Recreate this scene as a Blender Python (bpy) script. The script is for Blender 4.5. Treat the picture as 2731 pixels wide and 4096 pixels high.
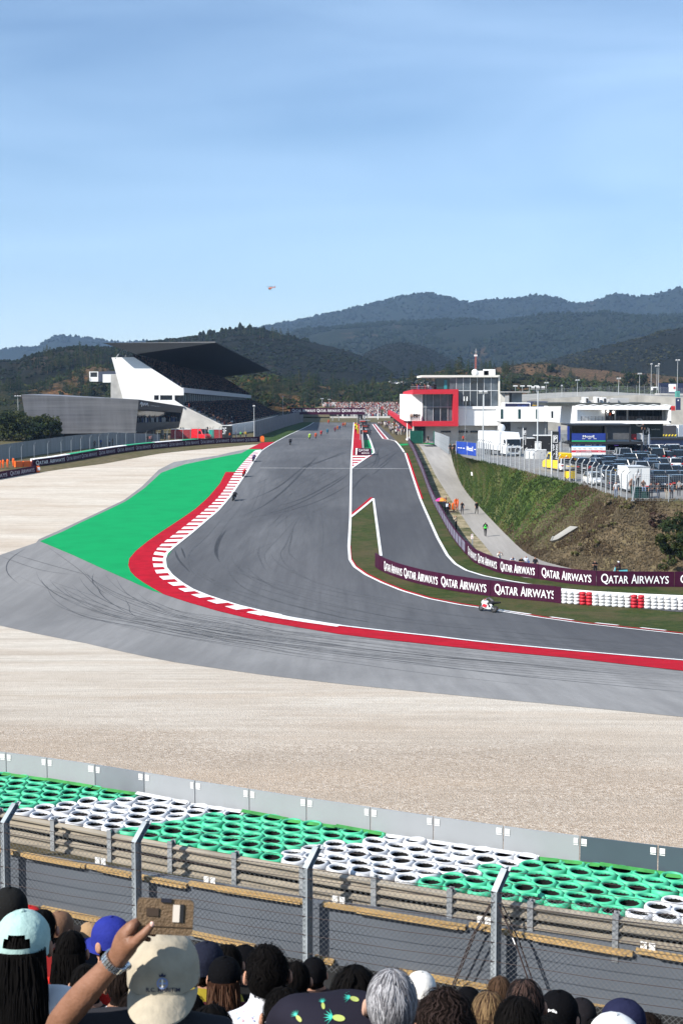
import bpy, bmesh, math, random
from mathutils import Vector, Matrix, noise
from mathutils.bvhtree import BVHTree
from mathutils.geometry import delaunay_2d_cdt
from bisect import bisect_right
rad = math.radians
S = bpy.context.scene
C = S.collection
for o in list(bpy.data.objects): bpy.data.objects.remove(o)
R = random.Random(11)
# ---------------------------------------------------------------- camera (photo pixel frame 2731 x 4096)
F, CX, CY, HOR, CZ = 5689.0, 1365.5, 2048.0, 1560.0, 20.0
PITCH = math.atan((CY - HOR) / F)
cam = bpy.data.cameras.new('camera'); co = bpy.data.objects.new('camera', cam); C.objects.link(co)
cam.sensor_fit = 'VERTICAL'; cam.sensor_height = 36; cam.sensor_width = 24; cam.lens = F / 4096 * 36
co.location = (0, 0, CZ); co.rotation_euler = (math.pi / 2 - PITCH, 0, 0)
cam.clip_start = .3; cam.clip_end = 20000
cam.dof.use_dof = True; cam.dof.focus_distance = 120; cam.dof.aperture_fstop = 13
S.camera = co
# ---------------------------------------------------------------- sky, sun, exposure
SUN_EL, SHD = 37, 33            # elevation; shadows run 33 degrees off to the right-hand side, away from the camera
sd = Vector((-math.cos(rad(SHD)) * math.cos(rad(SUN_EL)), -math.sin(rad(SHD)) * math.cos(rad(SUN_EL)), math.sin(rad(SUN_EL))))
w = bpy.data.worlds.new('World'); S.world = w; w.use_nodes = True
wn, wl = w.node_tree.nodes, w.node_tree.links
bg = wn['Background']; bg.inputs[1].default_value = .078
sky = wn.new('ShaderNodeTexSky'); sky.sky_type = 'NISHITA'; sky.sun_disc = False
sky.sun_elevation = rad(SUN_EL); sky.sun_rotation = math.atan2(sd.x, sd.y)
sky.air_density = 1.0; sky.dust_density = .05; sky.ozone_density = 4.5; sky.altitude = 200
tc = wn.new('ShaderNodeTexCoord'); mp = wn.new('ShaderNodeMapping'); mp.inputs['Scale'].default_value = (1.2, 1.2, 7)
mp.inputs['Rotation'].default_value = (0, rad(5), 0)
nz = wn.new('ShaderNodeTexNoise'); nz.inputs['Scale'].default_value = 2.2; nz.inputs['Detail'].default_value = 5; nz.inputs['Roughness'].default_value = .45
nz.inputs['Distortion'].default_value = .6
cr = wn.new('ShaderNodeMapRange'); cr.inputs[1].default_value = .3; cr.inputs[2].default_value = .85; cr.inputs[3].default_value = .06; cr.inputs[4].default_value = .6
mx = wn.new('ShaderNodeMixRGB'); mx.inputs[2].default_value = (5.6, 7.7, 10.2, 1)
wl.new(tc.outputs['Generated'], mp.inputs[0]); wl.new(mp.outputs[0], nz.inputs['Vector']); wl.new(nz.outputs[0], cr.inputs[0])
wl.new(cr.outputs[0], mx.inputs[0]); wl.new(sky.outputs[0], mx.inputs[1]); wl.new(mx.outputs[0], bg.inputs[0])
sl = bpy.data.lights.new('sun', 'SUN'); sl.energy = 5.0; sl.angle = rad(.5); sl.color = (1, .955, .88)
so = bpy.data.objects.new('sun', sl); C.objects.link(so); so.rotation_euler = (-sd).to_track_quat('-Z', 'Y').to_euler()
so.location = (-40, -40, 80)
S.view_settings.view_transform = 'Standard'; S.view_settings.look = 'None'; S.view_settings.gamma = 1
S.view_settings.exposure = .82; S.view_settings.use_curve_mapping = False
S.cycles.max_bounces = 5; S.cycles.diffuse_bounces = 2; S.cycles.glossy_bounces = 2; S.cycles.transmission_bounces = 3
S.cycles.volume_bounces = 0; S.cycles.transparent_max_bounces = 6; S.cycles.caustics_reflective = False; S.cycles.caustics_refractive = False
S.cycles.use_denoising = True
# ---------------------------------------------------------------- pixel helpers
sp_, cp_ = math.sin(PITCH), math.cos(PITCH)
def ray(px, py):
    u = (CY - py) / F; x = (px - CX) / F
    y = cp_ + sp_ * u; z = -sp_ + cp_ * u
    return Vector((x / y, 1, z / y))
CAM = Vector((0, 0, CZ))
def at(px, py, Y): return CAM + ray(px, py) * Y
def pchip(pts, step):
    xs = [p[0] for p in pts]; ys = [p[1] for p in pts]; n = len(xs)
    d = [(ys[i + 1] - ys[i]) / (xs[i + 1] - xs[i]) for i in range(n - 1)]
    m = [d[0]] + [0 if d[i - 1] * d[i] <= 0 else 2 / (1 / d[i - 1] + 1 / d[i]) for i in range(1, n - 1)] + [d[-1]]
    out = []; x = xs[0]; i = 0
    while x < xs[-1]:
        while x > xs[i + 1]: i += 1
        h = xs[i + 1] - xs[i]; t = (x - xs[i]) / h
        y = (2*t**3 - 3*t*t + 1)*ys[i] + (t**3 - 2*t*t + t)*h*m[i] + (-2*t**3 + 3*t*t)*ys[i + 1] + (t**3 - t*t)*h*m[i + 1]
        out.append((x, y)); x += step(x)
    out.append((xs[-1], ys[-1])); return out
class Prof:
    def __init__(s, pts, step):
        t = pchip(pts, step); s.x = [a for a, b in t]; s.z = [CZ - b for a, b in t]
    def __call__(s, Y):
        i = min(max(bisect_right(s.x, Y) - 1, 0), len(s.x) - 2)
        return s.z[i] + (s.z[i + 1] - s.z[i]) * (Y - s.x[i]) / (s.x[i + 1] - s.x[i])
    def hit(s, px, py):
        r = ray(px, py); Y = 8.0; f0 = CZ + r.z * Y - s(Y)
        while Y < 6000:
            Y2 = Y + max(1.0, Y * .01); f1 = CZ + r.z * Y2 - s(Y2)
            if f1 <= 0:
                for _ in range(30):
                    Ym = (Y + Y2) / 2
                    if CZ + r.z * Ym - s(Ym) <= 0: Y2 = Ym
                    else: Y = Ym
                break
            Y = Y2
        p = CAM + r * Y; p.z = s(Y); return p
gz = Prof([(-300, 11.05), (31, 11.05), (38, 11.2), (48, 11.9), (60, 13.2), (75, 14.9), (90, 16.4), (103, 17.4), (115, 18), (128, 17.95), (140, 17.6),
           (158, 17.1), (175, 16.6), (196, 15.9), (216, 15.0), (250, 13.3), (290, 11.95), (330, 11.7), (400, 11.75), (600, 11.55), (900, 11.55), (9000, 11.55)],
          lambda x: 331 if x < 30 else (4 if x < 300 else (20 if x < 900 else 8100)))
pz = Prof([(-300, 11.6), (120, 11.6), (150, 11.1), (190, 9.7), (230, 10.0), (270, 10.7), (310, 11.5), (340, 11.72), (460, 11.75), (2000, 11.75)],
          lambda x: 400 if x < 100 else (10 if x < 460 else 1600))
def G(px, py): return gz.hit(px, py)
def P(px, py): return pz.hit(px, py)
def lerp(a, b, t): return a + (b - a) * t
def smooth(pts, n=6):
    pts = [Vector(p) for p in pts]; out = []
    for i in range(len(pts) - 1):
        p0 = pts[max(i - 1, 0)]; p1 = pts[i]; p2 = pts[i + 1]; p3 = pts[min(i + 2, len(pts) - 1)]
        for k in range(n):
            t = k / n
            out.append(.5 * ((2 * p1) + (p2 - p0) * t + (2 * p0 - 5 * p1 + 4 * p2 - p3) * t * t + (3 * p1 - p0 - 3 * p2 + p3) * t ** 3))
    out.append(pts[-1]); return out
def arc(pts):
    L = [0]
    for a, b in zip(pts, pts[1:]): L.append(L[-1] + (b - a).length)
    return L
def along(pts, L, s):
    i = min(max(bisect_right(L, s) - 1, 0), len(pts) - 2)
    d = (L[i + 1] - L[i]) or 1e-6
    return pts[i] + (pts[i + 1] - pts[i]) * ((s - L[i]) / d), (pts[i + 1] - pts[i]).normalized()
# ---------------------------------------------------------------- materials
MC = {}
def mat(name, col, rough=.7, metal=0, var=0, scale=4, bump=0, bscale=None, spec=.4, col2=None, emit=0, stretch=None, alpha=1, coat=0, detail=5, lo=.35, hi=.65):
    """principled; colour wanders between col and col2 (or col*(1-var)) with noise in object space"""
    if name in MC: return MC[name]
    m = bpy.data.materials.new(name); m.use_nodes = True; n, l = m.node_tree.nodes, m.node_tree.links
    b = n['Principled BSDF']; c = tuple(col) + (1,)
    b.inputs['Base Color'].default_value = c; b.inputs['Roughness'].default_value = rough; b.inputs['Metallic'].default_value = metal
    b.inputs['Specular IOR Level'].default_value = spec; b.inputs['Coat Weight'].default_value = coat
    m.diffuse_color = c
    if emit: b.inputs['Emission Color'].default_value = c; b.inputs['Emission Strength'].default_value = emit
    if var or col2 or bump:
        g = n.new('ShaderNodeTexCoord'); src = g.outputs['Object']
        if stretch:
            q = n.new('ShaderNodeMapping'); q.inputs['Scale'].default_value = stretch; l.new(src, q.inputs[0]); src = q.outputs[0]
        if var or col2:
            z = n.new('ShaderNodeTexNoise'); z.inputs['Scale'].default_value = scale; z.inputs['Detail'].default_value = detail; l.new(src, z.inputs['Vector'])
            r = n.new('ShaderNodeValToRGB'); e = r.color_ramp.elements
            e[0].position = lo; e[1].position = hi; e[0].color = c
            e[1].color = tuple(col2) + (1,) if col2 else tuple(x * (1 - var) for x in col) + (1,)
            l.new(z.outputs[0], r.inputs[0]); l.new(r.outputs[0], b.inputs['Base Color'])
        if bump:
            z = n.new('ShaderNodeTexNoise'); z.inputs['Scale'].default_value = bscale or scale * 4; z.inputs['Detail'].default_value = 4; l.new(src, z.inputs['Vector'])
            q = n.new('ShaderNodeBump'); q.inputs['Strength'].default_value = bump; q.inputs['Distance'].default_value = .05
            l.new(z.outputs[0], q.inputs['Height']); l.new(q.outputs[0], b.inputs['Normal'])
    MC[name] = m; return m
def nodes_mat(name, rough=.9):
    m = bpy.data.materials.new(name); m.use_nodes = True; n, l = m.node_tree.nodes, m.node_tree.links
    b = n['Principled BSDF']; b.inputs['Roughness'].default_value = rough; b.inputs['Specular IOR Level'].default_value = .1
    g = n.new('ShaderNodeNewGeometry'); MC[name] = m
    def noise_(scale, stretch=None, detail=5, rough=.55, dist=0):
        src = g.outputs['Position']
        if stretch:
            q = n.new('ShaderNodeMapping'); q.inputs['Scale'].default_value = stretch; l.new(src, q.inputs[0]); src = q.outputs[0]
        z = n.new('ShaderNodeTexNoise'); z.inputs['Scale'].default_value = scale; z.inputs['Detail'].default_value = detail
        z.inputs['Roughness'].default_value = rough; z.inputs['Distortion'].default_value = dist; l.new(src, z.inputs['Vector']); return z.outputs[0]
    def ramp(src, stops):
        r = n.new('ShaderNodeValToRGB'); e = r.color_ramp.elements
        while len(e) < len(stops): e.new(.5)
        for k, (p, c) in enumerate(stops):
            e[k].position = p; e[k].color = (tuple(c) + (1,)) if isinstance(c, (tuple, list)) else (c, c, c, 1)
        l.new(src, r.inputs[0]); return r.outputs[0]
    def mix(f, a, b_, mode='MIX'):
        q = n.new('ShaderNodeMixRGB'); q.blend_type = mode
        for i, v in ((0, f), (1, a), (2, b_)):
            if isinstance(v, (int, float)): q.inputs[i].default_value = v if i == 0 else (v, v, v, 1)
            elif isinstance(v, tuple): q.inputs[i].default_value = v + (1,)
            else: l.new(v, q.inputs[i])
        return q.outputs[0]
    def out(c): l.new(c, b.inputs['Base Color'])
    def bump(h, s, d):
        q = n.new('ShaderNodeBump'); q.inputs['Strength'].default_value = s; q.inputs['Distance'].default_value = d
        l.new(h, q.inputs['Height']); l.new(q.outputs[0], b.inputs['Normal'])
    return m, n, l, g, b, noise_, ramp, mix, out, bump
# ---------------------------------------------------------------- objects
def tag(o, label=None, cat=None, group=None, kind=None):
    if label: o['label'] = label
    if cat: o['category'] = cat
    if group: o['group'] = group
    if kind: o['kind'] = kind
    return o
def empty(name, loc=(0, 0, 0), rz=0, label=None, cat=None, group=None, kind=None):
    o = bpy.data.objects.new(name, None); C.objects.link(o); o.location = loc; o.rotation_euler = (0, 0, rz); o.empty_display_size = .2
    return tag(o, label, cat, group, kind)
def link(name, me, mats, parent=None):
    o = bpy.data.objects.new(name, me); C.objects.link(o)
    for m in (mats if isinstance(mats, (list, tuple)) else [mats]): me.materials.append(m)
    if parent: o.parent = parent
    return o
def ctree(o, parent=None):
    c = o.copy(); C.objects.link(c)
    if parent: c.parent = parent
    for ch in o.children: ctree(ch, c)
    return c
def kids(o):
    r = [o]
    for c in o.children: r += kids(c)
    return r
def paint(root, which, m, slot=0):
    """give the named parts of a copied thing their own material"""
    for o in kids(root):
        if o.type == 'MESH' and o.name.split('.')[0] in which:
            o.material_slots[slot].link = 'OBJECT'; o.material_slots[slot].material = m
class MB:
    def __init__(s): s.v = []; s.f = []; s.m = []
    def add(s, vs, fs, m=0):
        b = len(s.v); s.v += [tuple(v) for v in vs]; s.f += [tuple(b + i for i in f) for f in fs]; s.m += [m] * len(fs); return s
    def quad(s, a, b, c, d, m=0): return s.add([a, b, c, d], [(0, 1, 2, 3)], m)
    def box(s, c, d, rz=0, m=0, tilt=None):
        M = Matrix.Rotation(rz, 3, 'Z')
        if tilt is not None: M = M @ tilt
        h = Vector(d) / 2; c = Vector(c)
        vs = [c + M @ Vector((x * h.x, y * h.y, z * h.z)) for x in (-1, 1) for y in (-1, 1) for z in (-1, 1)]
        return s.add(vs, [(0, 1, 3, 2), (4, 6, 7, 5), (0, 4, 5, 1), (2, 3, 7, 6), (0, 2, 6, 4), (1, 5, 7, 3)], m)
    def prism(s, poly, ext, m=0):
        n = len(poly); e = Vector(ext); a = [Vector(p) for p in poly]
        return s.add(a + [p + e for p in a], [tuple(range(n))[::-1], tuple(range(n, 2 * n))] + [(i, (i + 1) % n, n + (i + 1) % n, n + i) for i in range(n)], m)
    def tube(s, pts, r, n=6, m=0, cap=True):
        pts = [Vector(p) for p in pts]; rs = r if isinstance(r, (list, tuple)) else [r] * len(pts)
        vs = []
        for i, p in enumerate(pts):
            t = (pts[min(i + 1, len(pts) - 1)] - pts[max(i - 1, 0)]).normalized()
            a = Vector((0, 0, 1)) if abs(t.z) < .9 else Vector((1, 0, 0))
            u = t.cross(a).normalized(); v = t.cross(u)
            for k in range(n):
                an = 2 * math.pi * k / n; vs.append(p + (u * math.cos(an) + v * math.sin(an)) * rs[i])
        fs = [(i * n + k, i * n + (k + 1) % n, (i + 1) * n + (k + 1) % n, (i + 1) * n + k) for i in range(len(pts) - 1) for k in range(n)]
        if cap: fs += [tuple(range(n))[::-1], tuple(range((len(pts) - 1) * n, len(pts) * n))]
        return s.add(vs, fs, m)
    def bar(s, a, b, wd, m=0): return s.tube([a, b], wd * .7071, 4, m)
    def ball(s, c, r, nu=10, nv=7, m=0, jit=0):
        c = Vector(c); r = Vector(r) if not isinstance(r, (int, float)) else Vector((r, r, r)); vs = []
        for j in range(nv + 1):
            th = math.pi * j / nv
            for i in range(nu):
                ph = 2 * math.pi * i / nu; d = Vector((math.sin(th) * math.cos(ph), math.sin(th) * math.sin(ph), math.cos(th)))
                k = 1 + (noise.noise(d * 2.3 + c) * jit if jit else 0)
                vs.append(c + Vector((d.x * r.x, d.y * r.y, d.z * r.z)) * k)
        return s.add(vs, [(j * nu + i, (j + 1) * nu + i, (j + 1) * nu + (i + 1) % nu, j * nu + (i + 1) % nu) for j in range(nv) for i in range(nu)], m)
    def torus(s, c, Rr, r, axis='Z', n=20, k=8, m=0, sq=1):
        c = Vector(c); vs = []
        for i in range(n):
            a = 2 * math.pi * i / n
            for j in range(k):
                b = 2 * math.pi * j / k; q = Rr + r * math.cos(b); z = r * math.sin(b) * sq
                p = (q * math.cos(a), q * math.sin(a), z)
                if axis == 'X': p = (z, p[0], p[1])
                if axis == 'Y': p = (p[0], z, p[1])
                vs.append(c + Vector(p))
        return s.add(vs, [(i * k + j, ((i + 1) % n) * k + j, ((i + 1) % n) * k + (j + 1) % k, i * k + (j + 1) % k) for i in range(n) for j in range(k)], m)
    def build(s, name, mats, parent=None, sm=False, fix=True):
        me = bpy.data.meshes.new(name); me.from_pydata(s.v, [], s.f); me.update()
        o = link(name, me, mats, parent)
        me.polygons.foreach_set('material_index', s.m)
        if sm: me.polygons.foreach_set('use_smooth', [True] * len(s.f))
        if fix:
            b = bmesh.new(); b.from_mesh(me); bmesh.ops.recalc_face_normals(b, faces=b.faces); b.to_mesh(me); b.free()
        return o
# ---------------------------------------------------------------- lettering as real geometry
TX = {}
def textgeo(s, bold=.0):
    k = (s, bold)
    if k in TX: return TX[k]
    cu = bpy.data.curves.new('lettering', 'FONT'); cu.body = s; cu.size = 1; cu.resolution_u = 3; cu.offset = bold; cu.fill_mode = 'FRONT'
    o = bpy.data.objects.new('lettering', cu); C.objects.link(o)
    me = bpy.data.meshes.new_from_object(o.evaluated_get(bpy.context.evaluated_depsgraph_get()))
    bpy.data.objects.remove(o)
    v = [(q.co.x, q.co.y) for q in me.vertices]; f = [tuple(p.vertices) for p in me.polygons]; bpy.data.meshes.remove(me)
    x0 = min(a for a, b in v); x1 = max(a for a, b in v); y0 = min(b for a, b in v); y1 = max(b for a, b in v)
    TX[k] = ([((a - x0) / (x1 - x0), (b - y0) / (y1 - y0)) for a, b in v], f, (x1 - x0) / (y1 - y0)); return TX[k]
def letter(s, fn, m, parent=None, bold=.0, name='lettering'):
    """fn maps (u, v) in 0..1 to a point"""
    v, f, _ = textgeo(s, bold); b = MB(); b.add([fn(u, q) for u, q in v], f); return b.build(name, m, parent, fix=False)
def sign_text(s, org, xd, zd, wd, h, m, parent=None, bold=.0, name='lettering'):
    org = Vector(org); xd = Vector(xd).normalized(); zd = Vector(zd).normalized()
    return letter(s, lambda u, v: org + xd * (wd * u) + zd * (h * v), m, parent, bold, name)
# ---------------------------------------------------------------- sheets lying on the ground profile
def sheet(name, pts, m, off, prof=gz, px=True, kind='structure', sm=0):
    if sm: pts = smooth([tuple(p) + (0,) for p in pts], sm); pts = [(p.x, p.y) for p in pts]
    w_ = [(prof.hit(*p)) if px else Vector((p[0], p[1], 0)) for p in pts]
    v2, _, f2 = delaunay_2d_cdt([Vector((q.x, q.y)) for q in w_], [], [list(range(len(w_)))], 1, 1e-4)[:3]
    b = bmesh.new(); vs = [b.verts.new((q.x, q.y, 0)) for q in v2]
    for f in f2: b.faces.new([vs[i] for i in f])
    ys = [q.y for q in w_]; lo, hi = min(ys), max(ys)
    for yb in prof.x:
        if lo < yb < hi:
            bmesh.ops.bisect_plane(b, geom=b.verts[:] + b.edges[:] + b.faces[:], plane_co=(0, yb, 0), plane_no=(0, 1, 0), dist=1e-5)
    for v in b.verts: v.co.z = prof(v.co.y) + off
    bmesh.ops.recalc_face_normals(b, faces=b.faces)
    if sum(f.normal.z for f in b.faces) < 0: bmesh.ops.reverse_faces(b, faces=b.faces)
    me = bpy.data.meshes.new(name); b.to_mesh(me); b.free()
    return tag(link(name, me, m), kind=kind)
def ribbon(mb, pts, wd, off, prof=gz, px=True, step=1.5, m=0, taper=False):
    w_ = [prof.hit(*p) for p in pts] if px else [Vector(p) for p in pts]
    for q in w_: q.z = 0
    L = arc(w_); n = max(2, int(L[-1] / step)); vs = []
    for i in range(n + 1):
        p, t = along(w_, L, L[-1] * i / n); nr = Vector((-t.y, t.x, 0))
        k = wd * (min(1, 4 * i / n, 4 * (n - i) / n) * .9 + .1 if taper else 1) / 2
        for s_ in (k, -k): q = p + nr * s_; vs.append((q.x, q.y, prof(q.y) + off))
    mb.add(vs, [(2 * i + 1, 2 * i + 3, 2 * i + 2, 2 * i) for i in range(n)], m)
# ================================================================ ground, gravel, asphalt, paint
def ground_materials():
    m, n, l, g, b, nz, ramp, mix, out, bump = nodes_mat('gravel', .95)
    v = n.new('ShaderNodeTexVoronoi'); v.inputs['Scale'].default_value = 19; l.new(g.outputs['Position'], v.inputs['Vector'])
    sep = n.new('ShaderNodeSeparateColor'); l.new(v.outputs['Color'], sep.inputs[0])
    peb = ramp(sep.outputs[0], [(0, (.20, .15, .11)), (.3, (.33, .265, .205)), (.7, (.46, .385, .31)), (1, (.62, .55, .475))])
    pale = ramp(sep.outputs[1], [(0, (.46, .405, .335)), (.5, (.585, .53, .455)), (1, (.64, .59, .52))])
    sy = n.new('ShaderNodeSeparateXYZ'); l.new(g.outputs['Position'], sy.inputs[0])
    a = n.new('ShaderNodeMath'); a.operation = 'MULTIPLY_ADD'; l.new(nz(.11, (1, 2.2, 1), 6, .6), a.inputs[0]); a.inputs[1].default_value = 26; l.new(sy.outputs[1], a.inputs[2])
    a2 = n.new('ShaderNodeMath'); a2.operation = 'MULTIPLY_ADD'; l.new(sy.outputs[0], a2.inputs[0]); a2.inputs[1].default_value = .35; l.new(a.outputs[0], a2.inputs[2])
    r = n.new('ShaderNodeMapRange'); r.inputs[1].default_value = 57; r.inputs[2].default_value = 71; l.new(a2.outputs[0], r.inputs[0])
    c = mix(r.outputs[0], peb, pale)
    c = mix(ramp(nz(.06, (1, 2.6, 1), 7, .6, .4), [(.42, 0.0), (.7, .65)]), c, (.40, .31, .23))
    c = mix(ramp(nz(.42, (.22, 2.6, 1), 7, .65), [(.42, 0.0), (.7, .5)]), c, (.31, .26, .21))
    c = mix(ramp(nz(.9, None, 8, .7), [(.35, .22), (.6, 0.0)]), c, (.29, .24, .19))
    out(c); bump(v.outputs['Distance'], .55, .05)
    def asphalt(name, lo, hi, warm=1.0):
        m, n, l, g, b, nz, ramp, mix, out, bump = nodes_mat(name, .85)
        c = ramp(nz(.05, (1, .25, 1), 6, .6, .5), [(.36, tuple(x * .88 for x in lo)), (.64, tuple(x * 1.08 for x in hi))])
        c = mix(ramp(nz(.55, (2.2, .12, 1), 6, .65), [(.35, .38), (.65, 0.0)]), c, tuple(x * .62 for x in lo))
        c = mix(ramp(nz(40, None, 3, .7), [(.3, .3), (.7, 0.0)]), c, tuple(x * .55 for x in lo))
        c = mix(ramp(nz(5, None, 6, .8), [(.35, .2), (.65, 0.0)]), c, tuple(x * .5 for x in lo))
        out(c)
    asphalt('track_asphalt', (.092, .094, .103), (.150, .152, .159))
    asphalt('dark_asphalt', (.078, .08, .089), (.118, .121, .129))
    asphalt('pale_asphalt', (.215, .212, .212), (.285, .28, .276))
    asphalt('path_asphalt', (.33, .31, .29), (.42, .395, .37))
    def grass(name, cols, patch, sc=1.2):
        m, n, l, g, b, nz, ramp, mix, out, bump = nodes_mat(name, .95)
        c = ramp(nz(sc, None, 8, .7), [(.3, cols[0]), (.5, cols[1]), (.7, cols[2])])
        c = mix(ramp(nz(.16, None, 6, .65, .4), [(.44, 0.0), (.6, .75)]), c, patch)
        c = mix(ramp(nz(9, None, 4, .8), [(.3, .5), (.6, 0.0)]), c, tuple(x * .45 for x in cols[0]))
        out(c); bump(nz(6, None, 6, .8), .8, .12)
    grass('mown_grass', [(.020, .038, .008), (.044, .064, .015), (.09, .088, .032)], (.105, .08, .042))
    grass('far_lawn', [(.02, .045, .010), (.035, .07, .014), (.06, .085, .022)], (.05, .075, .018), .6)
    grass('dry_ground', [(.06, .055, .025), (.13, .105, .06), (.21, .165, .10)], (.085, .085, .032))
    grass('sandy_verge', [(.07, .075, .03), (.35, .29, .19), (.50, .43, .32)], (.06, .075, .022), .7)
    m, n, l, g, b, nz, ramp, mix, out, bump = nodes_mat('bank_scrub', .95)
    green = ramp(nz(.9, None, 8, .75), [(.3, (.018, .042, .008)), (.5, (.045, .075, .016)), (.7, (.10, .105, .03))])
    dry = ramp(nz(1.4, None, 8, .75), [(.3, (.045, .032, .018)), (.5, (.105, .078, .046)), (.7, (.19, .15, .095))])
    sy = n.new('ShaderNodeSeparateXYZ'); l.new(g.outputs['Position'], sy.inputs[0])
    a = n.new('ShaderNodeMath'); a.operation = 'MULTIPLY_ADD'; l.new(nz(.22, None, 5), a.inputs[0]); a.inputs[1].default_value = 22; l.new(sy.outputs[1], a.inputs[2])
    a2 = n.new('ShaderNodeMath'); a2.operation = 'MULTIPLY_ADD'; l.new(sy.outputs[2], a2.inputs[0]); a2.inputs[1].default_value = 1.3; l.new(a.outputs[0], a2.inputs[2])
    r = n.new('ShaderNodeMapRange'); r.inputs[1].default_value = 164; r.inputs[2].default_value = 173; l.new(a2.outputs[0], r.inputs[0])
    c = mix(r.outputs[0], dry, green); c = mix(ramp(nz(.3, None, 6, .6), [(.5, 0.0), (.7, .6)]), c, (.17, .145, .07))
    out(c); bump(nz(2.5, None, 8, .8), .8, .2)
ground_materials()
RED = mat('red_paint', (.40, .004, .016), .85, var=.25, scale=.8, detail=8, spec=.1)
GREEN = mat('green_paint', (.002, .27, .082), .85, spec=.1, var=.13, scale=.35, detail=9, lo=.4, hi=.7)
WHITE = mat('white_paint', (.78, .78, .77), .6, var=.1, scale=1.5)
RUBBER = mat('rubbered_asphalt', (.07, .071, .076), .8, var=.4, scale=2)

b = MB(); xs = [-7000, -600, -120, -40, 0, 40, 120, 600, 7000]
for y0, y1 in zip(gz.x, gz.x[1:]):
    for x0, x1 in zip(xs, xs[1:]): b.quad((x0, y0, gz(y0)), (x1, y0, gz(y0)), (x1, y1, gz(y1)), (x0, y1, gz(y1)))
tag(b.build('ground', MC['dry_ground'], fix=False), kind='structure')

LB = [(-600, 2000), (0, 1908), (160, 1890), (420, 1855), (640, 1815), (900, 1790), (1040, 1776)]      # foot of the boards on the left
sheet('gravel_trap', [(-600, 3060), (0, 3150), (700, 3280), (1366, 3400), (2000, 3500), (2731, 3640), (3300, 3740), (3300, 2700), (2000, 2500), (1100, 2400), (800, 2250), (760, 2100),
       (1010, 1830), (1050, 1790), (1046, 1772)] + LB[::-1], MC['gravel'], .012)
sheet('runoff_asphalt', [(0, 2221), (161, 2166), (296, 2223), (523, 2320), (640, 2360), (740, 2390), (900, 2420), (1089, 2460), (1366, 2500), (1742, 2545), (2264, 2605), (2731, 2645), (3400, 2700),
       (3400, 2930), (2731, 2870), (2177, 2816), (1742, 2775), (1366, 2738), (1045, 2700), (697, 2650), (348, 2575), (0, 2503), (-700, 2370), (-700, 2400), (-700, 2330)], MC['pale_asphalt'], .022)
strip = [(157, 2157), (226, 2127), (322, 2083), (436, 2029), (497, 2000), (566, 1948), (610, 1905), (636, 1879), (697, 1848), (871, 1822), (975, 1799)]
greenL = [(997, 1797), (967, 1813), (871, 1831), (740, 1858), (645, 1892), (579, 1953), (505, 2005), (444, 2035), (322, 2092), (253, 2127), (161, 2166)]
sheet('runoff_edge', strip + [(997, 1797), (990, 1815), (880, 1840), (760, 1866), (665, 1900), (595, 1965), (520, 2015), (340, 2105), (270, 2140), (180, 2180), (140, 2178)], MC['pale_asphalt'], .017)
left = [(1255, 1690), (1237, 1702), (1158, 1739), (1093, 1774), (1041, 1809), (1015, 1844), (989, 1887), (958, 1931), (923, 1983), (871, 2044), (819, 2088), (758, 2140), (697, 2188), (666, 2216),
        (658, 2240), (662, 2271), (684, 2301), (723, 2332), (767, 2359), (828, 2384), (889, 2404), (949, 2423), (1028, 2442), (1124, 2462), (1366, 2503), (1742, 2548), (1916, 2569), (2264, 2603), (2731, 2644), (3400, 2690)]
right = [(1415, 1690), (1410, 1768), (1404, 1874), (1401, 2072), (1395, 2188), (1399, 2240), (1418, 2270), (1462, 2301), (1523, 2331), (1610, 2366), (1714, 2397), (1836, 2421), (1941, 2436), (2150, 2471), (2350, 2499), (2731, 2540), (3400, 2600)]
sheet('main_straight', left + right[::-1], MC['track_asphalt'], .03)
pitR = [(1505, 1690), (1560, 1740), (1588, 1768), (1619, 1813), (1645, 1892), (1680, 1996), (1714, 2074), (1749, 2153), (1788, 2223), (1819, 2257), (1862, 2283), (1932, 2305), (2045, 2327), (2241, 2357), (2731, 2397), (3400, 2450)]
pitL = [(1415, 1690), (1410, 1768), (1404, 1874), (1401, 2072), (1493, 1995), (1523, 2222), (1535, 2262), (1600, 2305), (1700, 2335), (1900, 2368), (2241, 2405), (2731, 2450), (3400, 2520)]
sheet('pit_exit_road', pitR + pitL[::-1], MC['dark_asphalt'], .027)
sheet('infield_grass', [(1402, 2072), (1492, 1996), (1523, 2222), (1535, 2262), (1600, 2305), (1700, 2335), (1900, 2368), (2241, 2405), (2731, 2450), (3400, 2520)] + right[:3:-1], MC['mown_grass'], .012)
FENCE = [(1632, 1775), (1665, 1840), (1690, 1900), (1720, 1985), (1760, 2065), (1812, 2155), (1871, 2227), (1906, 2257), (2002, 2294), (2132, 2314), (2368, 2344), (2725, 2349), (3400, 2356)]
pathL = [(1672, 1777), (1705, 1830), (1740, 1900), (1784, 1970), (1836, 2048), (1889, 2127), (1932, 2175), (1976, 2231), (2010, 2290)]
pathR = [(1793, 1778), (1815, 1865), (1854, 1953), (1923, 2035), (1993, 2109), (2063, 2179), (2106, 2214), (2167, 2244), (2246, 2266), (2330, 2284), (2440, 2300)]
sheet('trackside_grass', pitR[2:] + FENCE[::-1], MC['mown_grass'], .012)
sheet('sandy_verge', FENCE[:9] + pathL[::-1], MC['sandy_verge'], .012)
sheet('service_path', pathL + [(2100, 2312), (2380, 2330)] + pathR[::-1], MC['path_asphalt'], .02)
sheet('trackside_lawn', [(1046, 1770), (1099, 1768), (1158, 1739), (1237, 1702), (1258, 1688), (1195, 1690), (1100, 1722), (1030, 1752)], MC['far_lawn'], .012)
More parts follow.
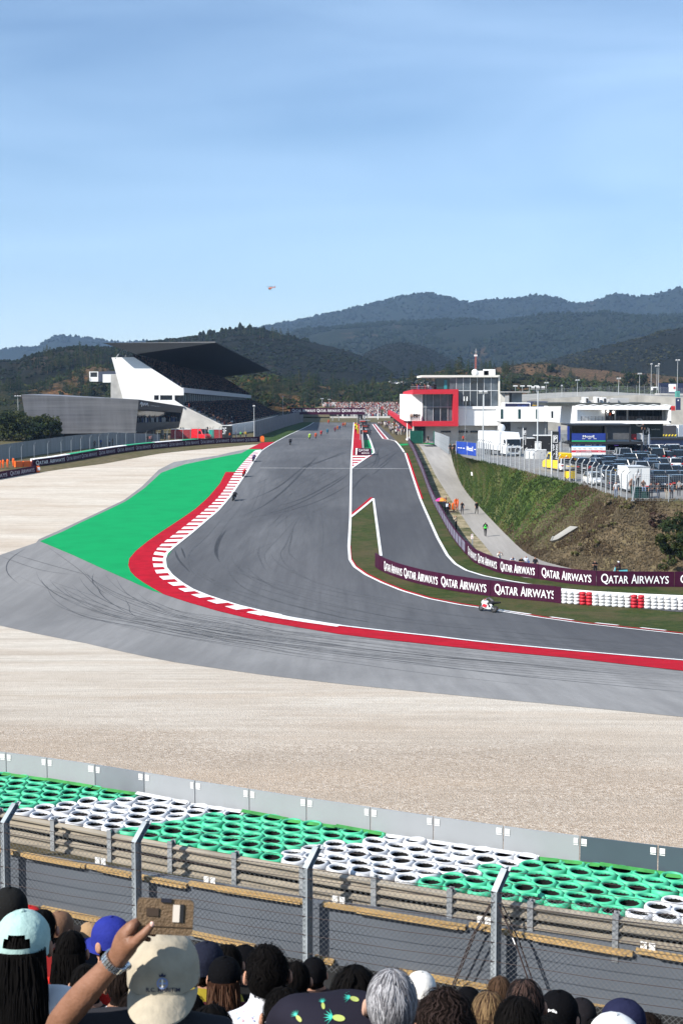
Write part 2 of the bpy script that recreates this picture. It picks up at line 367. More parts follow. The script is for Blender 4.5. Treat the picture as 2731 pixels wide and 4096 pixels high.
sheet('green_runoff', greenL + [(296, 2223), (418, 2279), (523, 2325), (610, 2364), (655, 2378), (700, 2345), (660, 2240), (760, 2110), (950, 1930), (1008, 1830), (1046, 1797)], GREEN, .04)
inner = left[4:24]
redO = [(903, 1889), (880, 1935), (836, 1987), (784, 2035), (727, 2075), (645, 2129), (592, 2166), (544, 2205), (518, 2236), (514, 2262), (523, 2288), (544, 2310), (575, 2332), (610, 2353), (653, 2378), (740, 2407), (828, 2433),
        (958, 2467), (1089, 2494), (1366, 2540), (1742, 2583), (2264, 2633), (2731, 2686), (3400, 2743)]
sheet('red_border', redO + left[:6:-1] + [(965, 1889)], RED, .05)
sheet('red_border', [(1046, 1771), (1099, 1768), (1052, 1797), (995, 1797)], RED, .05)
# kerb: red bed with white bars, one bar after another along the edge
PAIR = [((1048, 1800), (1026, 1802)), ((1041, 1806), (1011, 1811)), ((989, 1887), (943, 1887)), ((923, 1983), (880, 1983)), ((819, 2088), (763, 2088)), ((720, 2170), (655, 2172)), ((668, 2214), (622, 2208)), ((658, 2240), (611, 2237)), ((664, 2275), (618, 2277)),
        ((690, 2306), (638, 2309)), ((737, 2340), (688, 2343)), ((800, 2373), (755, 2377)), ((889, 2404), (840, 2409)), ((1000, 2435), (940, 2441)), ((1124, 2462), (1065, 2470)), ((1366, 2503), (1345, 2512))]
ki = smooth([G(*a) for a, _ in PAIR], 8); ko = smooth([G(*c) for _, c in PAIR], 8); KL = arc(ki)
def kerb_pt(s, t):
    i = min(max(bisect_right(KL, s) - 1, 0), len(ki) - 2); f = (s - KL[i]) / ((KL[i + 1] - KL[i]) or 1)
    a = lerp(ki[i], ki[i + 1], f); c = lerp(ko[i], ko[i + 1], f); p = lerp(a, c, t); return p
def kerb_bar(mb, s0, s1, t0, t1, off, n=2):
    for k in range(n):
        a, c = lerp(s0, s1, k / n), lerp(s0, s1, (k + 1) / n); q = [kerb_pt(a, t0), kerb_pt(c, t0), kerb_pt(c, t1), kerb_pt(a, t1)]
        mb.quad(*[(p.x, p.y, gz(p.y) + off) for p in q])
kb, kw = MB(), MB(); nb = 47; send = KL[-1] * .955
kerb_bar(kb, 0, KL[-1], 0, 1, .062, 150)
for i in range(nb): kerb_bar(kw, send * (i + .12) / nb, send * (i + .68) / nb, 0, 1, .074, 3)
kerb_bar(kw, 0, send * .022, 0, 1, .075, 4)
kerb_bar(kw, send * .98, KL[-1], 0, .85, .075, 14)
tag(kb.build('kerb', RED, fix=False), kind='structure'); tag(kw.build('kerb_stripes', WHITE, fix=False), kind='structure')
# painted lines
b = MB()
ribbon(b, left[:5], .22, .066, step=2); ribbon(b, inner, .34, .08, step=.6); ribbon(b, [(1300, 2496), (1366, 2506), (1742, 2549), (1916, 2570), (2264, 2604), (2731, 2645), (3400, 2691)], .42, .082, step=.6)
ribbon(b, right[:5], .3, .066, step=.8); ribbon(b, right[4:], .28, .066, step=.6)
ribbon(b, [(1402, 2070), (1492, 1996)], .35, .066); ribbon(b, [(1493, 1995), (1508, 2110), (1523, 2225)], .3, .066); ribbon(b, pitR[3:], .3, .066, step=.6)
ribbon(b, [(1041, 1873), (1636, 1876)], .2, .064); ribbon(b, [(1150, 1755), (1478, 1757)], .2, .064)
ribbon(b, [(1475, 1750), (1495, 1812), (1404, 1875)], .4, .068)
tag(b.build('painted_lines', WHITE, fix=False), kind='structure')
b = MB()
def shift(pts, dx, dy): return [(x + dx, y + dy) for x, y in pts]
ribbon(b, shift(right[4:], 1.5, -5), .32, .058, step=.6); ribbon(b, shift([(1619, 1813), (1645, 1892), (1680, 1996)], 5, 0), .5, .058)
ribbon(b, shift([(1402, 2068), (1488, 1996)], -2, -5), .4, .058)
tag(b.build('red_kerb_strip', RED, fix=False), kind='structure')
# white dashes on the inner kerb by the exit
b = MB()
for x0, x1 in ((1990, 2120), (2200, 2290), (2380, 2470), (2560, 2660)):
    y = lambda x: 2436 + (x - 1941) * .1505 if x < 2150 else (2467 + (x - 2150) * .135 if x < 2350 else 2494 + (x - 2350) * .108)
    ribbon(b, [(x0, y(x0) - 3), (x1, y(x1) - 3)], .34, .069)
tag(b.build('inner_kerb_stripes', WHITE, fix=False), kind='structure')
# the point between the straight and the pit exit
sheet('pit_wall_apron', [(1417, 1692), (1438, 1692), (1446, 1795), (1420, 1795), (1418, 1820), (1492, 1820), (1406, 1872)], RED, .045)
sheet('pit_lane_green', [(1453, 1761), (1476, 1761), (1492, 1815), (1478, 1815), (1455, 1790)], GREEN, .045)
sheet('pit_lane_strip', [(1489, 1697), (1500, 1697), (1552, 1758), (1532, 1756)], mat('faded_red', (.33, .05, .06), .8, var=.3, scale=1), .045)
b = MB()
for k in range(5):
    y = 1824 + k * 10.3; xr = 1492 - (y + 5 - 1820) * 1.63; xr = max(xr, 1418)
    q = [G(1411, y), G(xr, y), G(xr - 6, y + 5), G(1410, y + 5)]; b.quad(*[(p.x, p.y, gz(p.y) + .06) for p in q])
ribbon(b, [(1489, 1697), (1532, 1756)], .3, .06); ribbon(b, [(1500, 1697), (1552, 1758)], .3, .06); ribbon(b, [(1455, 1692), (1462, 1720), (1478, 1762)], .3, .06)
ribbon(b, [(1534, 1757), (1560, 1760), (1580, 1765), (1590, 1775), (1615, 1810)], .35, .066)
tag(b.build('pit_lane_markings', WHITE, fix=False), kind='structure')
sheet('green_corner', [(1596, 1776), (1630, 1775), (1634, 1781), (1600, 1783)], GREEN, .04)
# ---------------------------------------------------------------- rubber laid down by tyres
b = MB(); Lw = [Vector((p.x, p.y, 0)) for p in [G(*q) for q in left]]; Lw = smooth(Lw, 6); LL = arc(Lw)
def offcurve(s0, s1, d0, d1, wd, off, bow=0):
    pts = []; n = 14
    for k in range(n + 1):
        t = k / n; p, tg = along(Lw, LL, lerp(s0, s1, t)); d = lerp(d0, d1, t) + bow * math.sin(math.pi * t); pts.append(p + Vector((-tg.y, tg.x, 0)) * d)
    ribbon(b, pts, wd, off, px=False, step=1.5, taper=True)
Stot = LL[-1]; s_turn = LL[min(range(len(Lw)), key=lambda i: (Lw[i] - Vector((G(658, 2240).x, G(658, 2240).y, 0))).length)]
for k in range(60):                                     # on the racing line, left is +
    s0 = R.uniform(s_turn - 90, s_turn + 75); ln = R.uniform(12, 55); d = R.uniform(.8, 13) ** 1.0
    offcurve(s0, min(s0 + ln, Stot), d, d + R.uniform(-4, 4), R.uniform(.06, .15), .034, R.uniform(-.6, .6))
for k in range(24):
    s0 = R.uniform(s_turn - 330, s_turn - 60); ln = R.uniform(15, 70); d = R.uniform(2, 15)
    offcurve(s0, s0 + ln, d, d + R.uniform(-5, 5), R.uniform(.06, .15), .034, R.uniform(-.4, .4))
for k in range(85):                                      # on the run-off
    s0 = R.uniform(s_turn + 5, s_turn + 60); ln = R.uniform(10, 45); d = -R.uniform(4.5, 14)
    offcurve(s0, min(s0 + ln, Stot), d, d + R.uniform(-4, 4), R.uniform(.05, .11), .026, R.uniform(-.5, .5))
EX = [[(985, 2078), (1130, 2040), (1250, 1988), (1366, 1918), (1404, 1884)], [(1010, 2070), (1150, 2045), (1290, 1998), (1404, 1935)], [(1000, 2000), (1110, 1950), (1200, 1880), (1262, 1838)],
      [(975, 2062), (1060, 2020), (1160, 1940), (1275, 1822)], [(1090, 2030), (1220, 1990), (1380, 1900)], [(1150, 1880), (1250, 1860), (1400, 1800)], [(1200, 1870), (1330, 1830), (1402, 1806)],
      [(890, 2128), (868, 2170), (862, 2210), (880, 2250)], [(905, 2120), (880, 2160), (868, 2200), (874, 2230)], [(725, 2190), (735, 2215), (742, 2236)], [(700, 2200), (715, 2240), (760, 2290)],
      [(30, 2210), (200, 2260), (400, 2315)], [(0, 2225), (160, 2280), (300, 2300)], [(110, 2190), (40, 2240), (30, 2290), (80, 2340)], [(180, 2180), (250, 2230), (340, 2300), (420, 2385)],
      [(1500, 1880), (1560, 1830), (1600, 1800)], [(1490, 1900), (1540, 1860), (1560, 1840)], [(1406, 1900), (1450, 1870), (1530, 1830), (1590, 1800)], [(1470, 1880), (1500, 1850), (1512, 1800)],
      [(1408, 1960), (1440, 1920), (1480, 1890)], [(1520, 1790), (1510, 1810), (1515, 1840), (1500, 1870)], [(60, 2300), (400, 2430), (900, 2540), (1500, 2640)], [(300, 2420), (700, 2520), (1300, 2620)],
      [(1600, 2620), (2000, 2650), (2500, 2700)], [(1500, 2590), (1900, 2640), (2300, 2670)]]
for e in EX: dk = e[0][0] > 880 and e[0][1] < 2150 or 690 < e[0][0] < 760; ribbon(b, smooth([Vector((G(*q).x, G(*q).y, 0)) for q in e], 6), R.uniform(.2, .36) if dk else R.uniform(.06, .12), .036, px=False, taper=True, m=int(dk))
for k in range(26):                                      # crossing scrubs where riders line up
    x = R.uniform(1020, 1330); y = R.uniform(1890, 2080); dx = R.uniform(30, 120)
    ribbon(b, [(x, y), (x + dx * .5, y - dx * R.uniform(.15, .25)), (x + dx, y - dx * R.uniform(.4, .55))], R.uniform(.07, .2), .036, taper=True)
tag(b.build('tyre_marks', [RUBBER, mat('fresh_rubber', (.035, .036, .04), .8, var=.3, scale=3)], fix=False), kind='structure')
# ---------------------------------------------------------------- paddock plateau and the bank below it
TOP = [(1800, 1778), (1830, 1822), (1930, 1850), (2030, 1872), (2130, 1897), (2250, 1925), (2340, 1948), (2400, 1968), (2460, 1988), (2520, 2000), (2600, 2001), (2740, 2001), (3400, 2010)]
BOT = [(1795, 1779), (1815, 1865), (1854, 1953), (1923, 2035), (1993, 2109), (2063, 2179), (2106, 2214), (2167, 2244), (2246, 2266), (2330, 2284), (2500, 2300), (2731, 2312), (3400, 2335)]
sheet('paddock_asphalt', TOP + [(3400, 1700), (1690, 1700), (1700, 1772)], mat('paddock_grey', (.22, .215, .21), .9, var=.25, scale=.3), .05, prof=pz)
tw = smooth([P(*q) for q in TOP], 8); bw = smooth([G(*q) for q in BOT], 8); b = MB(); NV = 26
for i in range(len(tw)):
    for j in range(NV + 1):
        t = j / NV; s = t * t * (3 - 2 * t); p = bw[i].lerp(tw[i], t); p.z = lerp(bw[i].z - .05, tw[i].z + .08, .35 * s + .65 * t)
        if 0 < j < NV: p.z += (noise.noise(p * .3) * .4 + noise.noise(p * 1.1) * .1) * math.sin(math.pi * t) ** .5
        b.v.append(tuple(p))
b.f = [(i * (NV + 1) + j, (i + 1) * (NV + 1) + j, (i + 1) * (NV + 1) + j + 1, i * (NV + 1) + j + 1) for i in range(len(tw) - 1) for j in range(NV)]; b.m = [0] * len(b.f)
BANKV = list(b.v); BANKF = list(b.f); bank_bvh = BVHTree.FromPolygons([Vector(v) for v in BANKV], BANKF)
tag(b.build('grass_bank', MC['bank_scrub'], sm=True, fix=True), kind='structure')
gm = [mat('tuft_green', (.042, .072, .014), .9, scale=.25, col2=(.026, .052, .010)), mat('tuft_olive', (.12, .115, .035), .9, var=.4, scale=.5), mat('tuft_straw', (.18, .14, .085), .9, var=.3, scale=.5), mat('tuft_brown', (.10, .07, .04), .9, var=.3, scale=.5)]
b = MB(); rr = random.Random(5)
for k in range(22000):
    f = rr.choice(BANKF); q = [Vector(BANKV[i]) for i in f]; u, v = rr.random(), rr.random(); p = q[0].lerp(q[1], u).lerp(q[3].lerp(q[2], u), v)
    if p.x > 70: continue
    green = (p.y + p.z * 1.3 + noise.noise(p * .2) * 9) > 178 - 11 + 2
    n_ = noise.noise(p * .25)
    m_ = (0 if n_ < .12 else (1 if n_ < .3 else 2)) if green else (2 if n_ > 0.02 else 3)
    h = rr.uniform(.1, .34) * (1.2 if n_ < -.1 else .8)
    for _ in range(5):
        a = rr.uniform(0, 6.28); d = Vector((math.cos(a), math.sin(a), 0)); e = Vector((-d.y, d.x, 0)) * rr.uniform(.025, .06)
        b.add([p - e, p + e, p + d * rr.uniform(.03, .14) + Vector((0, 0, h))], [(0, 1, 2)], m_)
tag(b.build('bank_grass', gm, fix=False), kind='stuff')
# ================================================================ hills, woods, trees, haze
def hill_mat(name, cols, soil, lo, hi, sc=.02):
    m, n, l, g, b, nz, ramp, mix, out, bump = nodes_mat(name, .95)
    c = ramp(nz(sc * 4, None, 9, .72), [(.3, cols[0]), (.5, cols[1]), (.72, cols[2])])
    c = mix(ramp(nz(sc * .5, (1, .6, 2.2), 8, .62, .5), [(lo, 0.0), (hi, .92)]), c, soil)
    c = mix(ramp(nz(sc * 14, None, 6, .8), [(.42, .75), (.6, 0.0)]), c, tuple(x * .4 for x in cols[0]))
    out(c); bump(nz(sc * 6, None, 8, .75), 1, 3)
hill_mat('far_forest', [(0.0062, 0.0118, 0.0074), (0.013, 0.0205, 0.0105), (0.0248, 0.031, 0.0161)], (0.096, 0.068, 0.04), .62, .75, .008)
hill_mat('mid_forest', [(0.0072, 0.012, 0.0054), (0.015, 0.0204, 0.0084), (0.027, 0.0288, 0.0132)], (0.136, 0.08, 0.04), .62, .74, .012)
hill_mat('dark_scrub', [(0.0055, 0.007, 0.0035), (0.0115, 0.0125, 0.006), (0.021, 0.02, 0.0095)], (0.08, 0.056, 0.0296), .58, .72, .02)
hill_mat('near_scrub', [(0.0158, 0.0245, 0.0072), (0.0432, 0.0446, 0.0158), (0.0864, 0.072, 0.0324)], (0.272, 0.136, 0.06), .5, .6, .05)
hill_mat('red_field', [(.075, .06, .028), (.18, .105, .058), (.24, .135, .075)], (.09, .08, .034), .48, .64, .05)
HILLS = {}
def hill(name, ridge, d, front, back, m, rough, nu=220, nv=30, base=None, shape=1.0, kind='structure'):
    base = base if base is not None else CZ - 11.8
    x0, x1 = ridge[0][0], ridge[-1][0]; k = smooth([(p[0], p[1], 0) for p in ridge], 10); xs = [p.x for p in k]
    v = []
    for i in range(nu + 1):
        px = lerp(x0, x1, i / nu); j = min(max(bisect_right(xs, px) - 1, 0), len(k) - 2)
        f = (px - k[j].x) / ((k[j + 1].x - k[j].x) or 1); py = lerp(k[j].y, k[j + 1].y, f)
        zr = CZ + (HOR - py) / F * d
        for q in range(nv + 1):
            t = q / nv * 1.35
            Y = lerp(front, d, t) if t <= 1 else lerp(d, back, (t - 1) / .35); X = (px - CX) / F * lerp(front, d, t) if t <= 1 else (px - CX) / F * d
            s = (t ** shape * (1 + .35 * math.sin(math.pi * t)) if t <= 1 else 1 - ((t - 1) / .35) ** 2)
            p = Vector((X, Y, 0)) * (2.2 / rough if rough else 0)
            nn = (noise.fractal(p / 14, .9, 2.1, 5) * rough * .55 + noise.noise(p / 60) * rough * .8) if rough else 0
            z = base + (zr - base) * s + nn * math.sin(math.pi * min(t, 1)) ** .7 + (noise.noise(Vector((px * .06, d, 0))) * rough * .12 if t > .9 else 0)
            if t == 0 or q == nv: z = base - .6
            v.append((X, Y, z))
    fs = [(i * (nv + 1) + j, (i + 1) * (nv + 1) + j, (i + 1) * (nv + 1) + j + 1, i * (nv + 1) + j + 1) for i in range(nu) for j in range(nv)]
    b = MB(); b.v = v; b.f = fs; b.m = [0] * len(fs)
    HILLS[name] = (BVHTree.FromPolygons([Vector(q) for q in v], fs), v, nu, nv)
    return tag(b.build(name, m, sm=True), kind=kind)
hill('far_mountains', [(-900, 1440), (0, 1412), (100, 1405), (150, 1408), (200, 1382), (240, 1368), (330, 1372), (420, 1377), (600, 1388), (800, 1372), (960, 1332), (1080, 1309), (1180, 1290), (1300, 1274), (1400, 1262), (1500, 1252), (1600, 1226),
      (1680, 1206), (1730, 1207), (1800, 1222), (1860, 1231), (1950, 1219), (2050, 1212), (2120, 1209), (2200, 1222), (2300, 1237), (2380, 1222), (2450, 1206), (2530, 1217), (2620, 1205), (2680, 1195), (2731, 1190), (3600, 1200)],
     5000, 3300, 6300, MC['far_forest'], 60, 260, 34)
hill('wooded_hills', [(700, 1470), (1000, 1405), (1180, 1360), (1300, 1335), (1420, 1322), (1600, 1315), (1750, 1313), (1900, 1309), (2050, 1300), (2200, 1294), (2400, 1291), (2731, 1288), (3600, 1280)], 3200, 1900, 3900, MC['mid_forest'], 42, 240, 34)
hill('dark_knoll', [(1380, 1475), (1450, 1424), (1540, 1386), (1620, 1376), (1700, 1393), (1780, 1432), (1870, 1472)], 1850, 1350, 2200, MC['dark_scrub'], 10, 90, 26)
hill('right_slope', [(1950, 1492), (2150, 1464), (2250, 1441), (2400, 1406), (2550, 1370), (2731, 1332), (3500, 1280)], 1650, 1050, 2000, MC['dark_scrub'], 14, 120, 28)
hill('scrub_ridge', [(250, 1425), (500, 1402), (735, 1363), (850, 1350), (960, 1331), (1040, 1338), (1120, 1355), (1200, 1372), (1310, 1402), (1420, 1432), (1500, 1462), (1580, 1500)], 1450, 900, 1800, MC['dark_scrub'], 12, 200, 30)
hill('left_ridge', [(-900, 1520), (0, 1463), (100, 1443), (200, 1421), (300, 1408), (420, 1403), (520, 1411), (700, 1440), (900, 1500)], 1080, 760, 1300, MC['dark_scrub'], 10, 160, 28)
hill('near_hillside', [(-900, 1535), (0, 1548), (150, 1540), (280, 1497), (380, 1472), (460, 1470), (560, 1492), (700, 1502), (900, 1515), (1050, 1508), (1150, 1530), (1300, 1552), (1450, 1558), (1560, 1542), (1700, 1505), (1850, 1490), (2000, 1500), (2150, 1512),
      (2300, 1530), (2450, 1540), (2600, 1555), (2731, 1560), (3500, 1560)], 790, 640, 930, MC['near_scrub'], 5, 320, 26)
hill('cleared_field', [(1880, 1500), (1980, 1470), (2090, 1457), (2150, 1455), (2220, 1462), (2300, 1477), (2450, 1489), (2600, 1502), (2731, 1514), (3500, 1530)], 960, 830, 1040, MC['red_field'], 4, 120, 22)
hill('soil_mound', [(225, 1545), (290, 1492), (340, 1476), (400, 1470), (460, 1476), (540, 1500), (640, 1545)], 770, 700, 820, MC['red_field'], 3, 60, 20)
hill('soil_bank', [(1120, 1545), (1180, 1528), (1260, 1545), (1330, 1556), (1420, 1560), (1500, 1572)], 765, 715, 790, MC['red_field'], 1.5, 60, 14)

def clump(mb, p, r, h, rr, m=0):
    vs = [p + Vector((0, 0, h * rr.uniform(.8, 1.15)))]; a0 = rr.uniform(0, 6.28)
    for j, (zz, k) in enumerate(((.62, .75), (.2, 1.0))):
        for i in range(4):
            a = a0 + j * .8 + i * 1.571 + rr.uniform(-.3, .3); q = r * k * rr.uniform(.6, 1.2); vs.append(p + Vector((q * math.cos(a), q * math.sin(a), h * zz * rr.uniform(.7, 1.3))))
    vs.append(p - Vector((0, 0, h * .1)))
    f = [(0, 1 + i, 1 + (i + 1) % 4) for i in range(4)] + [(1 + i, 5 + i, 1 + (i + 1) % 4) for i in range(4)] + [(1 + (i + 1) % 4, 5 + i, 5 + (i + 1) % 4) for i in range(4)] + [(5 + i, 9, 5 + (i + 1) % 4) for i in range(4)]
    mb.add(vs, f, m)
wm = {k: mat('foliage_' + k, c, .9, var=.45, scale=.12, detail=8, spec=.1) for k, c in
      dict(far=(0.0114, 0.0186, 0.0096), mid=(0.0138, 0.0216, 0.0084), dark=(0.0108, 0.0132, 0.0054), near=(0.03, 0.0465, 0.0128), olive=(0.045, 0.045, 0.0156)).items()}
def woodland(name, hname, count, r, h, mats, seed, thresh=-.2, tmax=1.0, nsc=.01, x0=-250, x1=2980, tmin=.03):
    bv, v, nu, nv = HILLS[hname]; rr = random.Random(seed); b = MB(); k = 0; tries = 0
    while k < count and tries < count * 12:
        tries += 1; i = rr.randrange(nu); j = rr.randrange(nv); u, w_ = rr.random(), rr.random()
        if not tmin <= (j + w_) / nv * 1.35 <= tmax: continue
        q = [Vector(v[(i + a) * (nv + 1) + j + c]) for a, c in ((0, 0), (1, 0), (1, 1), (0, 1))]; p = q[0].lerp(q[1], u).lerp(q[3].lerp(q[2], u), w_)
        px = CX + p.x / p.y * F
        if not x0 < px < x1 or noise.noise(p * nsc) < thresh: continue
        s = rr.uniform(.55, 1.35); clump(b, p, r * s, h * s, rr, rr.randrange(len(mats))); k += 1
    return tag(b.build(name, mats, sm=False), kind='stuff')
woodland('woodland', 'far_mountains', 9000, 5, 7, [wm['far'], wm['mid']], 1, -.3, 1.03, .004)
woodland('woodland', 'wooded_hills', 9000, 3.6, 5.5, [wm['mid'], wm['far']], 2, -.25, 1.02, .006)
woodland('scrub', 'scrub_ridge', 6500, 1.5, 1.6, [wm['dark'], wm['dark'], wm['mid']], 3, -.3, 1.02, .02)
woodland('scrub', 'right_slope', 3500, 1.6, 1.7, [wm['dark'], wm['dark'], wm['olive']], 4, -.25, 1.02, .02)
woodland('scrub', 'dark_knoll', 1300, 1.7, 1.8, [wm['dark']], 5, -.5, 1.02, .02)
woodland('scrub', 'left_ridge', 3200, 1.2, 1.5, [wm['dark'], wm['mid']], 6, -.3, 1.02, .02)
woodland('woodland', 'scrub_ridge', 110, 2.2, 4.5, [wm['mid'], wm['dark']], 16, .05, 1.03, .01, 700, 1250, .7)
woodland('scrub', 'near_hillside', 6500, .95, 1.3, [wm['near'], wm['olive'], wm['dark'], wm['near']], 7, -.1, 1.02, .035)
woodland('scrub', 'cleared_field', 900, .8, .8, [wm['olive'], wm['dark']], 8, -.05, 1.02, .05)
woodland('scrub', 'soil_mound', 160, .8, .9, [wm['olive'], wm['near']], 9, .1, 1.0, .08)
# ---------------------------------------------------------------- single trees
bark = mat('bark', (.11, .075, .05), .9, var=.4, scale=3)
leafm = {k: mat('leaf_' + k, c, .8, var=.5, scale=.6, spec=.15, detail=6) for k, c in dict(pine=(0.0324, 0.054, 0.0158), dark=(0.0158, 0.0302, 0.0094), oak=(0.0324, 0.0446, 0.0115), olive=(0.0504, 0.0612, 0.0144), teal=(0.0216, 0.0432, 0.0216)).items()}
def leaves(mb, c, r, n, size, rr, m=0, shell=.55):
    for _ in range(n):
        d = Vector((rr.gauss(0, 1), rr.gauss(0, 1), rr.gauss(0, 1))).normalized(); q = lerp(shell, 1, rr.random() ** .6)
        p = c + Vector((d.x * r[0], d.y * r[1], d.z * r[2])) * q
        u = Vector((rr.gauss(0, 1), rr.gauss(0, 1), rr.gauss(0, .6))).normalized(); v = u.cross(d); v = v.normalized() if v.length > .01 else Vector((0, 0, 1))
        s = size * rr.uniform(.6, 1.3)
        mb.add([p - u * s - v * s * .4, p + u * s - v * s * .3, p + v * s * .9 + d * s * .3], [(0, 1, 2)], m)
def make_pine(seed, h, m, wide=.24, nl=16):
    rr = random.Random(seed); root = empty('pine_tree')
    t = MB(); t.tube([(0, 0, -.4), (rr.uniform(-.1, .1), 0, h * .5), (rr.uniform(-.2, .2), 0, h * .95)], [h * .022, h * .015, h * .004], 6)
    for k in range(4): a = rr.uniform(0, 6.28); z = h * rr.uniform(.35, .6); t.tube([(0, 0, z), (math.cos(a) * h * .15, math.sin(a) * h * .15, z + h * .07)], [h * .008, h * .003], 4)
    t.build('trunk', bark, root); c = MB(); L = 9
    for k in range(L):
        f = k / (L - 1); z = h * lerp(.26, .97, f); rw = h * wide * (1 - f) ** .75 * rr.uniform(.75, 1.2) + h * .03; nb = max(1, int(5 * (1 - f)) + 1)
        for i in range(nb):
            a = 6.283 * i / nb + rr.uniform(-.5, .5); q = rw * rr.uniform(.45, .8); p = Vector((math.cos(a) * q, math.sin(a) * q, z + rr.uniform(-.04, .04) * h))
            s = h * rr.uniform(.06, .11) * (1.15 - .5 * f); leaves(c, p, (s * 1.25, s * 1.25, s * .8), nl, h * .032, rr)
    c.build('crown', m, root, fix=False); return root
protos = [make_pine(k, 9, leafm[('pine', 'teal', 'pine', 'dark', 'olive')[k]], (.2, .26, .3, .24, .33)[k]) for k in range(5)]
rr = random.Random(21); npine = 0; used = set()
def hit(px, py, names):
    best = None
    for nme in names:
        h = HILLS[nme][0].ray_cast(CAM, ray(px, py).normalized())
        if h[0] and (best is None or h[0].y < best.y): best = h[0]
    return best
def pine(px, py, names, s, lab, grp):
    p = hit(px, py, names)
    if p is None: return
    k = rr.randrange(5); o = protos[k] if k not in used else ctree(protos[k]); used.add(k)
    o.location = p; o.scale = (s,) * 3; o.rotation_euler.z = rr.uniform(0, 6.28); tag(o, lab, 'tree', grp)
NH = ['near_hillside', 'soil_mound', 'cleared_field', 'soil_bank']
for k in range(60): pine(rr.uniform(0, 470), rr.uniform(1500, 1615), NH, rr.uniform(.55, .95), 'dark green pine on the scrub hillside behind the grey clad building', 'pines behind the grey clad building')
for k in range(75): pine(rr.uniform(960, 1560), rr.uniform(1540, 1640), NH, rr.uniform(.5, 1.05), 'green pine on the slope behind the grandstand and start gantry', 'pines behind the grandstand')
for k in range(75): pine(rr.uniform(1560, 2060), rr.uniform(1480, 1585), NH, rr.uniform(.5, .95), 'green pine on the slope behind the red framed race building', 'pines behind the red framed building')
for k in range(26): pine(rr.uniform(2040, 2731), rr.uniform(1490, 1545), NH, rr.uniform(.4, .7), 'small dark tree at the foot of the cleared red field', 'trees below the cleared field')
for k in range(42): pine(rr.uniform(150, 470), rr.uniform(1415, 1500), ['left_ridge', 'near_hillside'], rr.uniform(.6, 1.1), 'pine on the dark ridge left of the grandstand roof', 'pines on the left ridge')
for x, y, s in ((830, 1352, 1.0), (862, 1350, .8), (1000, 1330, 1.4), (1012, 1332, 1.1), (1040, 1340, 1.3), (1052, 1345, 1.0), (1092, 1352, 1.6), (1106, 1352, 1.5), (1122, 1356, 1.6), (1153, 1362, 1.7), (955, 1330, .9), (978, 1332, 1.2), (930, 1337, 1.0), (905, 1342, .8)):
    pine(x, y + 10, ['scrub_ridge'], s * .8, 'tall pine standing on the skyline of the ridge beside the roof', 'pines on the skyline')
for k in range(26):
    x = R.choice([R.uniform(1660, 1760), R.uniform(2060, 2150), R.uniform(1900, 1960), R.uniform(2400, 2731)]); pine(x, 1245, ['far_mountains'], R.uniform(1.2, 2.2), 'distant tree clump on the mountain crest', 'trees on the mountain crest')
for p in protos[:]:
    if not p.get('label'): [bpy.data.objects.remove(o) for o in kids(p)]
def make_broadleaf(name, loc, r, h, seed, mats, label, trunks=3, nc=46, nl=90, size=.16, cat='tree', low=.3):
    rr = random.Random(seed); root = empty(name, loc, 0, label, cat); t = MB()
    for k in range(trunks):
        a = 6.28 * k / trunks + rr.uniform(-.4, .4); q = r * rr.uniform(.05, .3)
        t.tube([(math.cos(a) * q * .4, math.sin(a) * q * .4, -.3), (math.cos(a) * q, math.sin(a) * q, h * .3), (math.cos(a) * q * 1.7, math.sin(a) * q * 1.7, h * .7)], [h * .03, h * .022, h * .008], 7)
    t.build('trunk', bark, root); c = MB()
    for k in range(nc):
        a = rr.uniform(0, 6.28); f = rr.random(); q = r * math.sqrt(rr.random()) * .86; z = lerp(low, .92, rr.random() ** .8) * h * (1 - .35 * (q / r) ** 2)
        p = Vector((math.cos(a) * q, math.sin(a) * q, z)); s = min(r, h) * rr.uniform(.13, .24); leaves(c, p, (s * 1.15, s * 1.15, s * .85), nl, size, rr, rr.randrange(len(mats)), .7)
    c.build('crown', mats, root, fix=False); return root
def gtree(px, py, wpx, hpx, seed, label, prof=gz, **kw):
    p = prof.hit(px, py); s = p.y / F; return make_broadleaf(kw.pop('name', 'bushy_tree'), p, wpx * s / 2, hpx * s, seed, kw.pop('mats', [leafm['oak'], leafm['dark'], leafm['olive']]), label, **kw)
gtree(60, 1762, 260, 125, 1, 'largest round bushy tree at the left edge in front of the grey clad building', trunks=5, nc=110, nl=120, size=.24, low=.12)
gtree(185, 1765, 150, 108, 2, 'smaller round bushy tree beside the largest one at the grey clad building', trunks=4, nc=80, nl=110, size=.24, low=.12)
gtree(2460, 1560, 130, 75, 3, 'wide dark round tree at the edge of the cleared red field', prof=Prof([(0, 12), (700, 12), (5000, 12)], lambda x: 400), nc=30, nl=60, size=.5, name='round_tree') if False else None
def htree(px, py, wpx, hpx, seed, label, names=NH):
    p = hit(px, py, names)
    if p: s = p.y / F; make_broadleaf('round_tree', p, wpx * s / 2, hpx * s, seed, [leafm['dark'], leafm['oak']], label, trunks=2, nc=24, nl=60, size=.55, low=.2)
htree(2535, 1552, 110, 72, 4, 'wide dark round tree below the right end of the cleared field')
htree(2205, 1488, 42, 36, 5, 'small round tree alone on the cleared red field')
htree(2690, 1560, 90, 45, 6, 'low dark tree at the right edge behind the blue seats')
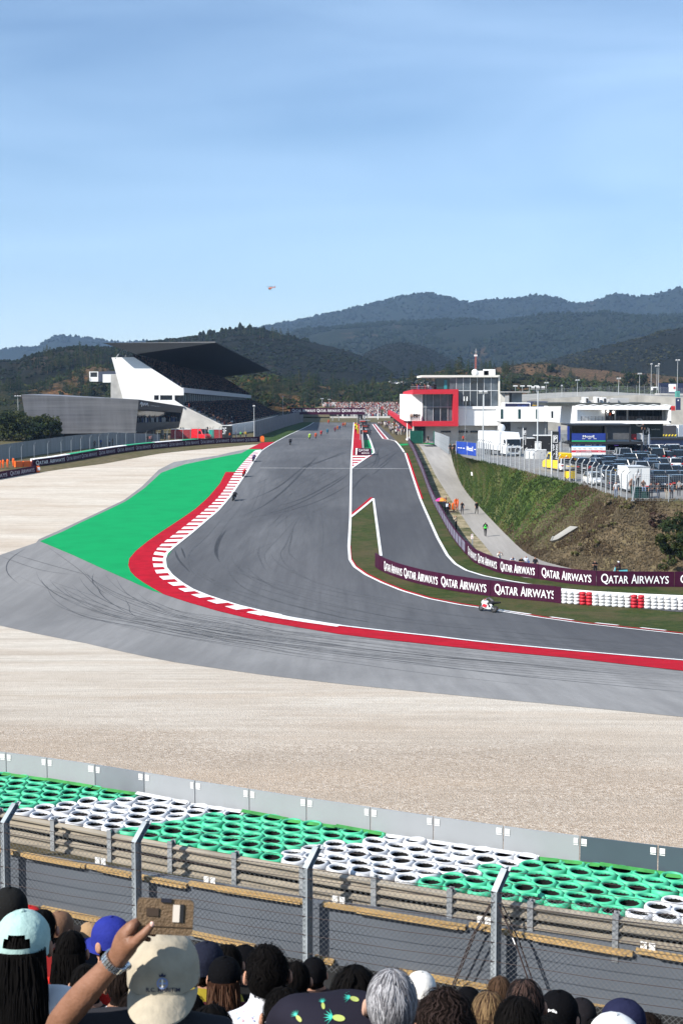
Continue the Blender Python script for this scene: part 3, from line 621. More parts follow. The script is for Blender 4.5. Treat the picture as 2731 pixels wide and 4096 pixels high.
# big shrub on the right of the bank
p = bank_bvh.ray_cast(CAM, ray(2700, 2200).normalized())[0] or G(2700, 2250)
make_broadleaf('shrub', p + Vector((.6, -1.5, -2.2)), 2.9, 6.6, 8, [leafm['oak'], leafm['olive'], leafm['dark']], 'large leafy shrub on the bank at the right edge', 3, 60, 130, .13, 'shrub', .12)
p2_ = bank_bvh.ray_cast(CAM, ray(2625, 2090).normalized())[0] or p
make_broadleaf('dry_shrub', p2_ + Vector((0, .3, -.5)), 1.25, 1.6, 9, [mat('leaf_brown', (.05, .022, .016), .9, var=.4, scale=2), bark], 'dark brown dry shrub on the bank beside the large leafy one', 3, 22, 70, .1, 'shrub', .1)
rr = random.Random(77)
for i, (x, y) in enumerate(((2330, 2195), (2300, 2230), (2405, 2120), (2440, 2105), (2360, 2140), (2500, 2030), (2380, 2190), (2280, 2165), (2440, 2020))):
    q = bank_bvh.ray_cast(CAM, ray(x, y).normalized())[0]
    if q: make_broadleaf('dry_bush', q - Vector((0, 0, .2)), rr.uniform(.5, .9), rr.uniform(.7, 1.1), 30 + i, [gm[3], gm[2], gm[1]], 'small dry brown bush on the lower dry part of the bank', 3, 12, 50, .09, 'bush', .1)['group'] = 'dry bushes on the bank'
# ---------------------------------------------------------------- haze: one closed box of thin air
hz = MB(); hz.box((0, 3150, 290), (15400, 6900, 600)); ho = hz.build('haze', [])
hm = bpy.data.materials.new('haze'); hm.use_nodes = True; hn, hl = hm.node_tree.nodes, hm.node_tree.links
hn.remove(hn['Principled BSDF']); pv = hn.new('ShaderNodeVolumePrincipled'); pv.inputs['Color'].default_value = (.42, .64, 1, 1); pv.inputs['Density'].default_value = 7e-5; pv.inputs['Anisotropy'].default_value = 0
hl.new(pv.outputs[0], hn['Material Output'].inputs['Volume']); ho.data.materials.append(hm); tag(ho, kind='stuff')
# ================================================================ people
def skinmesh(name, verts, edges, radii, sub=1):
    me = bpy.data.meshes.new(name); me.from_pydata(verts, edges, []); o = bpy.data.objects.new(name, me); C.objects.link(o)
    md = o.modifiers.new('s', 'SKIN'); md.use_smooth_shade = True
    for i, r in enumerate(radii): me.skin_vertices[0].data[i].radius = r if isinstance(r, tuple) else (r, r)
    me.skin_vertices[0].data[0].use_root = True
    if sub: ss = o.modifiers.new('u', 'SUBSURF'); ss.levels = sub; ss.render_levels = sub
    r = bpy.data.meshes.new_from_object(o.evaluated_get(bpy.context.evaluated_depsgraph_get())); r.name = name
    bpy.data.objects.remove(o); bpy.data.meshes.remove(me); return r
BASE = dict(pelvis=(0, 0, .96), waist=(0, 0, 1.12), chest=(0, .0, 1.34), neck=(0, -.01, 1.5), head0=(0, .015, 1.575), head1=(0, .015, 1.665), nose=(0, .125, 1.60))
for s, q in (('L', -1), ('R', 1)):
    BASE.update({'s' + s: (.175 * q, 0, 1.42), 'e' + s: (.25 * q, -.03, 1.15), 'w' + s: (.255 * q, .05, .9), 'h' + s: (.25 * q, .085, .8), 'hip' + s: (.1 * q, 0, .9), 'k' + s: (.105 * q, .03, .5), 'a' + s: (.105 * q, -.02, .09), 't' + s: (.115 * q, .14, .045)})
RADB = dict(pelvis=(.15, .11), waist=(.14, .10), chest=(.165, .115), neck=.058, head0=(.082, .098), head1=(.088, .10), nose=.018, s=.072, e=.047, w=.034, h=(.045, .028), hip=.095, k=.062, a=.045, t=.042)
EDG = [('pelvis', 'waist', 1), ('waist', 'chest', 1), ('chest', 'neck', 1), ('neck', 'head0', 0), ('head0', 'head1', 0), ('head0', 'nose', 0)]
for s in 'LR': EDG += [('chest', 's' + s, 1), ('s' + s, 'e' + s, 1), ('e' + s, 'w' + s, 5), ('w' + s, 'h' + s, 0), ('pelvis', 'hip' + s, 2), ('hip' + s, 'k' + s, 2), ('k' + s, 'a' + s, 2), ('a' + s, 't' + s, 3)]
POSES = {
    'stand': {}, 'stand2': dict(eL=(-.27, .02, 1.15), wL=(-.12, .2, 1.08), hL=(-.05, .24, 1.1), kR=(.12, .06, .5)),
    'walk': dict(kL=(-.1, .2, .52), aL=(-.1, .22, .12), tL=(-.1, .37, .1), kR=(.1, -.05, .5), aR=(.1, -.3, .16), tR=(.1, -.2, .05), eL=(-.25, -.18, 1.17), wL=(-.25, -.12, .93), hL=(-.25, -.1, .84), eR=(.25, .1, 1.16), wR=(.24, .27, .98), hR=(.23, .33, .92)),
    'camera': dict(eL=(-.3, .18, 1.25), wL=(-.12, .3, 1.52), hL=(-.06, .28, 1.6), eR=(.3, .18, 1.25), wR=(.12, .3, 1.52), hR=(.06, .28, 1.6)),
    'phone': dict(eR=(.27, .06, 1.2), wR=(.16, .12, 1.45), hR=(.12, .1, 1.54)),
    'lean': dict(waist=(0, .06, 1.1), chest=(0, .22, 1.27), neck=(0, .33, 1.38), head0=(0, .38, 1.45), head1=(0, .38, 1.54), nose=(0, .48, 1.45), sL=(-.175, .24, 1.34), sR=(.175, .24, 1.34), eL=(-.25, .42, 1.15), eR=(.25, .42, 1.15), wL=(-.1, .56, 1.18), wR=(.1, .56, 1.18), hL=(-.02, .58, 1.2), hR=(.02, .58, 1.2)),
    'tilt': dict(pelvis=(-.3, -.14, .96), waist=(-.27, -.13, 1.12), chest=(-.14, -.08, 1.33), neck=(-.02, -.01, 1.5), sL=(-.33, -.08, 1.37), sR=(.05, -.05, 1.43), eL=(-.42, -.06, 1.12), eR=(.16, -.04, 1.16), wL=(-.4, .03, .9), hL=(-.38, .06, .82), wR=(.14, .05, .9), hR=(.13, .09, .8), hipL=(-.3, -.08, .9), hipR=(-.12, -.08, .9)),
    'bend': dict(waist=(0, .0, 1.14), chest=(0, .13, 1.36), neck=(0, .28, 1.38), head0=(0, .40, 1.31), head1=(0, .43, 1.39), nose=(0, .5, 1.26), sL=(-.22, .15, 1.42), sR=(.22, .15, 1.42), eL=(-.3, .3, 1.2), eR=(.3, .3, 1.2), wL=(-.12, .45, 1.2), wR=(.12, .45, 1.2), hL=(-.05, .5, 1.22), hR=(.05, .5, 1.22)),
    'armup': dict(eL=(-.3, .02, 1.5), wL=(-.25, .1, 1.78), hL=(-.24, .12, 1.88)),
    'sit': dict(kL=(-.13, .42, .92), aL=(-.13, .46, .5), tL=(-.13, .6, .45), kR=(.13, .42, .92), aR=(.13, .4, .5), tR=(.13, .54, .45), wL=(-.15, .25, 1.0), hL=(-.1, .32, 1.0), wR=(.15, .25, 1.0), hR=(.1, .32, 1.0)),
    'ride': dict(pelvis=(0, -.3, .86), waist=(0, -.2, .99), chest=(0, .06, 1.12), neck=(0, .24, 1.2), head0=(0, .33, 1.25), head1=(0, .36, 1.34), nose=(0, .45, 1.25), sL=(-.19, .1, 1.15), sR=(.19, .1, 1.15), eL=(-.36, .3, .98), eR=(.36, .3, .98), wL=(-.3, .52, .86), wR=(.3, .52, .86), hL=(-.26, .56, .86), hR=(.26, .56, .86),
                 hipL=(-.13, -.28, .82), hipR=(.13, -.28, .82), kL=(-.27, .08, .66), kR=(.27, .08, .66), aL=(-.2, -.28, .42), aR=(.2, -.28, .42), tL=(-.2, -.14, .37), tR=(.2, -.14, .37)),
    'scooter': dict(pelvis=(0, -.15, .82), waist=(0, -.13, .98), chest=(0, -.06, 1.2), neck=(0, -.02, 1.36), head0=(0, .02, 1.43), head1=(0, .02, 1.52), nose=(0, .12, 1.45), sL=(-.18, -.04, 1.28), sR=(.18, -.04, 1.28), eL=(-.27, .15, 1.08), eR=(.27, .15, 1.08), wL=(-.26, .38, 1.0), wR=(.26, .38, 1.0), hL=(-.24, .44, 1.0), hR=(.24, .44, 1.0),
                    hipL=(-.1, -.12, .78), hipR=(.1, -.12, .78), kL=(-.14, .28, .72), kR=(.14, .28, .72), aL=(-.13, .22, .3), aR=(.13, .22, .3), tL=(-.13, .36, .27), tR=(.13, .36, .27))}
PM = {}
def bodymesh(pose, sub=1, female=False, scale=1, extra=None):
    key = (pose, sub, female)
    if key in PM and not extra: return PM[key]
    J = dict(BASE); J.update(POSES[pose]); J.update(extra or {}); nm = list(J); nm.sort(key=lambda k: k != 'pelvis'); ix = {k: i for i, k in enumerate(nm)}
    rd = []
    for k in nm:
        r = RADB.get(k) or RADB.get(k[:-1]); f = 1.3 if pose in ('ride', 'scooter') and k in ('head0', 'head1') else 1
        if female and k in ('chest', 'waist', 'sL', 'sR'): f = .88
        rd.append(tuple(x * f for x in r) if isinstance(r, tuple) else (r * f, r * f))
    me = skinmesh('person', [J[k] for k in nm], [(ix[a], ix[b]) for a, b, _ in EDG], rd, sub)
    segs = [(Vector(J[a]), Vector(J[b]), m) for a, b, m in EDG]; h0 = Vector(J['head0'])
    fw = (Vector(J['nose']) - h0); fw.z = 0; fw.normalize()
    idx = []
    for p in me.polygons:
        c = p.center; best = (9, 0)
        for a, b_, m in segs:
            ab = b_ - a; t = max(0, min(1, (c - a).dot(ab) / ab.length_squared)); d = (c - a - ab * t).length
            if d < best[0]: best = (d, m)
        m = best[1]
        if m == 0 and (c - h0).length < .3:
            q = c - h0
            if q.z > .075 or (q.z > -.05 and q.dot(fw) < -.0): m = 4
            if pose in ('ride', 'scooter'): m = 4
        idx.append(m)
    for _ in range(6): me.materials.append(None)
    me.polygons.foreach_set('material_index', idx)
    if not extra: PM[key] = me
    return me
SK = dict(a=(.40, .21, .14), b=(.27, .14, .09), c=(.45, .27, .20))
HR = dict(black=(.004, .0035, .0035), dark=(.009, .006, .005), brown=(.05, .028, .016), grey=(.38, .37, .38), blond=(.30, .19, .09), white=(.7, .7, .7))
def cmat(c, pre='cloth'):
    return mat('%s_%02x%02x%02x' % ((pre,) + tuple(min(255, int(x * 255)) for x in c)), c, .9, var=.22, scale=6, spec=.06 if max(c) < .05 else .2)
def person(loc, rz, pose, top, bottom, label, hair='dark', skin='a', shoe=(.05, .05, .05), sleeves=False, group=None, scale=1.0, female=False, sub=1, name='person', hairc=None, mesh=None):
    o = bpy.data.objects.new(name, mesh or bodymesh(pose, sub, female)); C.objects.link(o); o.location = loc; o.rotation_euler = (0, 0, rz); o.scale = (scale,) * 3
    ms = [cmat(SK[skin], 'skin'), cmat(top), cmat(bottom), cmat(shoe), cmat(hairc or HR[hair], 'hair'), cmat(top if sleeves else SK[skin], 'cloth' if sleeves else 'skin')]
    for i, m in enumerate(ms): o.material_slots[i].link = 'OBJECT'; o.material_slots[i].material = m
    return tag(o, label, 'person', group)
def crowd(name, pts, seed, mats, h=1.0):
    rr = random.Random(seed); b = MB()
    for p in pts:
        p = Vector(p); w_, hh = .2 * rr.uniform(.8, 1.15), h * rr.uniform(.85, 1.12); m = rr.randrange(len(mats) - 2); a = rr.uniform(-.5, .5); q = Vector((rr.uniform(-.05, .05), rr.uniform(-.05, .05), 0)); u = Vector((math.cos(a), math.sin(a), 0)); v = Vector((-u.y, u.x, 0)) * .6
        vs = []
        for z, k in ((0, .9), (hh * .62, 1.1), (hh * .74, .45)): vs += [p + q * z + (u * sx + v * sy) * w_ * k + Vector((0, 0, z)) for sx, sy in ((-1, -1), (1, -1), (1, 1), (-1, 1))]
        b.add(vs, [(i + 4 * j, (i + 1) % 4 + 4 * j, (i + 1) % 4 + 4 * j + 4, i + 4 * j + 4) for j in range(2) for i in range(4)] + [(8, 9, 10, 11)], m)
        c = p + q * hh + Vector((0, 0, hh * .86)); r = .115
        b.add([c + Vector((0, 0, r * 1.2))] + [c + Vector((r * math.cos(k * 1.571), r * math.sin(k * 1.571), 0)) for k in range(4)] + [c - Vector((0, 0, r * 1.3))], [(0, 1 + k, 1 + (k + 1) % 4) for k in range(4)] + [(5, 1 + (k + 1) % 4, 1 + k) for k in range(4)], len(mats) - 1 - (rr.random() < .6))
    return tag(b.build(name, mats, fix=False), kind='stuff')
CROWDM = [cmat(c) for c in ((.03, .03, .035), (.5, .5, .5), (.25, .03, .03), (.04, .06, .16), (.02, .02, .02), (.12, .12, .13), (.35, .3, .22), (.05, .05, .06), (.6, .6, .6), (.4, .05, .04))] + [cmat(HR['dark'], 'hair'), cmat(SK['a'], 'skin')]
SHADECROWD = [cmat(c) for c in ((.01, .01, .012), (.015, .015, .02), (.07, .012, .012), (.015, .02, .05), (.008, .008, .008), (.025, .025, .025), (.11, .105, .1), (.01, .01, .015))] + [cmat(HR['dark'], 'hair'), cmat(SK['b'], 'skin')]  # clothes darkened, shade under the stand roof put into their colours
# ================================================================ left side: grandstand, clad building, fences, boards
white_wall = mat('white_render', (.80, .80, .79), .8, var=.06, scale=.4)
concrete = mat('concrete', (.42, .41, .39), .9, var=.25, scale=.6, bump=.2)
pale_conc = mat('pale_concrete', (.56, .54, .51), .9, var=.25, scale=.25, detail=9)
darkglass = mat('dark_glass', (.008, .012, .016), .08, spec=.6)
greenglass = mat('green_glass', (.012, .045, .048), .1, spec=.6)
steel = mat('galvanised_steel', (.34, .36, .38), .5, metal=.35, var=.25, scale=3)
black = mat('black_panel', (.012, .012, .014), .6)
def roofmat():
    m, n, l, g, b, nz, ramp, mix, out, bump = nodes_mat('shaded_roof_cladding', .6)
    w_ = n.new('ShaderNodeTexWave'); w_.inputs['Scale'].default_value = .55; w_.inputs['Distortion'].default_value = .4; l.new(g.outputs['Position'], w_.inputs['Vector'])
    out(mix(ramp(w_.outputs['Color'], [(.1, .0), (.25, 1.0)]), (.012, .012, .013), (.028, .028, .03)))  # cladding darkened to carry the shade under the roof
    m, n, l, g, b, nz, ramp, mix, out, bump = nodes_mat('grey_cladding', .55)
    c = ramp(nz(.9, (.05, .05, 1.6), 5), [(.3, (.125, .128, .145)), (.7, (.215, .218, .235))])
    c = mix(ramp(nz(.5, (1.2, .4, .06), 4), [(.4, .0), (.7, .35)]), c, (.30, .30, .325)); out(c); b.inputs['Metallic'].default_value = .25
roofmat()
def stx(x, y, z, a=.012, c=.012): return Vector((x + a * (y - 400), y, z + CZ - c * (y - 400)))
gs = empty('grandstand', stx(-50, 400, -11.8), 0, 'long covered grandstand with dark wedge roof and white end wall', 'grandstand')
def gsb(mb, name, m, parent=None, sm=False):
    o = mb.build(name, m, parent or gs, sm); 
    if not parent: o.location = -gs.location
    return o
def wedge(pts, y0, y1, a=.012, c=.012):                # cross-section (x, z) run along the stand
    mb = MB(); n = len(pts); k = 8; vs = []
    for j in range(k + 1): y = lerp(y0, y1, j / k); vs += [stx(x, y, z, a, c) for x, z in pts]
    fs = [(j * n + i, j * n + (i + 1) % n, (j + 1) * n + (i + 1) % n, (j + 1) * n + i) for j in range(k) for i in range(n)] + [tuple(range(n)), tuple(range(k * n, (k + 1) * n))]
    return mb.add(vs, fs)
A_, B_, C_ = at(415, 1372, 394), at(862, 1366, 394), at(545, 1416, 397)
mb = MB(); n = 10; vs = []
for j in range(n + 1):
    y = lerp(0, 256, j / n)
    for q in (A_, B_, B_ - Vector((0, 0, .35)), C_): vs.append(q + Vector((.0095 * y, y, -.0165 * y)))
mb.add(vs, [(j * 4 + i, j * 4 + (i + 1) % 4, j * 4 + 4 + (i + 1) % 4, j * 4 + 4 + i) for j in range(n) for i in range(4)] + [tuple(n * 4 + i for i in range(4))])
gsb(mb, 'roof', MC['shaded_roof_cladding']); mb = MB(); mb.add(vs[:4], [(0, 1, 2, 3)]); gsb(mb, 'end_fascia', mat('lit_fascia_grey', (.16, .16, .165), .6, var=.2, scale=3, stretch=(2, 1, .1)))  # end face is a paler copy, its light put into the colour
for k in range(16):
    mb = MB(); y = 399 + k * 15; mb.bar(stx(-63, y, 8.6), stx(-61.0 - 1.2 * (k % 2), y + 2, 12.2, .012, .0165), .25); gsb(mb, 'roof_strut', steel)
def wallpx(pl, Y, th, mb=None): mb = mb or MB(); return mb.prism([at(x, y, Y) for x, y in pl], (0, th, 0))
mb = wallpx([(447, 1430), (535, 1428), (735, 1556), (735, 1581), (489, 1581)], 399, 1.2)
wallpx([(489, 1581.01), (617, 1581.01), (617, 1600), (698, 1600), (735, 1624), (735, 1643), (500, 1625)], 399, 1.2, mb)
wallpx([(636, 1581.02), (641, 1581.02), (641, 1599.9), (636, 1599.9)], 399, 1, mb); wallpx([(690, 1581.02), (699, 1581.02), (699, 1600), (690, 1600)], 399, 1, mb)
gsb(mb, 'end_wall', white_wall)
gsb(wallpx([(617, 1580), (735, 1580), (735, 1626), (617, 1601)], 399.7, .2), 'window', darkglass)
gsb(wallpx([(444, 1498), (474, 1498), (500, 1610), (444, 1610)], 399.6, 3), 'stair_tower', concrete)
gsb(wallpx([(735, 1636), (770, 1651), (912, 1716), (912, 1735), (700, 1735)], 398.6, .6), 'lower_side_wall', pale_conc)
upper = [(-59, 9.2), (-44.5, .4), (-44.5, -.6), (-46, -.6), (-60.5, 8)]
gsb(wedge(upper, 400.3, 652), 'upper_tier', concrete)
gsb(wedge([(-44.48, .7), (-44.2, .7), (-44.2, -.75), (-44.48, -.75)], 400.3, 652), 'fascia', mat('pale_fascia', (.5, .49, .5), .7))
gsb(wedge([(-46.2, -.6), (-46, -.6), (-46, -4.4), (-46.2, -4.4)], 400.4, 650), 'glass_front', greenglass)
for k in range(44): y = 402 + k * 5.7; mb = MB(); mb.bar(stx(-45.9, y, -.7), stx(-45.9, y, -4.4), .2); gsb(mb, 'mullion', steel)
lower = [(-46, -4.4), (-44.2, -4.4), (-31.5, -10.7), (-31.5, -13), (-46, -13)]
gsb(wedge(lower, 399.5, 655, .012, .004), 'lower_tier', pale_conc)
for k in range(14): mb = MB(); mb.add(wedge([(-59 + k * 1.03, 9.25 - k * .625), (-58.97 + k * 1.03 + .45, 9.25 - k * .625), (-58.97 + k * 1.03 + .45, 8.9 - k * .625), (-59 + k * 1.03, 8.9 - k * .625)], 400.5, 652).v, [(i * 4 + j, i * 4 + (j + 1) % 4, i * 4 + 4 + (j + 1) % 4, i * 4 + 4 + j) for i in range(8) for j in range(4)]); gsb(mb, 'seat_row', mat('dark_seats', (.03, .03, .035), .7))
for k in range(9):
    x, z = -43.6 + k * 1.4, -4.55 - k * .69; mb = MB()
    mb.add(wedge([(x, z), (x + .5, z), (x + .5, z - .4), (x, z - .4)], 400, 655, .012, .004).v, [(i * 4 + j, i * 4 + (j + 1) % 4, i * 4 + 4 + (j + 1) % 4, i * 4 + 4 + j) for i in range(8) for j in range(4)]); gsb(mb, 'step', pale_conc)
rr = random.Random(3)
pts = [stx(-58.4 + f * 13.4, y, 9.0 - f * 8.25) for f in [k / 16 for k in range(17)] for y in [401 + i * .62 + rr.uniform(-.2, .2) for i in range(400)] if rr.random() < .8]
crowd('upper_crowd', pts, 4, SHADECROWD, 1.15)
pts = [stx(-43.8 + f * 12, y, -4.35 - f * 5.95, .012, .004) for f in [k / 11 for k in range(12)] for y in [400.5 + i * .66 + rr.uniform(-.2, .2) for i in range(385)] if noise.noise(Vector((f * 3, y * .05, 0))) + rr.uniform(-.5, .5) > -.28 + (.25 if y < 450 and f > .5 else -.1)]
crowd('lower_crowd', pts, 5, SHADECROWD, 1.2)
pts = [at(x, 1736, 640) + Vector((0, rr.uniform(0, 20), 0)) for x in range(0)]
# wall and tall mesh panels between the stand and the straight
wl_ = MB(); wl_.prism([G(905, 1742), G(1095, 1712), G(1095, 1712) + Vector((0, .3, 3.0)), G(905, 1742) + Vector((0, .3, 2.6))], (-.3, 0, 0))
o = wl_.build('barrier_wall', white_wall); tag(o, 'white wall along the foot of the grandstand', 'wall')
def fence(name, foot, h, label, n=None, spacing=3.0, tilt=.45, tdir=-1, wires=0, prof=gz, px=True, pr=.07, panel=None, mesh=None, post_m=None, cat='fence'):
    w_ = [prof.hit(*p) if px else Vector(p) for p in foot]; L = arc(w_); n = n or int(L[-1] / spacing); root = empty(name, w_[0], 0, label, cat); o0 = Vector(w_[0]); posts = []
    for k in range(n + 1):
        p, t = along(w_, L, L[-1] * k / n); p.z = prof(p.y) if px else p.z; nrm = Vector((-t.y, t.x, 0)) * tdir; posts.append((p, nrm, t))
    proto = None
    for p, nrm, t in posts:
        if proto is None:
            mb = MB(); mb.tube([(0, 0, -.1), (0, 0, h), (tilt * .8, 0, h + tilt)] if tilt else [(0, 0, -.1), (0, 0, h)], pr, 4); proto = mb.build('post', post_m or steel, root); q = proto
        else: q = proto.copy(); C.objects.link(q); q.parent = root
        q.location = p - o0; q.rotation_euler.z = math.atan2(nrm.y, nrm.x)
    if panel:
        mb = MB()
        for (a, n1, _), (c, n2, _) in zip(posts, posts[1:]):
            mb.add([a + n1 * .03 - o0, c + n2 * .03 - o0, c + n2 * .03 - o0 + Vector((0, 0, h * .98)), a + n1 * .03 - o0 + Vector((0, 0, h * .98))], [(0, 1, 2, 3)])
            mb.add([a + n1 * .07 - o0, c + n2 * .07 - o0, c + n2 * .07 - o0 + Vector((0, 0, h * .98)), a + n1 * .07 - o0 + Vector((0, 0, h * .98))], [(3, 2, 1, 0)])
        mb.build('panel', panel, root, fix=False)
    if mesh:
        st, r = mesh; mb = MB()
        for (a, n1, _), (c, n2, _) in zip(posts, posts[1:]):
            a = a - o0; c = c - o0; d = (c - a).length; nn = max(2, int(d / st)); U = Vector((0, 0, h))
            for k in range(int(h / st) + 1): z = Vector((0, 0, min(h, .05 + k * st))); mb.add([a + z, c + z, c + z + Vector((0, 0, r)), a + z + Vector((0, 0, r))], [(0, 1, 2, 3)])
            for k in range(nn):
                q = a.lerp(c, k / nn); e = (c - a) / d * r; mb.add([q, q + e, q + e + U, q + U], [(0, 1, 2, 3)])
        mb.build('wire_mesh', steel, root, fix=False)
    return root
fence('debris_fence', [(1018, 1750), (1080, 1728), (1140, 1708), (1212, 1688)], 4.0, 'tall grey debris fence panels beside the left edge of the straight', spacing=5, tilt=.5, tdir=1, panel=mat('fence_mesh_grey', (.19, .195, .20), .8, var=.3, scale=.8, stretch=(3, 3, .2)))
fence('security_fence', [(-60, 1872), (0, 1862), (114, 1843), (254, 1825), (355, 1808), (450, 1795), (550, 1785), (656, 1778), (760, 1768), (880, 1758), (980, 1752)], 2.75, 'long wire fence with bent steel posts behind the advertising boards', spacing=4.05, tdir=-1, mesh=(.32, .012))
mb = MB(); pl = [G(*q) for q in ((-160, 1866), (0, 1843), (150, 1820), (300, 1799), (450, 1784), (640, 1766))]
for a, c in zip(pl, pl[1:]): mb.prism([a, c, c + Vector((0, 0, 2.9 if c.x < -46 else 1.6)), a + Vector((0, 0, 2.9 if a.x < -46 else 1.6))], (0, .25, 0))
tag(mb.build('concrete_wall', mat('grey_wall', (.25, .255, .265), .85, var=.2, scale=.5, stretch=(3, 3, .3))), 'grey wall behind the wire fence in front of the bushy trees', 'wall')
# clad building
cb = empty('clad_building', at(330, 1737, 340), 0, 'low grey metal clad building with leaning sides and dark glazed end', 'building'); cbo = Vector(cb.location)
a, b_, c, d = at(88, 1578, 335), at(556, 1598, 335), at(543, 1731, 337), at(112, 1737, 337)
e, f = at(736, 1626, 386), at(716, 1711, 388); bk = Vector((-4, 48, 0))
def sub(mb, name, m, root, sm=False): o = mb.build(name, m, root, sm); o.location = -Vector(root.location); return o
mb = MB(); mb.add([a, b_, c, d, a + bk, e, f, d + bk], [(0, 1, 2, 3), (0, 3, 7, 4), (4, 5, 1, 0), (3, 2, 6, 7), (4, 7, 6, 5)]); sub(mb, 'cladding', MC['grey_cladding'], cb)
def RF(u, v, ins=0): p = (c.lerp(f, u)).lerp(b_.lerp(e, u), v); return p + Vector((-ins, .2 * ins, 0))
mb = MB()
for v0, v1 in ((0, .3), (.7, 1)): mb.add([RF(0, v0), RF(1, v0), RF(1, v1), RF(0, v1), RF(0, v0, 2.5), RF(1, v0, 2.5), RF(1, v1, 2.5), RF(0, v1, 2.5)], [(0, 1, 2, 3), (3, 2, 6, 7), (0, 4, 5, 1), (1, 5, 6, 2)])
mb.add([RF(.97, .3), RF(1, .3), RF(1, .7), RF(.97, .7), RF(.97, .3, 2.5), RF(1, .3, 2.5), RF(1, .7, 2.5), RF(.97, .7, 2.5)], [(0, 1, 2, 3), (0, 3, 7, 4), (1, 5, 6, 2)])
sub(mb, 'end_frame', mat('charcoal_panel', (.035, .035, .04), .6), cb)
mb = MB(); mb.quad(RF(0, .3, 2.4), RF(1, .3, 2.4), RF(1, .7, 2.4), RF(0, .7, 2.4)); sub(mb, 'window', darkglass, cb)
mb = MB()
zz = [(.03, .86), (.05, .93), (.06, .8), (.08, .92), (.1, .84), (.12, .92), (.14, .85), (.17, .92), (.19, .84)]
mb.tube([RF(u, v, -.06) for u, v in zz], .16, 4); sub(mb, 'logo', mat('sign_white', (.7, .7, .7), .6), cb)
o = letter('LOUNGE AND RESTAURANT', lambda u, v: RF(.24 + u * .26, .855 + v * .035 - .02 * u, -.05), MC['sign_white'], cb); o.location = -cbo
mb = MB(); mb.prism([at(215, 1736, 345), at(560, 1730, 345), at(560, 1775, 345), at(215, 1775, 345)], (0, 30, 0)); sub(mb, 'ground_floor', mat('brown_wall', (.16, .115, .095), .85, var=.2, scale=.5), cb)
mb = MB()
for x in (575, 612, 650, 690): q = at(x, 1735, 352 + (x - 575) * .25); mb.tube([(q.x, q.y, gz(q.y)), (q.x, q.y, q.z + 1)], .35, 8)
sub(mb, 'column', concrete, cb)
crowd('terrace_crowd', [RF(u, .3, rr.uniform(.3, 2)) for u in [.04 + .9 * rr.random() for _ in range(75)]], 6, [CROWDM[1], CROWDM[0], CROWDM[5], CROWDM[8], CROWDM[3]] + CROWDM[-2:], 1.5)
# little white house up on the soil mound
hb = hit(400, 1545, NH); hs = hb.y / F
hw = empty('hillside_house', hb, 0, 'small white modern house on the soil mound left of the white end wall', 'house'); Hp = lambda x, y, k=0: at(x, y, hb.y - 14 + k)
mb = MB(); mb.prism([Hp(412, 1497), Hp(468, 1497), Hp(468, 1530), Hp(412, 1530)], (0, 9, 0)); mb.prism([Hp(358, 1486), Hp(394, 1486), Hp(394, 1489), Hp(358, 1489)], (0, 7, 0)); mb.prism([Hp(358, 1489), Hp(362, 1489), Hp(362, 1526), Hp(358, 1526)], (0, 7, 0)); mb.prism([Hp(390, 1489), Hp(394, 1489), Hp(394, 1526), Hp(390, 1526)], (0, 7, 0)); mb.prism([Hp(362, 1508), Hp(390, 1508), Hp(390, 1526), Hp(362, 1526)], (0, 7, 0)); sub(mb, 'wall', white_wall, hw)
mb = MB(); mb.prism([Hp(394.2, 1486), Hp(470, 1484), Hp(470, 1496.6), Hp(394.2, 1496.6)], (0, 9, 0)); mb.prism([Hp(394.2, 1497), Hp(411.8, 1497), Hp(411.8, 1526), Hp(394.2, 1526)], (0, 9, 0)); sub(mb, 'roof', mat('slate_blue', (.05, .058, .085), .7), hw)
mb = MB(); mb.prism([Hp(363, 1491, 1), Hp(389.5, 1491, 1), Hp(389.5, 1507.5, 1), Hp(363, 1507.5, 1)], (0, .4, 0)); sub(mb, 'window', darkglass, hw)
# ---------------------------------------------------------------- advertising boards
PURPLE = mat('purple_board', (.043, .006, .024), .6, var=.12, scale=2, spec=.12); LET = mat('white_lettering', (.82, .82, .83), .6); ORANGE = mat('orange_vinyl', (.75, .13, .015), .6)
DIMLET = mat('silver_lettering', (.42, .40, .45), .6)
def q_air(fn, m, root, loc):
    """QATAR AIRWAYS in two words, the first capital of each taller"""
    vs, fs = [], []
    for s, u0, u1, v0, v1 in (('Q', 0, .105, -.14, 1.06), ('ATAR', .105, .40, 0, .86), ('A', .445, .53, 0, 1.02), ('IRWAYS', .535, 1, 0, .86)):
        v, f, _ = textgeo(s, .008); k = len(vs); vs += [(lerp(u0, u1, a), lerp(v0, v1, c)) for a, c in v]; fs += [tuple(i + k for i in q) for q in f]
    mb = MB(); mb.add([fn(a, c) for a, c in vs], fs); o = mb.build('lettering', m, root, fix=False); o.location = -loc; return o
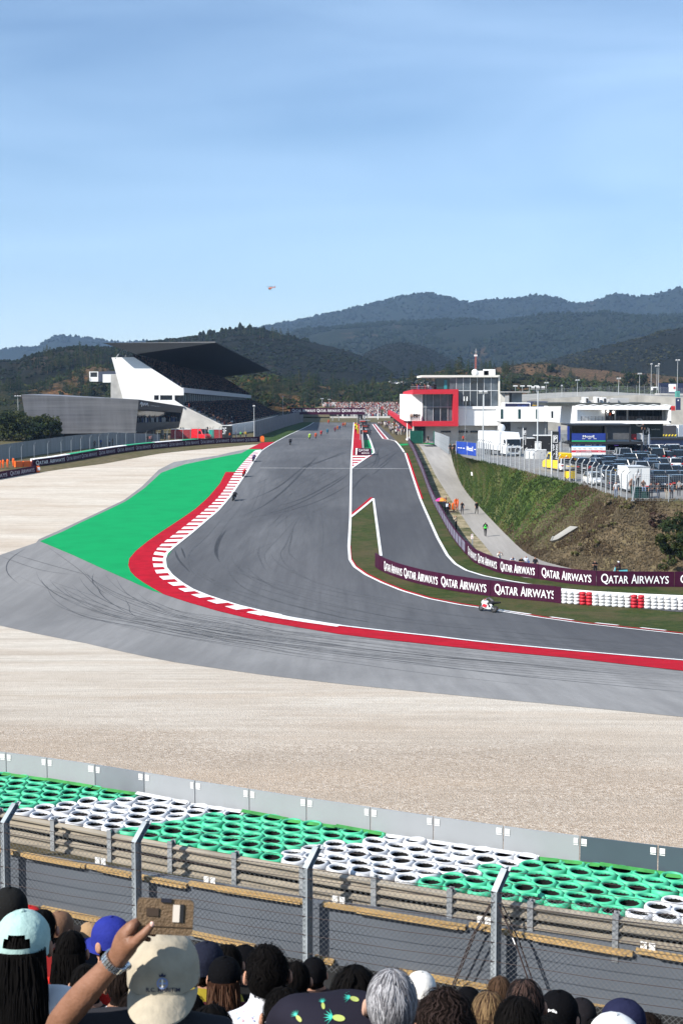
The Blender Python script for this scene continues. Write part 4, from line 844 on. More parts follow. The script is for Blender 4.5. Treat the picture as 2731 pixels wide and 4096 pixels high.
def board(w_, L, s0, s1, t0, t1, h, label, group, side=1, prof=gz, lm=None, text=True, name='advertising_board', lv=(.22, .80)):
    n = max(2, int((s1 - s0) / 1.2)); pts = []
    for k in range(n + 1): p, t = along(w_, L, lerp(s0 + .02, s1 - .02, k / n)); p = Vector((p.x, p.y, prof(p.y))); pts.append((p, Vector((t.y, -t.x, 0)) * side))
    root = empty(name, pts[0][0], 0, label, 'advertising board', group); loc = Vector(pts[0][0]); mb = MB(); U = Vector((0, 0, h)); vs = []
    for p, nn in pts: vs += [p + Vector((0, 0, .03)), p + U, p + U - nn * .12, p - nn * .12 + Vector((0, 0, .03))]
    mb.add(vs, [(i * 4 + j, i * 4 + 4 + j, i * 4 + 4 + (j + 1) % 4, i * 4 + (j + 1) % 4) for i in range(n) for j in range(4)] + [(0, 1, 2, 3), tuple(4 * n + j for j in range(4))])
    o = mb.build('panel', PURPLE, root); o.location = -loc
    if text:
        def fn(u, v):
            p, t = along(w_, L, lerp(t0, t1, u)); nn = Vector((t.y, -t.x, 0)) * side; p = Vector((p.x, p.y, prof(p.y))); return p + nn * .025 + Vector((0, 0, h * lerp(lv[0], lv[1], v)))
        q_air(fn, lm or LET, root, loc)
    return root
def s_at(w_, L, px):                                      # arc length where the line passes a bearing
    best = 0
    for i in range(len(w_) - 1):
        a, c = (CX + q.x / (q.y * cp_ - (gz(q.y) - CZ) * sp_) * F for q in (w_[i], w_[i + 1]))
        if min(a, c) <= px <= max(a, c): best = L[i] + (L[i + 1] - L[i]) * (px - a) / ((c - a) or 1)
    return best
def flat(pts): return [Vector((p.x, p.y, 0)) for p in pts]
w1 = smooth(flat([G(*q) for q in ((-260, 1960), (-100, 1934), (0, 1917), (152, 1890))]), 6); L1 = arc(w1)
board(w1, L1, s_at(w1, L1, -125), s_at(w1, L1, 14.5), s_at(w1, L1, -110), s_at(w1, L1, 30), 1.2, 'purple advertising board cut by the left edge of the picture', 'boards along the left gravel trap', lm=DIMLET)
board(w1, L1, s_at(w1, L1, 15.5), L1[-1] - .1, s_at(w1, L1, 42), s_at(w1, L1, 139), 1.2, 'purple advertising board ending at the red and white post', 'boards along the left gravel trap', lm=DIMLET)
q = along(w1, L1, L1[-1] - .05)[0]; mb = MB(); mb.box((0, 0, .58), (.5, .5, 1.1)); t = empty('marker_post', (q.x + .1, q.y - .1, gz(q.y)), .4, 'short orange and white marker post at the end of the nearest left board', 'post'); mb.build('post_body', ORANGE, t); mb = MB(); mb.box((.1, -.13, .65), (.42, .42, .5)); mb.build('band', WHITE, t)
w2 = smooth(flat([G(*q) for q in ((131, 1868), (157, 1865), (261, 1850), (470, 1814), (671, 1791), (871, 1775), (1041, 1768))]), 8); L2 = arc(w2)
spans = [(145, 260), (268, 325), (328, 389), (397, 461), (471, 537), (545, 603), (612, 671), (677, 734), (741, 796), (803, 858), (864, 917), (923, 977), (981, 1028)]
names = ['brightest purple board at the near end of the left row', 'purple board second from the near end, its last letters covered', 'purple board just past the overlap in the left row', 'purple board in front of the man in blue at the wire fence', 'purple board in front of two photographers at the wire fence', 'purple board under the long concrete wall end', 'purple board below the three people at the fence',
         'purple board in front of the red container', 'purple board left of the red van', 'purple board directly in front of the red van', 'purple board in front of the green portable toilet', 'purple board in front of the black timing booth', 'last purple board before the grass by the red paint']
for i, (u0, u1) in enumerate(spans):
    e0 = 131 if i == 0 else (spans[i - 1][1] + u0) / 2; e1 = 1041 if i == 12 else (u1 + spans[i + 1][0]) / 2
    board(w2, L2, s_at(w2, L2, e0), s_at(w2, L2, e1) if i < 12 else L2[-1] - .1, s_at(w2, L2, u0), s_at(w2, L2, u1), 1.22, names[i], 'boards along the left gravel trap', lm=LET if i == 0 else DIMLET)
# tyre wall behind those boards, white and green by turns
GTY, WTY = mat('green_tyre_far', (.03, .33, .17), .7), mat('white_tyre_far', (.72, .72, .72), .7)
for k in range(9):
    t = None
    for i in range(18):
        s = s_at(w2, L2, 150) + (k * 18 + i) * .62
        if s > L2[-1] * .76: break
        p, tg = along(w2, L2, s); nn = Vector((tg.y, -tg.x, 0)); base = Vector((p.x, p.y, gz(p.y)))
        if t is None: t = empty('tyre_barrier', base, 0, '%s section of low tyre wall behind the left boards, %s' % (('white', 'green')[k % 2], ('nearest', 'second', 'third', 'fourth', 'fifth', 'sixth', 'seventh', 'eighth', 'ninth')[k] + ' from the near end'), 'tyre barrier', 'tyre wall behind the left boards'); mb = MB(); bl = base
        for r_ in (.5, 1.12):
            q = base - nn * r_ - bl
            mb.torus(q + Vector((0, 0, 1.25)), .21, .11, 'Z', 8, 5); mb.tube([q, q + Vector((0, 0, 1.2))], .31, 8)
    if t: mb.build('tyre_stack', (WTY, GTY)[k % 2], t)
mb = MB(); q = along(w2, L2, L2[-1] - .05)[0]; mb.box((0, 0, .6), (.9, .7, 1.1)); mb.box((0, 0, 1.25), (.6, .5, .2)); o = mb.build('foam_block', ORANGE); o.location = (q.x + .5, q.y + .2, gz(q.y)); tag(o, 'orange foam block at the far end of the left boards', 'foam block')
mb = MB()
for k in range(3): mb.box((k * 1.25, k * .8, .5), (1.3, .8, 1.0), .55)
o = mb.build('barrier_blocks', ORANGE); p = G(75, 1868); o.location = p; tag(o, 'row of orange plastic barrier blocks beside the marshals', 'barrier')
ORG = (.72, .12, .02)
for i, (x, y, hc, lb) in enumerate(((14, 1874, (.7, .75, .05), 'marshal in orange with a yellow helmet at the left edge'), (32, 1872, HR['dark'], 'marshal in orange standing next to the yellow helmeted one'), (55, 1868, HR['black'], 'marshal in orange nearest the barrier blocks'), (2, 1876, HR['black'], 'marshal in orange cut off at the left edge'))):
    person(G(x, y), 2.6, ('stand', 'stand2')[i % 2], ORG, ORG, lb, hairc=hc, sleeves=True)
for i, (x, y, tp, bt, lb) in enumerate(((379, 1797, (.02, .02, .02), (.02, .02, .03), 'person in black by the wire fence, farthest left of the fence watchers'), (405, 1793, (.03, .07, .3), (.02, .02, .04), 'person in a blue shirt by the wire fence'), (439, 1790, (.3, .33, .4), (.02, .02, .03), 'person in a grey shirt leaning at the wire fence'), (452, 1788, (.02, .02, .02), (.02, .02, .02), 'dark dressed person right of the grey shirted one at the fence'),
        (591, 1776, (.03, .03, .03), (.02, .02, .02), 'person in black at the left of the group of three at the fence'), (600, 1776, (.25, .1, .1), (.03, .03, .05), 'person in dull red in the middle of the group of three'), (609, 1775, (.15, .1, .12), (.02, .02, .02), 'person in mauve at the right of the group of three'), (661, 1772, (.02, .03, .02), (.02, .02, .02), 'dark dressed person left of the red container'), (678, 1772, (.35, .25, .18), (.3, .22, .16), 'person in tan clothes by the red container'))):
    person(G(x, y - 3), (0.3, -.4, .9, 1.5)[i % 4], ('stand', 'stand2', 'camera', 'stand')[i % 4], tp, bt, lb)
# van, toilet, containers, booth
TY = mat('tyre_black', (.012, .012, .012), .85); CHROME = mat('chrome', (.6, .6, .6), .2, metal=1)
def wheels(root, xs, ys, r, w_=.2):
    for y in ys:
        for x in xs:
            mb = MB(); mb.torus((0, 0, 0), r * .72, r * .3, 'X', 14, 6, sq=.8); o = mb.build('wheel', TY, root, True); o.location = (x, y, r)
            mb = MB(); mb.tube([(-.06, 0, 0), (.06, 0, 0)], r * .6, 10); q = mb.build('rim', CHROME, o)
def van(loc, rz, m, label, l=5.4, wd=2.0, h=2.45, name='van'):
    root = empty(name, loc, rz, label, 'van'); mb = MB(); y0, y1 = -l / 2, l / 2
    sec = [(y0, .35, h * .97, .98), (y0 + .12, .3, h, 1), (y1 - 1.75, .3, h, 1), (y1 - 1.0, .3, 1.32, 1), (y1 - .15, .3, 1.05, .97), (y1, .4, .75, .93)]; vs = []
    for y, zb, zt, k in sec:
        hw = wd / 2 * k; zm = min(zt, 1.25); tp = hw * (.88 if zt > 1.4 else .94)
        vs += [(-hw, y, zb), (-hw, y, zm * .95), (-tp, y, zt), (tp, y, zt), (hw, y, zm * .95), (hw, y, zb)]
    n = len(sec); mb.add(vs, [(i * 6 + j, i * 6 + (j + 1) % 6, i * 6 + 6 + (j + 1) % 6, i * 6 + 6 + j) for i in range(n - 1) for j in range(6)] + [tuple(range(6)), tuple(range(6 * n - 6, 6 * n))]); mb.build('body', m, root)
    mb = MB(); a, b_ = Vector((0, y1 - 1.72, h * .985)), Vector((0, y1 - 1.02, 1.36)); e = (b_ - a).cross(Vector((1, 0, 0))).normalized() * .025; e = e if e.z > 0 else -e
    mb.quad(a + e + Vector((-.8, 0, 0)), a + e + Vector((.8, 0, 0)), b_ + e + Vector((.88, 0, 0)), b_ + e + Vector((-.88, 0, 0))); mb.build('windscreen', darkglass, root, fix=False)
    for s in (-1, 1):
        mb = MB(); x = s * (wd / 2 + .006); mb.add([(x * .985, y1 - 2.5, 1.3), (x * .985, y1 - 1.35, 1.3), (x * .925, y1 - 1.75, 2.0), (x * .925, y1 - 2.5, 2.0)], [(0, 1, 2, 3)]); mb.build('side_window', darkglass, root, fix=False)
        mb = MB(); mb.box((s * .72, y1 - .03, .82), (.3, .1, .2)); mb.build('headlight', mat('lamp_glass', (.7, .7, .65), .2), root)
        mb = MB(); mb.box((s * .88, y0 - .01, 1.1), (.12, .05, .4)); mb.build('tail_light', mat('red_lamp', (.4, .01, .01), .3), root)
    wheels(root, (-wd / 2 + .12, wd / 2 - .12), (y0 + .95, y1 - .95), .36); return root
REDV = mat('red_vehicle', (.5, .012, .02), .35, coat=.3)
p = G(806, 1757); van(p, math.pi + .75, REDV, 'red van parked behind the left boards')
def cabin(px, py, w_, d, h, m, name, label, cat, prof=gz, rz=0, dy=0):
    p = prof.hit(px, py); root = empty(name, p + Vector((0, dy, 0)), rz, label, cat); mb = MB(); mb.box((0, 0, h / 2), (w_, d, h)); mb.build('body', m, root)
    mb = MB(); mb.box((0, 0, h + .05), (w_ + .12, d + .12, .12)); mb.build('roof', mat('pale_roof', (.6, .6, .6), .7), root); mb = MB(); mb.box((0, -d / 2 - .015, h * .46), (w_ * .7, .04, h * .82)); mb.build('door', m, root)
    mb = MB(); mb.box((w_ * .27, -d / 2 - .05, h * .5), (.05, .05, .2)); mb.build('handle', steel, root); return root
TEAL = mat('teal_plastic', (.02, .32, .25), .5); cabin(846, 1757, 1.15, 1.15, 2.3, TEAL, 'portable_toilet', 'green portable toilet beside the red van', 'portable toilet')
RC = mat('red_container', (.33, .03, .035), .7, var=.25, scale=2, stretch=(8, 8, .3))
for x, w_, lb in ((722, 5.2, 'long red container between the clad building and the red van'), (872, 2.4, 'short red container between the toilet and the timing booth')): cabin(x, 1756, w_, 2.4, 2.2, RC, 'container', lb, 'container', dy=4)
bo = cabin(908, 1757, 2.3, 2.0, 3.2, black, 'timing_booth', 'black booth with white roof and figure on its side beside the straight', 'booth', dy=1)
sign_text('3F', (-1.0, -1.08, 1.2), (1, 0, 0), (0, 0, 1), .9, 1.6, LET, bo); mb = MB(); mb.box((.75, -1.03, 1.7), (.7, .04, .9)); mb.build('window', darkglass, bo)
for i, (x, y, tp, lb) in enumerate(((921, 1757, ORG, 'marshal in orange beside the black booth'), (944, 1753, (.03, .05, .12), 'person in navy right of the black booth'), (963, 1752, (.1, .35, .1), 'person in a green bib behind the last left board'), (981, 1751, (.7, .5, .05), 'person in a yellow jacket behind the last left board'), (985, 1752, (.75, .45, .03), 'second yellow jacket behind the last left board'))): person(G(x, y), .5 + i, 'stand', tp, (.03, .03, .05), lb, sleeves=True)
for i, (x, y) in enumerate(((724, 1727), (733, 1727), (831, 1724), (841, 1724))): person(G(x, y + 6), .4 * i, 'stand', ((.03, .03, .03), (.5, .5, .5), (.03, .03, .04), (.4, .35, .3))[i], (.03, .03, .04), ('dark dressed person at the foot of the pale concrete side wall', 'pale shirted person at the foot of the pale concrete side wall', 'dark dressed person above the red van', 'tan shirted person above the red van')[i])
def lamp_post(p, h, label, heads=1, name='light_pole', r=.09, group=None):
    root = empty(name, p, R.uniform(-.3, .3), label, 'light pole', group); mb = MB(); mb.tube([(0, 0, 0), (0, 0, h)], [r, r * .65], 8); mb.build('pole', mat('pale_pole', (.5, .52, .53), .5, metal=.2), root)
    for k in range(heads):
        x = (k - (heads - 1) / 2) * .7; mb = MB(); mb.box((x, -.15, h + .12), (.5, .4, .3), tilt=Matrix.Rotation(.5, 3, 'X')); mb.build('lamp_head', mat('lamp_grey', (.42, .42, .42), .5), root)
    mb = MB(); mb.box((0, 0, h - .05), (heads * .7, .1, .08)); mb.build('crossbar', MC['lamp_grey'], root); return root
p = G(1017, 1748); lamp_post(p, 7.6, 'light pole at the near end of the tall grey fence panels', 1)
p = at(74, 1660, 420); p.z = gz(420); lamp_post(p, at(74, 1586, 420).z - p.z, 'floodlight pole left of the grey clad building', 3)
mb = MB(); sx = at(74, 1590, 420)
for i, (x, y, Y) in enumerate(((1288, 1605, 640), (1183, 1655, 560), (1316, 1608, 640), (1132, 1596, 600))):
    p = at(x, y, Y); p.z = gz(Y); lamp_post(p, at(x, y, Y).z - p.z + 1, ('slim pole behind the start gantry near its middle', 'short pole left of the start gantry', 'second slim pole behind the start gantry', 'tall thin mast right of the grandstand')[i], 2 if i < 3 else 1)
# cars and a pale track on the left hillside
rr = random.Random(8)
for i, x in enumerate((6, 28, 70, 84, 92, 118)):
    q = hit(x, 1531, NH)
    if q:
        root = empty('far_car', q, rr.uniform(-1.2, -1.9), ('white', 'white', 'white', 'pale', 'dark', 'dark')[i] + ' car parked on the left hillside, %s from the left' % ('first', 'second', 'third', 'fourth', 'fifth', 'sixth')[i], 'car', 'cars parked on the left hillside'); m = mat('car_white', (.75, .75, .75), .3) if i < 4 else mat('car_navy', (.015, .02, .035), .3)
        mb = MB(); mb.box((0, 0, .6), (1.8, 4.4, .75)); mb.prism([(-.75, -1.7, .97), (-.75, 1.1, .97), (-.65, .5, 1.5), (-.65, -1.4, 1.5)], (1.4, 0, 0)); mb.build('body', m, root); wheels(root, (-.85, .85), (-1.4, 1.4), .33)
# ================================================================ pit buildings, gantry, crowd bank at the far end, paddock buildings
RB = mat('red_facade', (.47, .012, .025), .6, var=.1, scale=.5); WW = white_wall
blueglass = mat('blue_glass', (.02, .028, .042), .06, spec=.7, var=.35, scale=.35); paleglass = mat('mottled_glass', (.10, .12, .14), .2, spec=.6, var=.5, scale=.8, detail=8)  # second glass is paler, mottled at random
pitb = empty('race_building', at(1700, 1760, 322), 0, 'white race building with a big red frame and glass fronts beside the pit lane', 'building')
def PB(mb, name, m, par=None):
    o = mb.build(name, m, par or pitb)
    if not par: o.location = -Vector(pitb.location)
    return o
YB = 318
def fr(x0, y0, x1, y1, Y, d, mb=None, back=True): return wallpx([(x0, y0), (x1, y0), (x1, y1), (x0, y1)], Y, d, mb)
# glazed block behind, set back
YG = 320.8
PB(fr(1830, 1508, 1990, 1624, YG + .6, 18), 'glass_core', mat('dark_room', (.02, .022, .028), .5))
for r_, (y0, y1) in enumerate(((1513, 1561), (1564, 1624))):
    for c_ in range(7):
        x0 = 1800 + c_ * 28.3 if r_ == 0 else 1832 + (c_ - 1) * 28.3 - 1
        if r_ == 1 and c_ == 0: continue
        x0, x1 = 1797 + c_ * 27.6 + 1.0, 1797 + (c_ + 1) * 27.6 - .8
        if r_ == 1: x0 = max(x0, 1833)
        dark = (r_ == 0 and c_ in (3, 4)) or (r_ == 1 and c_ in (2, 3, 4, 5))
        PB(fr(x0, y0, x1, y1, YG, .3), 'window', blueglass if dark else paleglass)
PB(fr(1992, 1500, 1998, 1800, YG - .4, 20), 'end_wall', mat('cream_wall', (.62, .60, .55), .85, var=.12, scale=.6))
mb = fr(1687, 1500.6, 1991.8, 1509, YG - 1.0, 22); PB(mb, 'roof', MC['cream_wall'])
for k in range(1, 7): x = 1797 + k * 27.6; PB(fr(x - .9, 1509.5, x + .8, 1625, YG - .1, .4), 'mullion', mat('pale_frame', (.5, .52, .54), .5))
PB(fr(1797, 1561.2, 1991, 1563.8, YG - .12, .4), 'transom', MC['pale_frame'])
PB(fr(1832, 1625.2, 1991.9, 1636, YG - .6, 2), 'string_course', mat('grey_white', (.66, .66, .66), .8))
PB(fr(1832, 1636.1, 1991.9, 1702, YG - .3, 18), 'wall', WW)
PB(fr(1832, 1702.2, 1991.9, 1795, YG + 1.2, 18), 'plinth', mat('beige_render', (.50, .47, .42), .85, var=.15, scale=.5))
for x0, x1 in ((1762, 1802), (1828, 1870), (1880, 1930)): PB(fr(x0, 1723, x1, 1730, YG + .9 if x0 > 1825 else YB + 2.9, .4), 'low_window', darkglass)
PB(fr(1745, 1512, 1797, 1556, YG + .5, 6), 'terrace_room', greenglass); PB(fr(1775, 1520, 1787, 1556, YG + .3, .3), 'door', mat('teal_door', (.03, .22, .25), .4))
# red frame: side returns obliquely to the pit lane
def ob(x, y, Y): return at(x, y, Y)
mb = MB()
mb.prism([ob(1652, 1558, YB), ob(1832, 1557, YB), ob(1832, 1576, YB), ob(1652, 1577, YB)], (0, 7, 0))
mb.prism([ob(1811, 1576.05, YB), ob(1832, 1576.05, YB), ob(1832, 1685, YB), ob(1811, 1685, YB)], (0, 7, 0))
mb.prism([ob(1652, 1685.05, YB), ob(1832, 1685.05, YB), ob(1832, 1705, YB), ob(1652, 1705, YB)], (0, 7, 0))
e0, e1, f0, f1 = ob(1651.9, 1558, YB), ob(1651.9, 1577, YB), ob(1614, 1568, YB + 30), ob(1614, 1583, YB + 30)
mb.prism([e0, f0, f1, e1], (.1, 7, 0)); PB(mb, 'red_frame', RB)
PB(wallpx([(1620, 1578), (1686, 1577.2), (1686, 1684), (1620, 1684)], YB + 4.5, 30), 'white_side_wall', WW)
PB(fr(1690, 1577.3, 1811, 1684, YB + 3.2, .4), 'back_glass', mat('dark_pane', (.012, .015, .022), .1, spec=.6))
for r_, (y0, y1) in enumerate(((1579, 1627), (1629, 1684))):
    for c_ in range(5):
        x0, x1 = ((1694, 1701), (1702.5, 1731), (1732.5, 1760), (1761.5, 1789), (1790.5, 1810.5))[c_]
        PB(fr(x0, y0, x1, y1, YB + 2.6, .3), 'window', blueglass if r_ and c_ in (2, 3) else (greenglass if r_ and c_ == 1 and 0 else paleglass))
for x in (1701.7, 1731.7, 1760.7, 1789.7): PB(fr(x - .6, 1577.3, x + .6, 1684, YB + 2.4, .3), 'mullion', MC['pale_frame'])
PB(fr(1690, 1627.2, 1811, 1628.8, YB + 2.3, .3), 'transom', MC['pale_frame'])
PB(fr(1684, 1577.3, 1690, 1684, YB + 2.5, 3), 'corner_post', MC['grey_white'])
PB(fr(1652, 1705.1, 1832, 1790, YB + 3, 20), 'ground_floor', MC['beige_render'])
PB(fr(1655, 1706, 1700, 1770, YB + 2.8, .15), 'garage_opening', black)
# the long pit garages running on towards the far end
g0, g1 = Vector((at(1652, 1705, YB).x, YB + 7, 0)), Vector((at(1560, 1672, 520).x, 520, 0))
def gar(z0, z1, w0, w1, m, name, k0=0.0, k1=1.0):
    a, c = g0.lerp(g1, k0), g0.lerp(g1, k1); mb = MB(); A = lambda p, z, w_: Vector((p.x + w_, p.y, z)); zb = lambda p: gz(p.y)
    vs = [A(p, zb(p) + z, w_) for p in (a, c) for z, w_ in ((z0, w0), (z1, w0), (z1, w1), (z0, w1))]
    mb.add(vs, [(0, 1, 5, 4), (1, 2, 6, 5), (2, 3, 7, 6), (3, 0, 4, 7), (0, 1, 2, 3), (4, 5, 6, 7)]); return PB(mb, name, m)
gar(2.9, 4.3, -.8, .2, RB, 'balcony_parapet'); gar(0, 2.9, 1.2, 16, black, 'pit_garages'); gar(2.9, 3.1, .3, 16, concrete, 'balcony_floor'); gar(3.1, 7.4, 6, 16, black, 'upper_rooms', 0, .9); gar(7.4, 7.9, 1.5, 16, white_wall, 'canopy', .02, .35)
mb = MB()
rr = random.Random(12); bal = []
for k in range(520):
    p = g0.lerp(g1, rr.random() ** 1.2); bal.append((p.x + rr.uniform(.4, 5.5), p.y, gz(p.y) + 3.1 + rr.uniform(0, .5)))
crowd('balcony_crowd', bal, 13, CROWDM, 1.7)
for i, x in enumerate((1642, 1648, 1655, 1662, 1669, 1677)): q = at(x, 1684, YB + 2); person((q.x, q.y, q.z + .02), .4 * i - 1, ('stand', 'stand2')[i % 2], ((.35, .25, .2), (.4, .3, .25), (.02, .02, .02), (.02, .02, .02), (.03, .03, .04), (.02, .02, .02))[i], (.02, .02, .03), ('tan shirted', 'second tan shirted', 'black dressed', 'dark suited', 'navy dressed', 'dark dressed')[i] + ' person on the balcony by the white wall, %s from left' % ('first', 'second', 'third', 'fourth', 'fifth', 'sixth')[i])
mb = MB(); mb.tube([at(1640, 1672, YB + .5), at(1684, 1672, YB + .5)], .05, 4); mb.tube([at(1640, 1678, YB + .5), at(1684, 1678, YB + .5)], .03, 4); PB(mb, 'balcony_rail', steel)
mb = MB(); mb.tube([at(1640, 1547, YB + 4), at(1797, 1546, YB + 4)], .05, 4); mb.tube([at(1640, 1553, YB + 4), at(1797, 1552, YB + 4)], .04, 4); PB(mb, 'terrace_rail', steel)
rt = []
for k in range(40): q = at(rr.uniform(1645, 1790), 1558, YB + 7 + rr.uniform(0, 4)); rt.append((q.x, q.y, at(1700, 1558, YB + 7).z))
crowd('roof_terrace_crowd', rt, 14, CROWDM, 1.35)
# roof plant
mb = MB(); mb.box(at(1955, 1492, YG + 5), (2.6, 2, 1.7)); mb.box(at(1925, 1494, YG + 5) , (3, 2, 1.2)); PB(mb, 'air_unit', MC['grey_white']); mb = MB(); q = at(1898, 1490, YG + 4); mb.ball(q, (.75, .3, .8), 10, 6); mb.bar(q, q - Vector((0, 0, 1)), .1); PB(mb, 'satellite_dish', MC['grey_white'])
p = at(1901, 1500, YG + 9); root = empty('radio_mast', p, 0, 'red and white radio mast on the roof of the glazed block', 'mast'); H = at(1901, 1415, YG + 9).z - p.z
mb = MB()
for sx in (-.18, .18):
    for sy in (-.18, .18): mb.bar((sx, sy, 0), (sx * .7, sy * .7, H), .035)
for k in range(10): z = H * k / 10; mb.bar((-.18, -.18, z), (.18, .18, z + H / 10), .025); mb.bar((.18, -.18, z), (-.18, .18, z + H / 10), .04)
mb.build('lattice', mat('mast_red', (.35, .08, .05), .6), root); mb = MB(); mb.box((0, 0, H - .4), (.7, .25, .4)); mb.bar((0, 0, H), (0, 0, H + 1.2), .05); mb.build('antenna', MC['grey_white'], root)
# link block and the long white hospitality building
lk = empty('link_building', at(2070, 1760, 312), 0, 'plain white block with slit windows joining the race building to the long white one', 'building')
Y1 = 312
sub(fr(2000, 1627, 2190, 1686, Y1, 14), 'wall', WW, lk)
for x in (2006, 2076, 2146): sub(fr(x - 5, 1637, x + 5, 1675, Y1 - .05, .2), 'window', greenglass, lk)
sub(fr(2000, 1686.1, 2190, 1790, Y1 + 3, 10), 'ground_floor', mat('grey_panel', (.42, .42, .42), .8, var=.1, scale=.3), lk)
sub(fr(2003, 1690, 2040, 1750, Y1 + 2.8, .2), 'door', darkglass, lk); o = letter('MOTOGP', lambda u, v: at(2068 + u * 38, 1716 - v * 7, Y1 + 2.85), black, lk); o.location = -Vector(lk.location)
for x in (2090, 2150, 2180): sub(fr(x - 2, 1686, x + 2, 1790, Y1 + 1, .5), 'column', steel, lk)
sub(fr(2015, 1611, 2120, 1626.6, Y1 + 1, 5), 'screen_frame', WW, lk); sub(fr(2019, 1614, 2116, 1626.7, Y1 + .9, .2), 'screen', mat('blue_streaks', (.012, .012, .04), .4, col2=(.05, .12, .45), scale=.5, lo=.5, hi=.75), lk)
sub(fr(2121, 1606, 2190, 1626.5, Y1 + 1.5, 6), 'side_banner', mat('navy_banner', (.02, .03, .08), .6), lk); sub(wallpx([(2127, 1622), (2137, 1608), (2146, 1622)], Y1 + 1.3, .15), 'emblem', mat('sun_yellow', (.75, .42, .02), .6), lk); o = letter('Red Bull', lambda u, v: at(2150 + u * 28, 1619 - v * 8, Y1 + 1.4), mat('sign_red', (.6, .02, .03), .6), lk); o.location = -Vector(lk.location)
sub(wallpx([(2190, 1608), (2175, 1612), (2175, 1626.5), (2190, 1626.5)], Y1 + 1.4, 5), 'white_box', WW, lk)
# canopy tower beyond
cv = empty('concrete_canopy', at(2040, 1640, 350), 0, 'grey concrete canopy on two thick legs behind the link block', 'canopy')
sub(fr(1998, 1566, 2120, 1570, 350, 12), 'slab', concrete, cv); sub(fr(2046, 1570.1, 2086, 1640, 352, 6), 'leg', concrete, cv); sub(fr(2000, 1570.1, 2018, 1640, 352, 6), 'leg', MC['cream_wall'], cv)
# long white building: oblique left wing, framed front
Y2 = 262
hb2 = empty('hospitality_building', at(2400, 1800, Y2), 0, 'long low white building with a framed dark balcony front', 'building')
LQ = [at(2180, 1627, Y1 - .3), at(2300, 1627, Y2), at(2300, 1696, Y2), at(2180, 1685, Y1 - .3)]
sub(MB().prism(LQ, (6, 3, 0)), 'side_wing', WW, hb2)
wv = LQ[1] - LQ[0]; nrm = Vector((wv.y, -wv.x, 0)).normalized() * .08
for k in range(17):
    t = .05 + k * .035; mb = MB(); A = LQ[0].lerp(LQ[1], t) - Vector((0, 0, .9)); Bq = LQ[3].lerp(LQ[2], t) + Vector((0, 0, .8)); 
    if nrm.y > 0: nrm = -nrm
    mb.bar(A + nrm, Bq + nrm, .14 if k not in (6, 7) else .45); sub(mb, 'fin', mat('fin_grey', (.45, .5, .5), .7) if k not in (6, 7) else darkglass, hb2)  # plain grey fins, the wide pair dark glass
mb = fr(2298, 1624, 2682, 1639, Y2, 16); fr(2298, 1684, 2682, 1695, Y2, 16, mb); fr(2298, 1639.05, 2307, 1683.95, Y2, 16, mb)
mb.prism([at(2682, 1624, Y2), at(2682, 1695, Y2), at(2671, 1683.9, Y2), at(2673, 1639.1, Y2)], (.4, 16, 0)); sub(mb, 'front_frame', WW, hb2)
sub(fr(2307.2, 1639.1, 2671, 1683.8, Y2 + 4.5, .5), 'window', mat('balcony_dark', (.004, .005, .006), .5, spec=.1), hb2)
sub(fr(2307.2, 1683.2, 2671, 1684, Y2 + .3, 4), 'balcony_floor', concrete, hb2)
for x in (2459, 2508, 2650): sub(fr(x - 2.5, 1639.1, x + 2.5, 1683.5, Y2 + 3, .5), 'column', MC['grey_panel'], hb2)
for k in range(12): x = 2330 + k * 28; sub(fr(x - .7, 1639.1, x + .7, 1683.5, Y2 + 4.3, .1), 'mullion', MC['charcoal_panel'], hb2)
mb = MB()
for y in (1666, 1670, 1674, 1678, 1682): mb.tube([at(2308, y, Y2 + .5), at(2670, y, Y2 + .5)], .016, 4)
for k in range(27): x = 2310 + k * 13.8; mb.tube([at(x, 1665.8, Y2 + .5), at(x, 1683.5, Y2 + .5)], .03, 4)
sub(mb, 'balcony_rail', MC['charcoal_panel'], hb2)
LAMP = mat('lit_globe', (1, .97, .9), .4, emit=1.6)
for x, y in ((2366, 1646), (2382, 1645), (2412, 1645), (2429, 1645), (2451, 1649)): mb = MB(); mb.ball(at(x, y, Y2 + 2.5), (.22, .22, .27), 10, 7); sub(mb, 'globe_lamp', LAMP, hb2)
sub(fr(2180, 1612, 2640, 1623.8, Y2 + 3, 18), 'roof', mat('dark_roofing', (.045, .05, .045), .85, var=.3, scale=.6), hb2)
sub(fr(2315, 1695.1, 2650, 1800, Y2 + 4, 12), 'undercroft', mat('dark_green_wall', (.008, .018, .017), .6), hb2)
for k in range(8):
    mb = MB(); x = 2300 + k * 48; mb.bar(at(x, 1623, Y2 + 1), at(x + 24, 1619, Y2 + 1), .1); mb.bar(at(x + 24, 1619, Y2 + 1), at(x + 48, 1623, Y2 + 1), .1); sub(mb, 'awning_edge', MC['grey_white'], hb2)
for i, (x0, x1, y0) in enumerate(((2333, 2352, 1588), (2381, 2395, 1587), (2405, 2423, 1589), (2326, 2380, 1601), (2435, 2470, 1596), (2450, 2514, 1592))):
    mb = fr(x0, y0, x1, 1611.8, Y2 + 6 + i, 2.5); o = sub(mb, 'rooftop_unit', MC['grey_white'] if i < 3 else MC['grey_panel'], hb2)
    if i < 3: sub(fr((x0 + x1) / 2, y0 + 5, x1 - 2, 1609, Y2 + 5.9 + i, .1), 'grille', MC['charcoal_panel'], hb2)
for i, (x, lb) in enumerate(((2378, 'person in orange on the dark balcony, left of the two'), (2438, 'person in orange on the dark balcony, right of the two'))): q = at(x, 1683.5, Y2 + 2.5); person(q, 1, 'stand2', ORG, (.1, .1, .1), lb, sleeves=True)
q = at(2427, 1683.5, Y2 + 2.5); person(q, 2.9, 'stand', (.6, .6, .6), (.05, .05, .06), 'pale shirted person between the two in orange on the balcony')
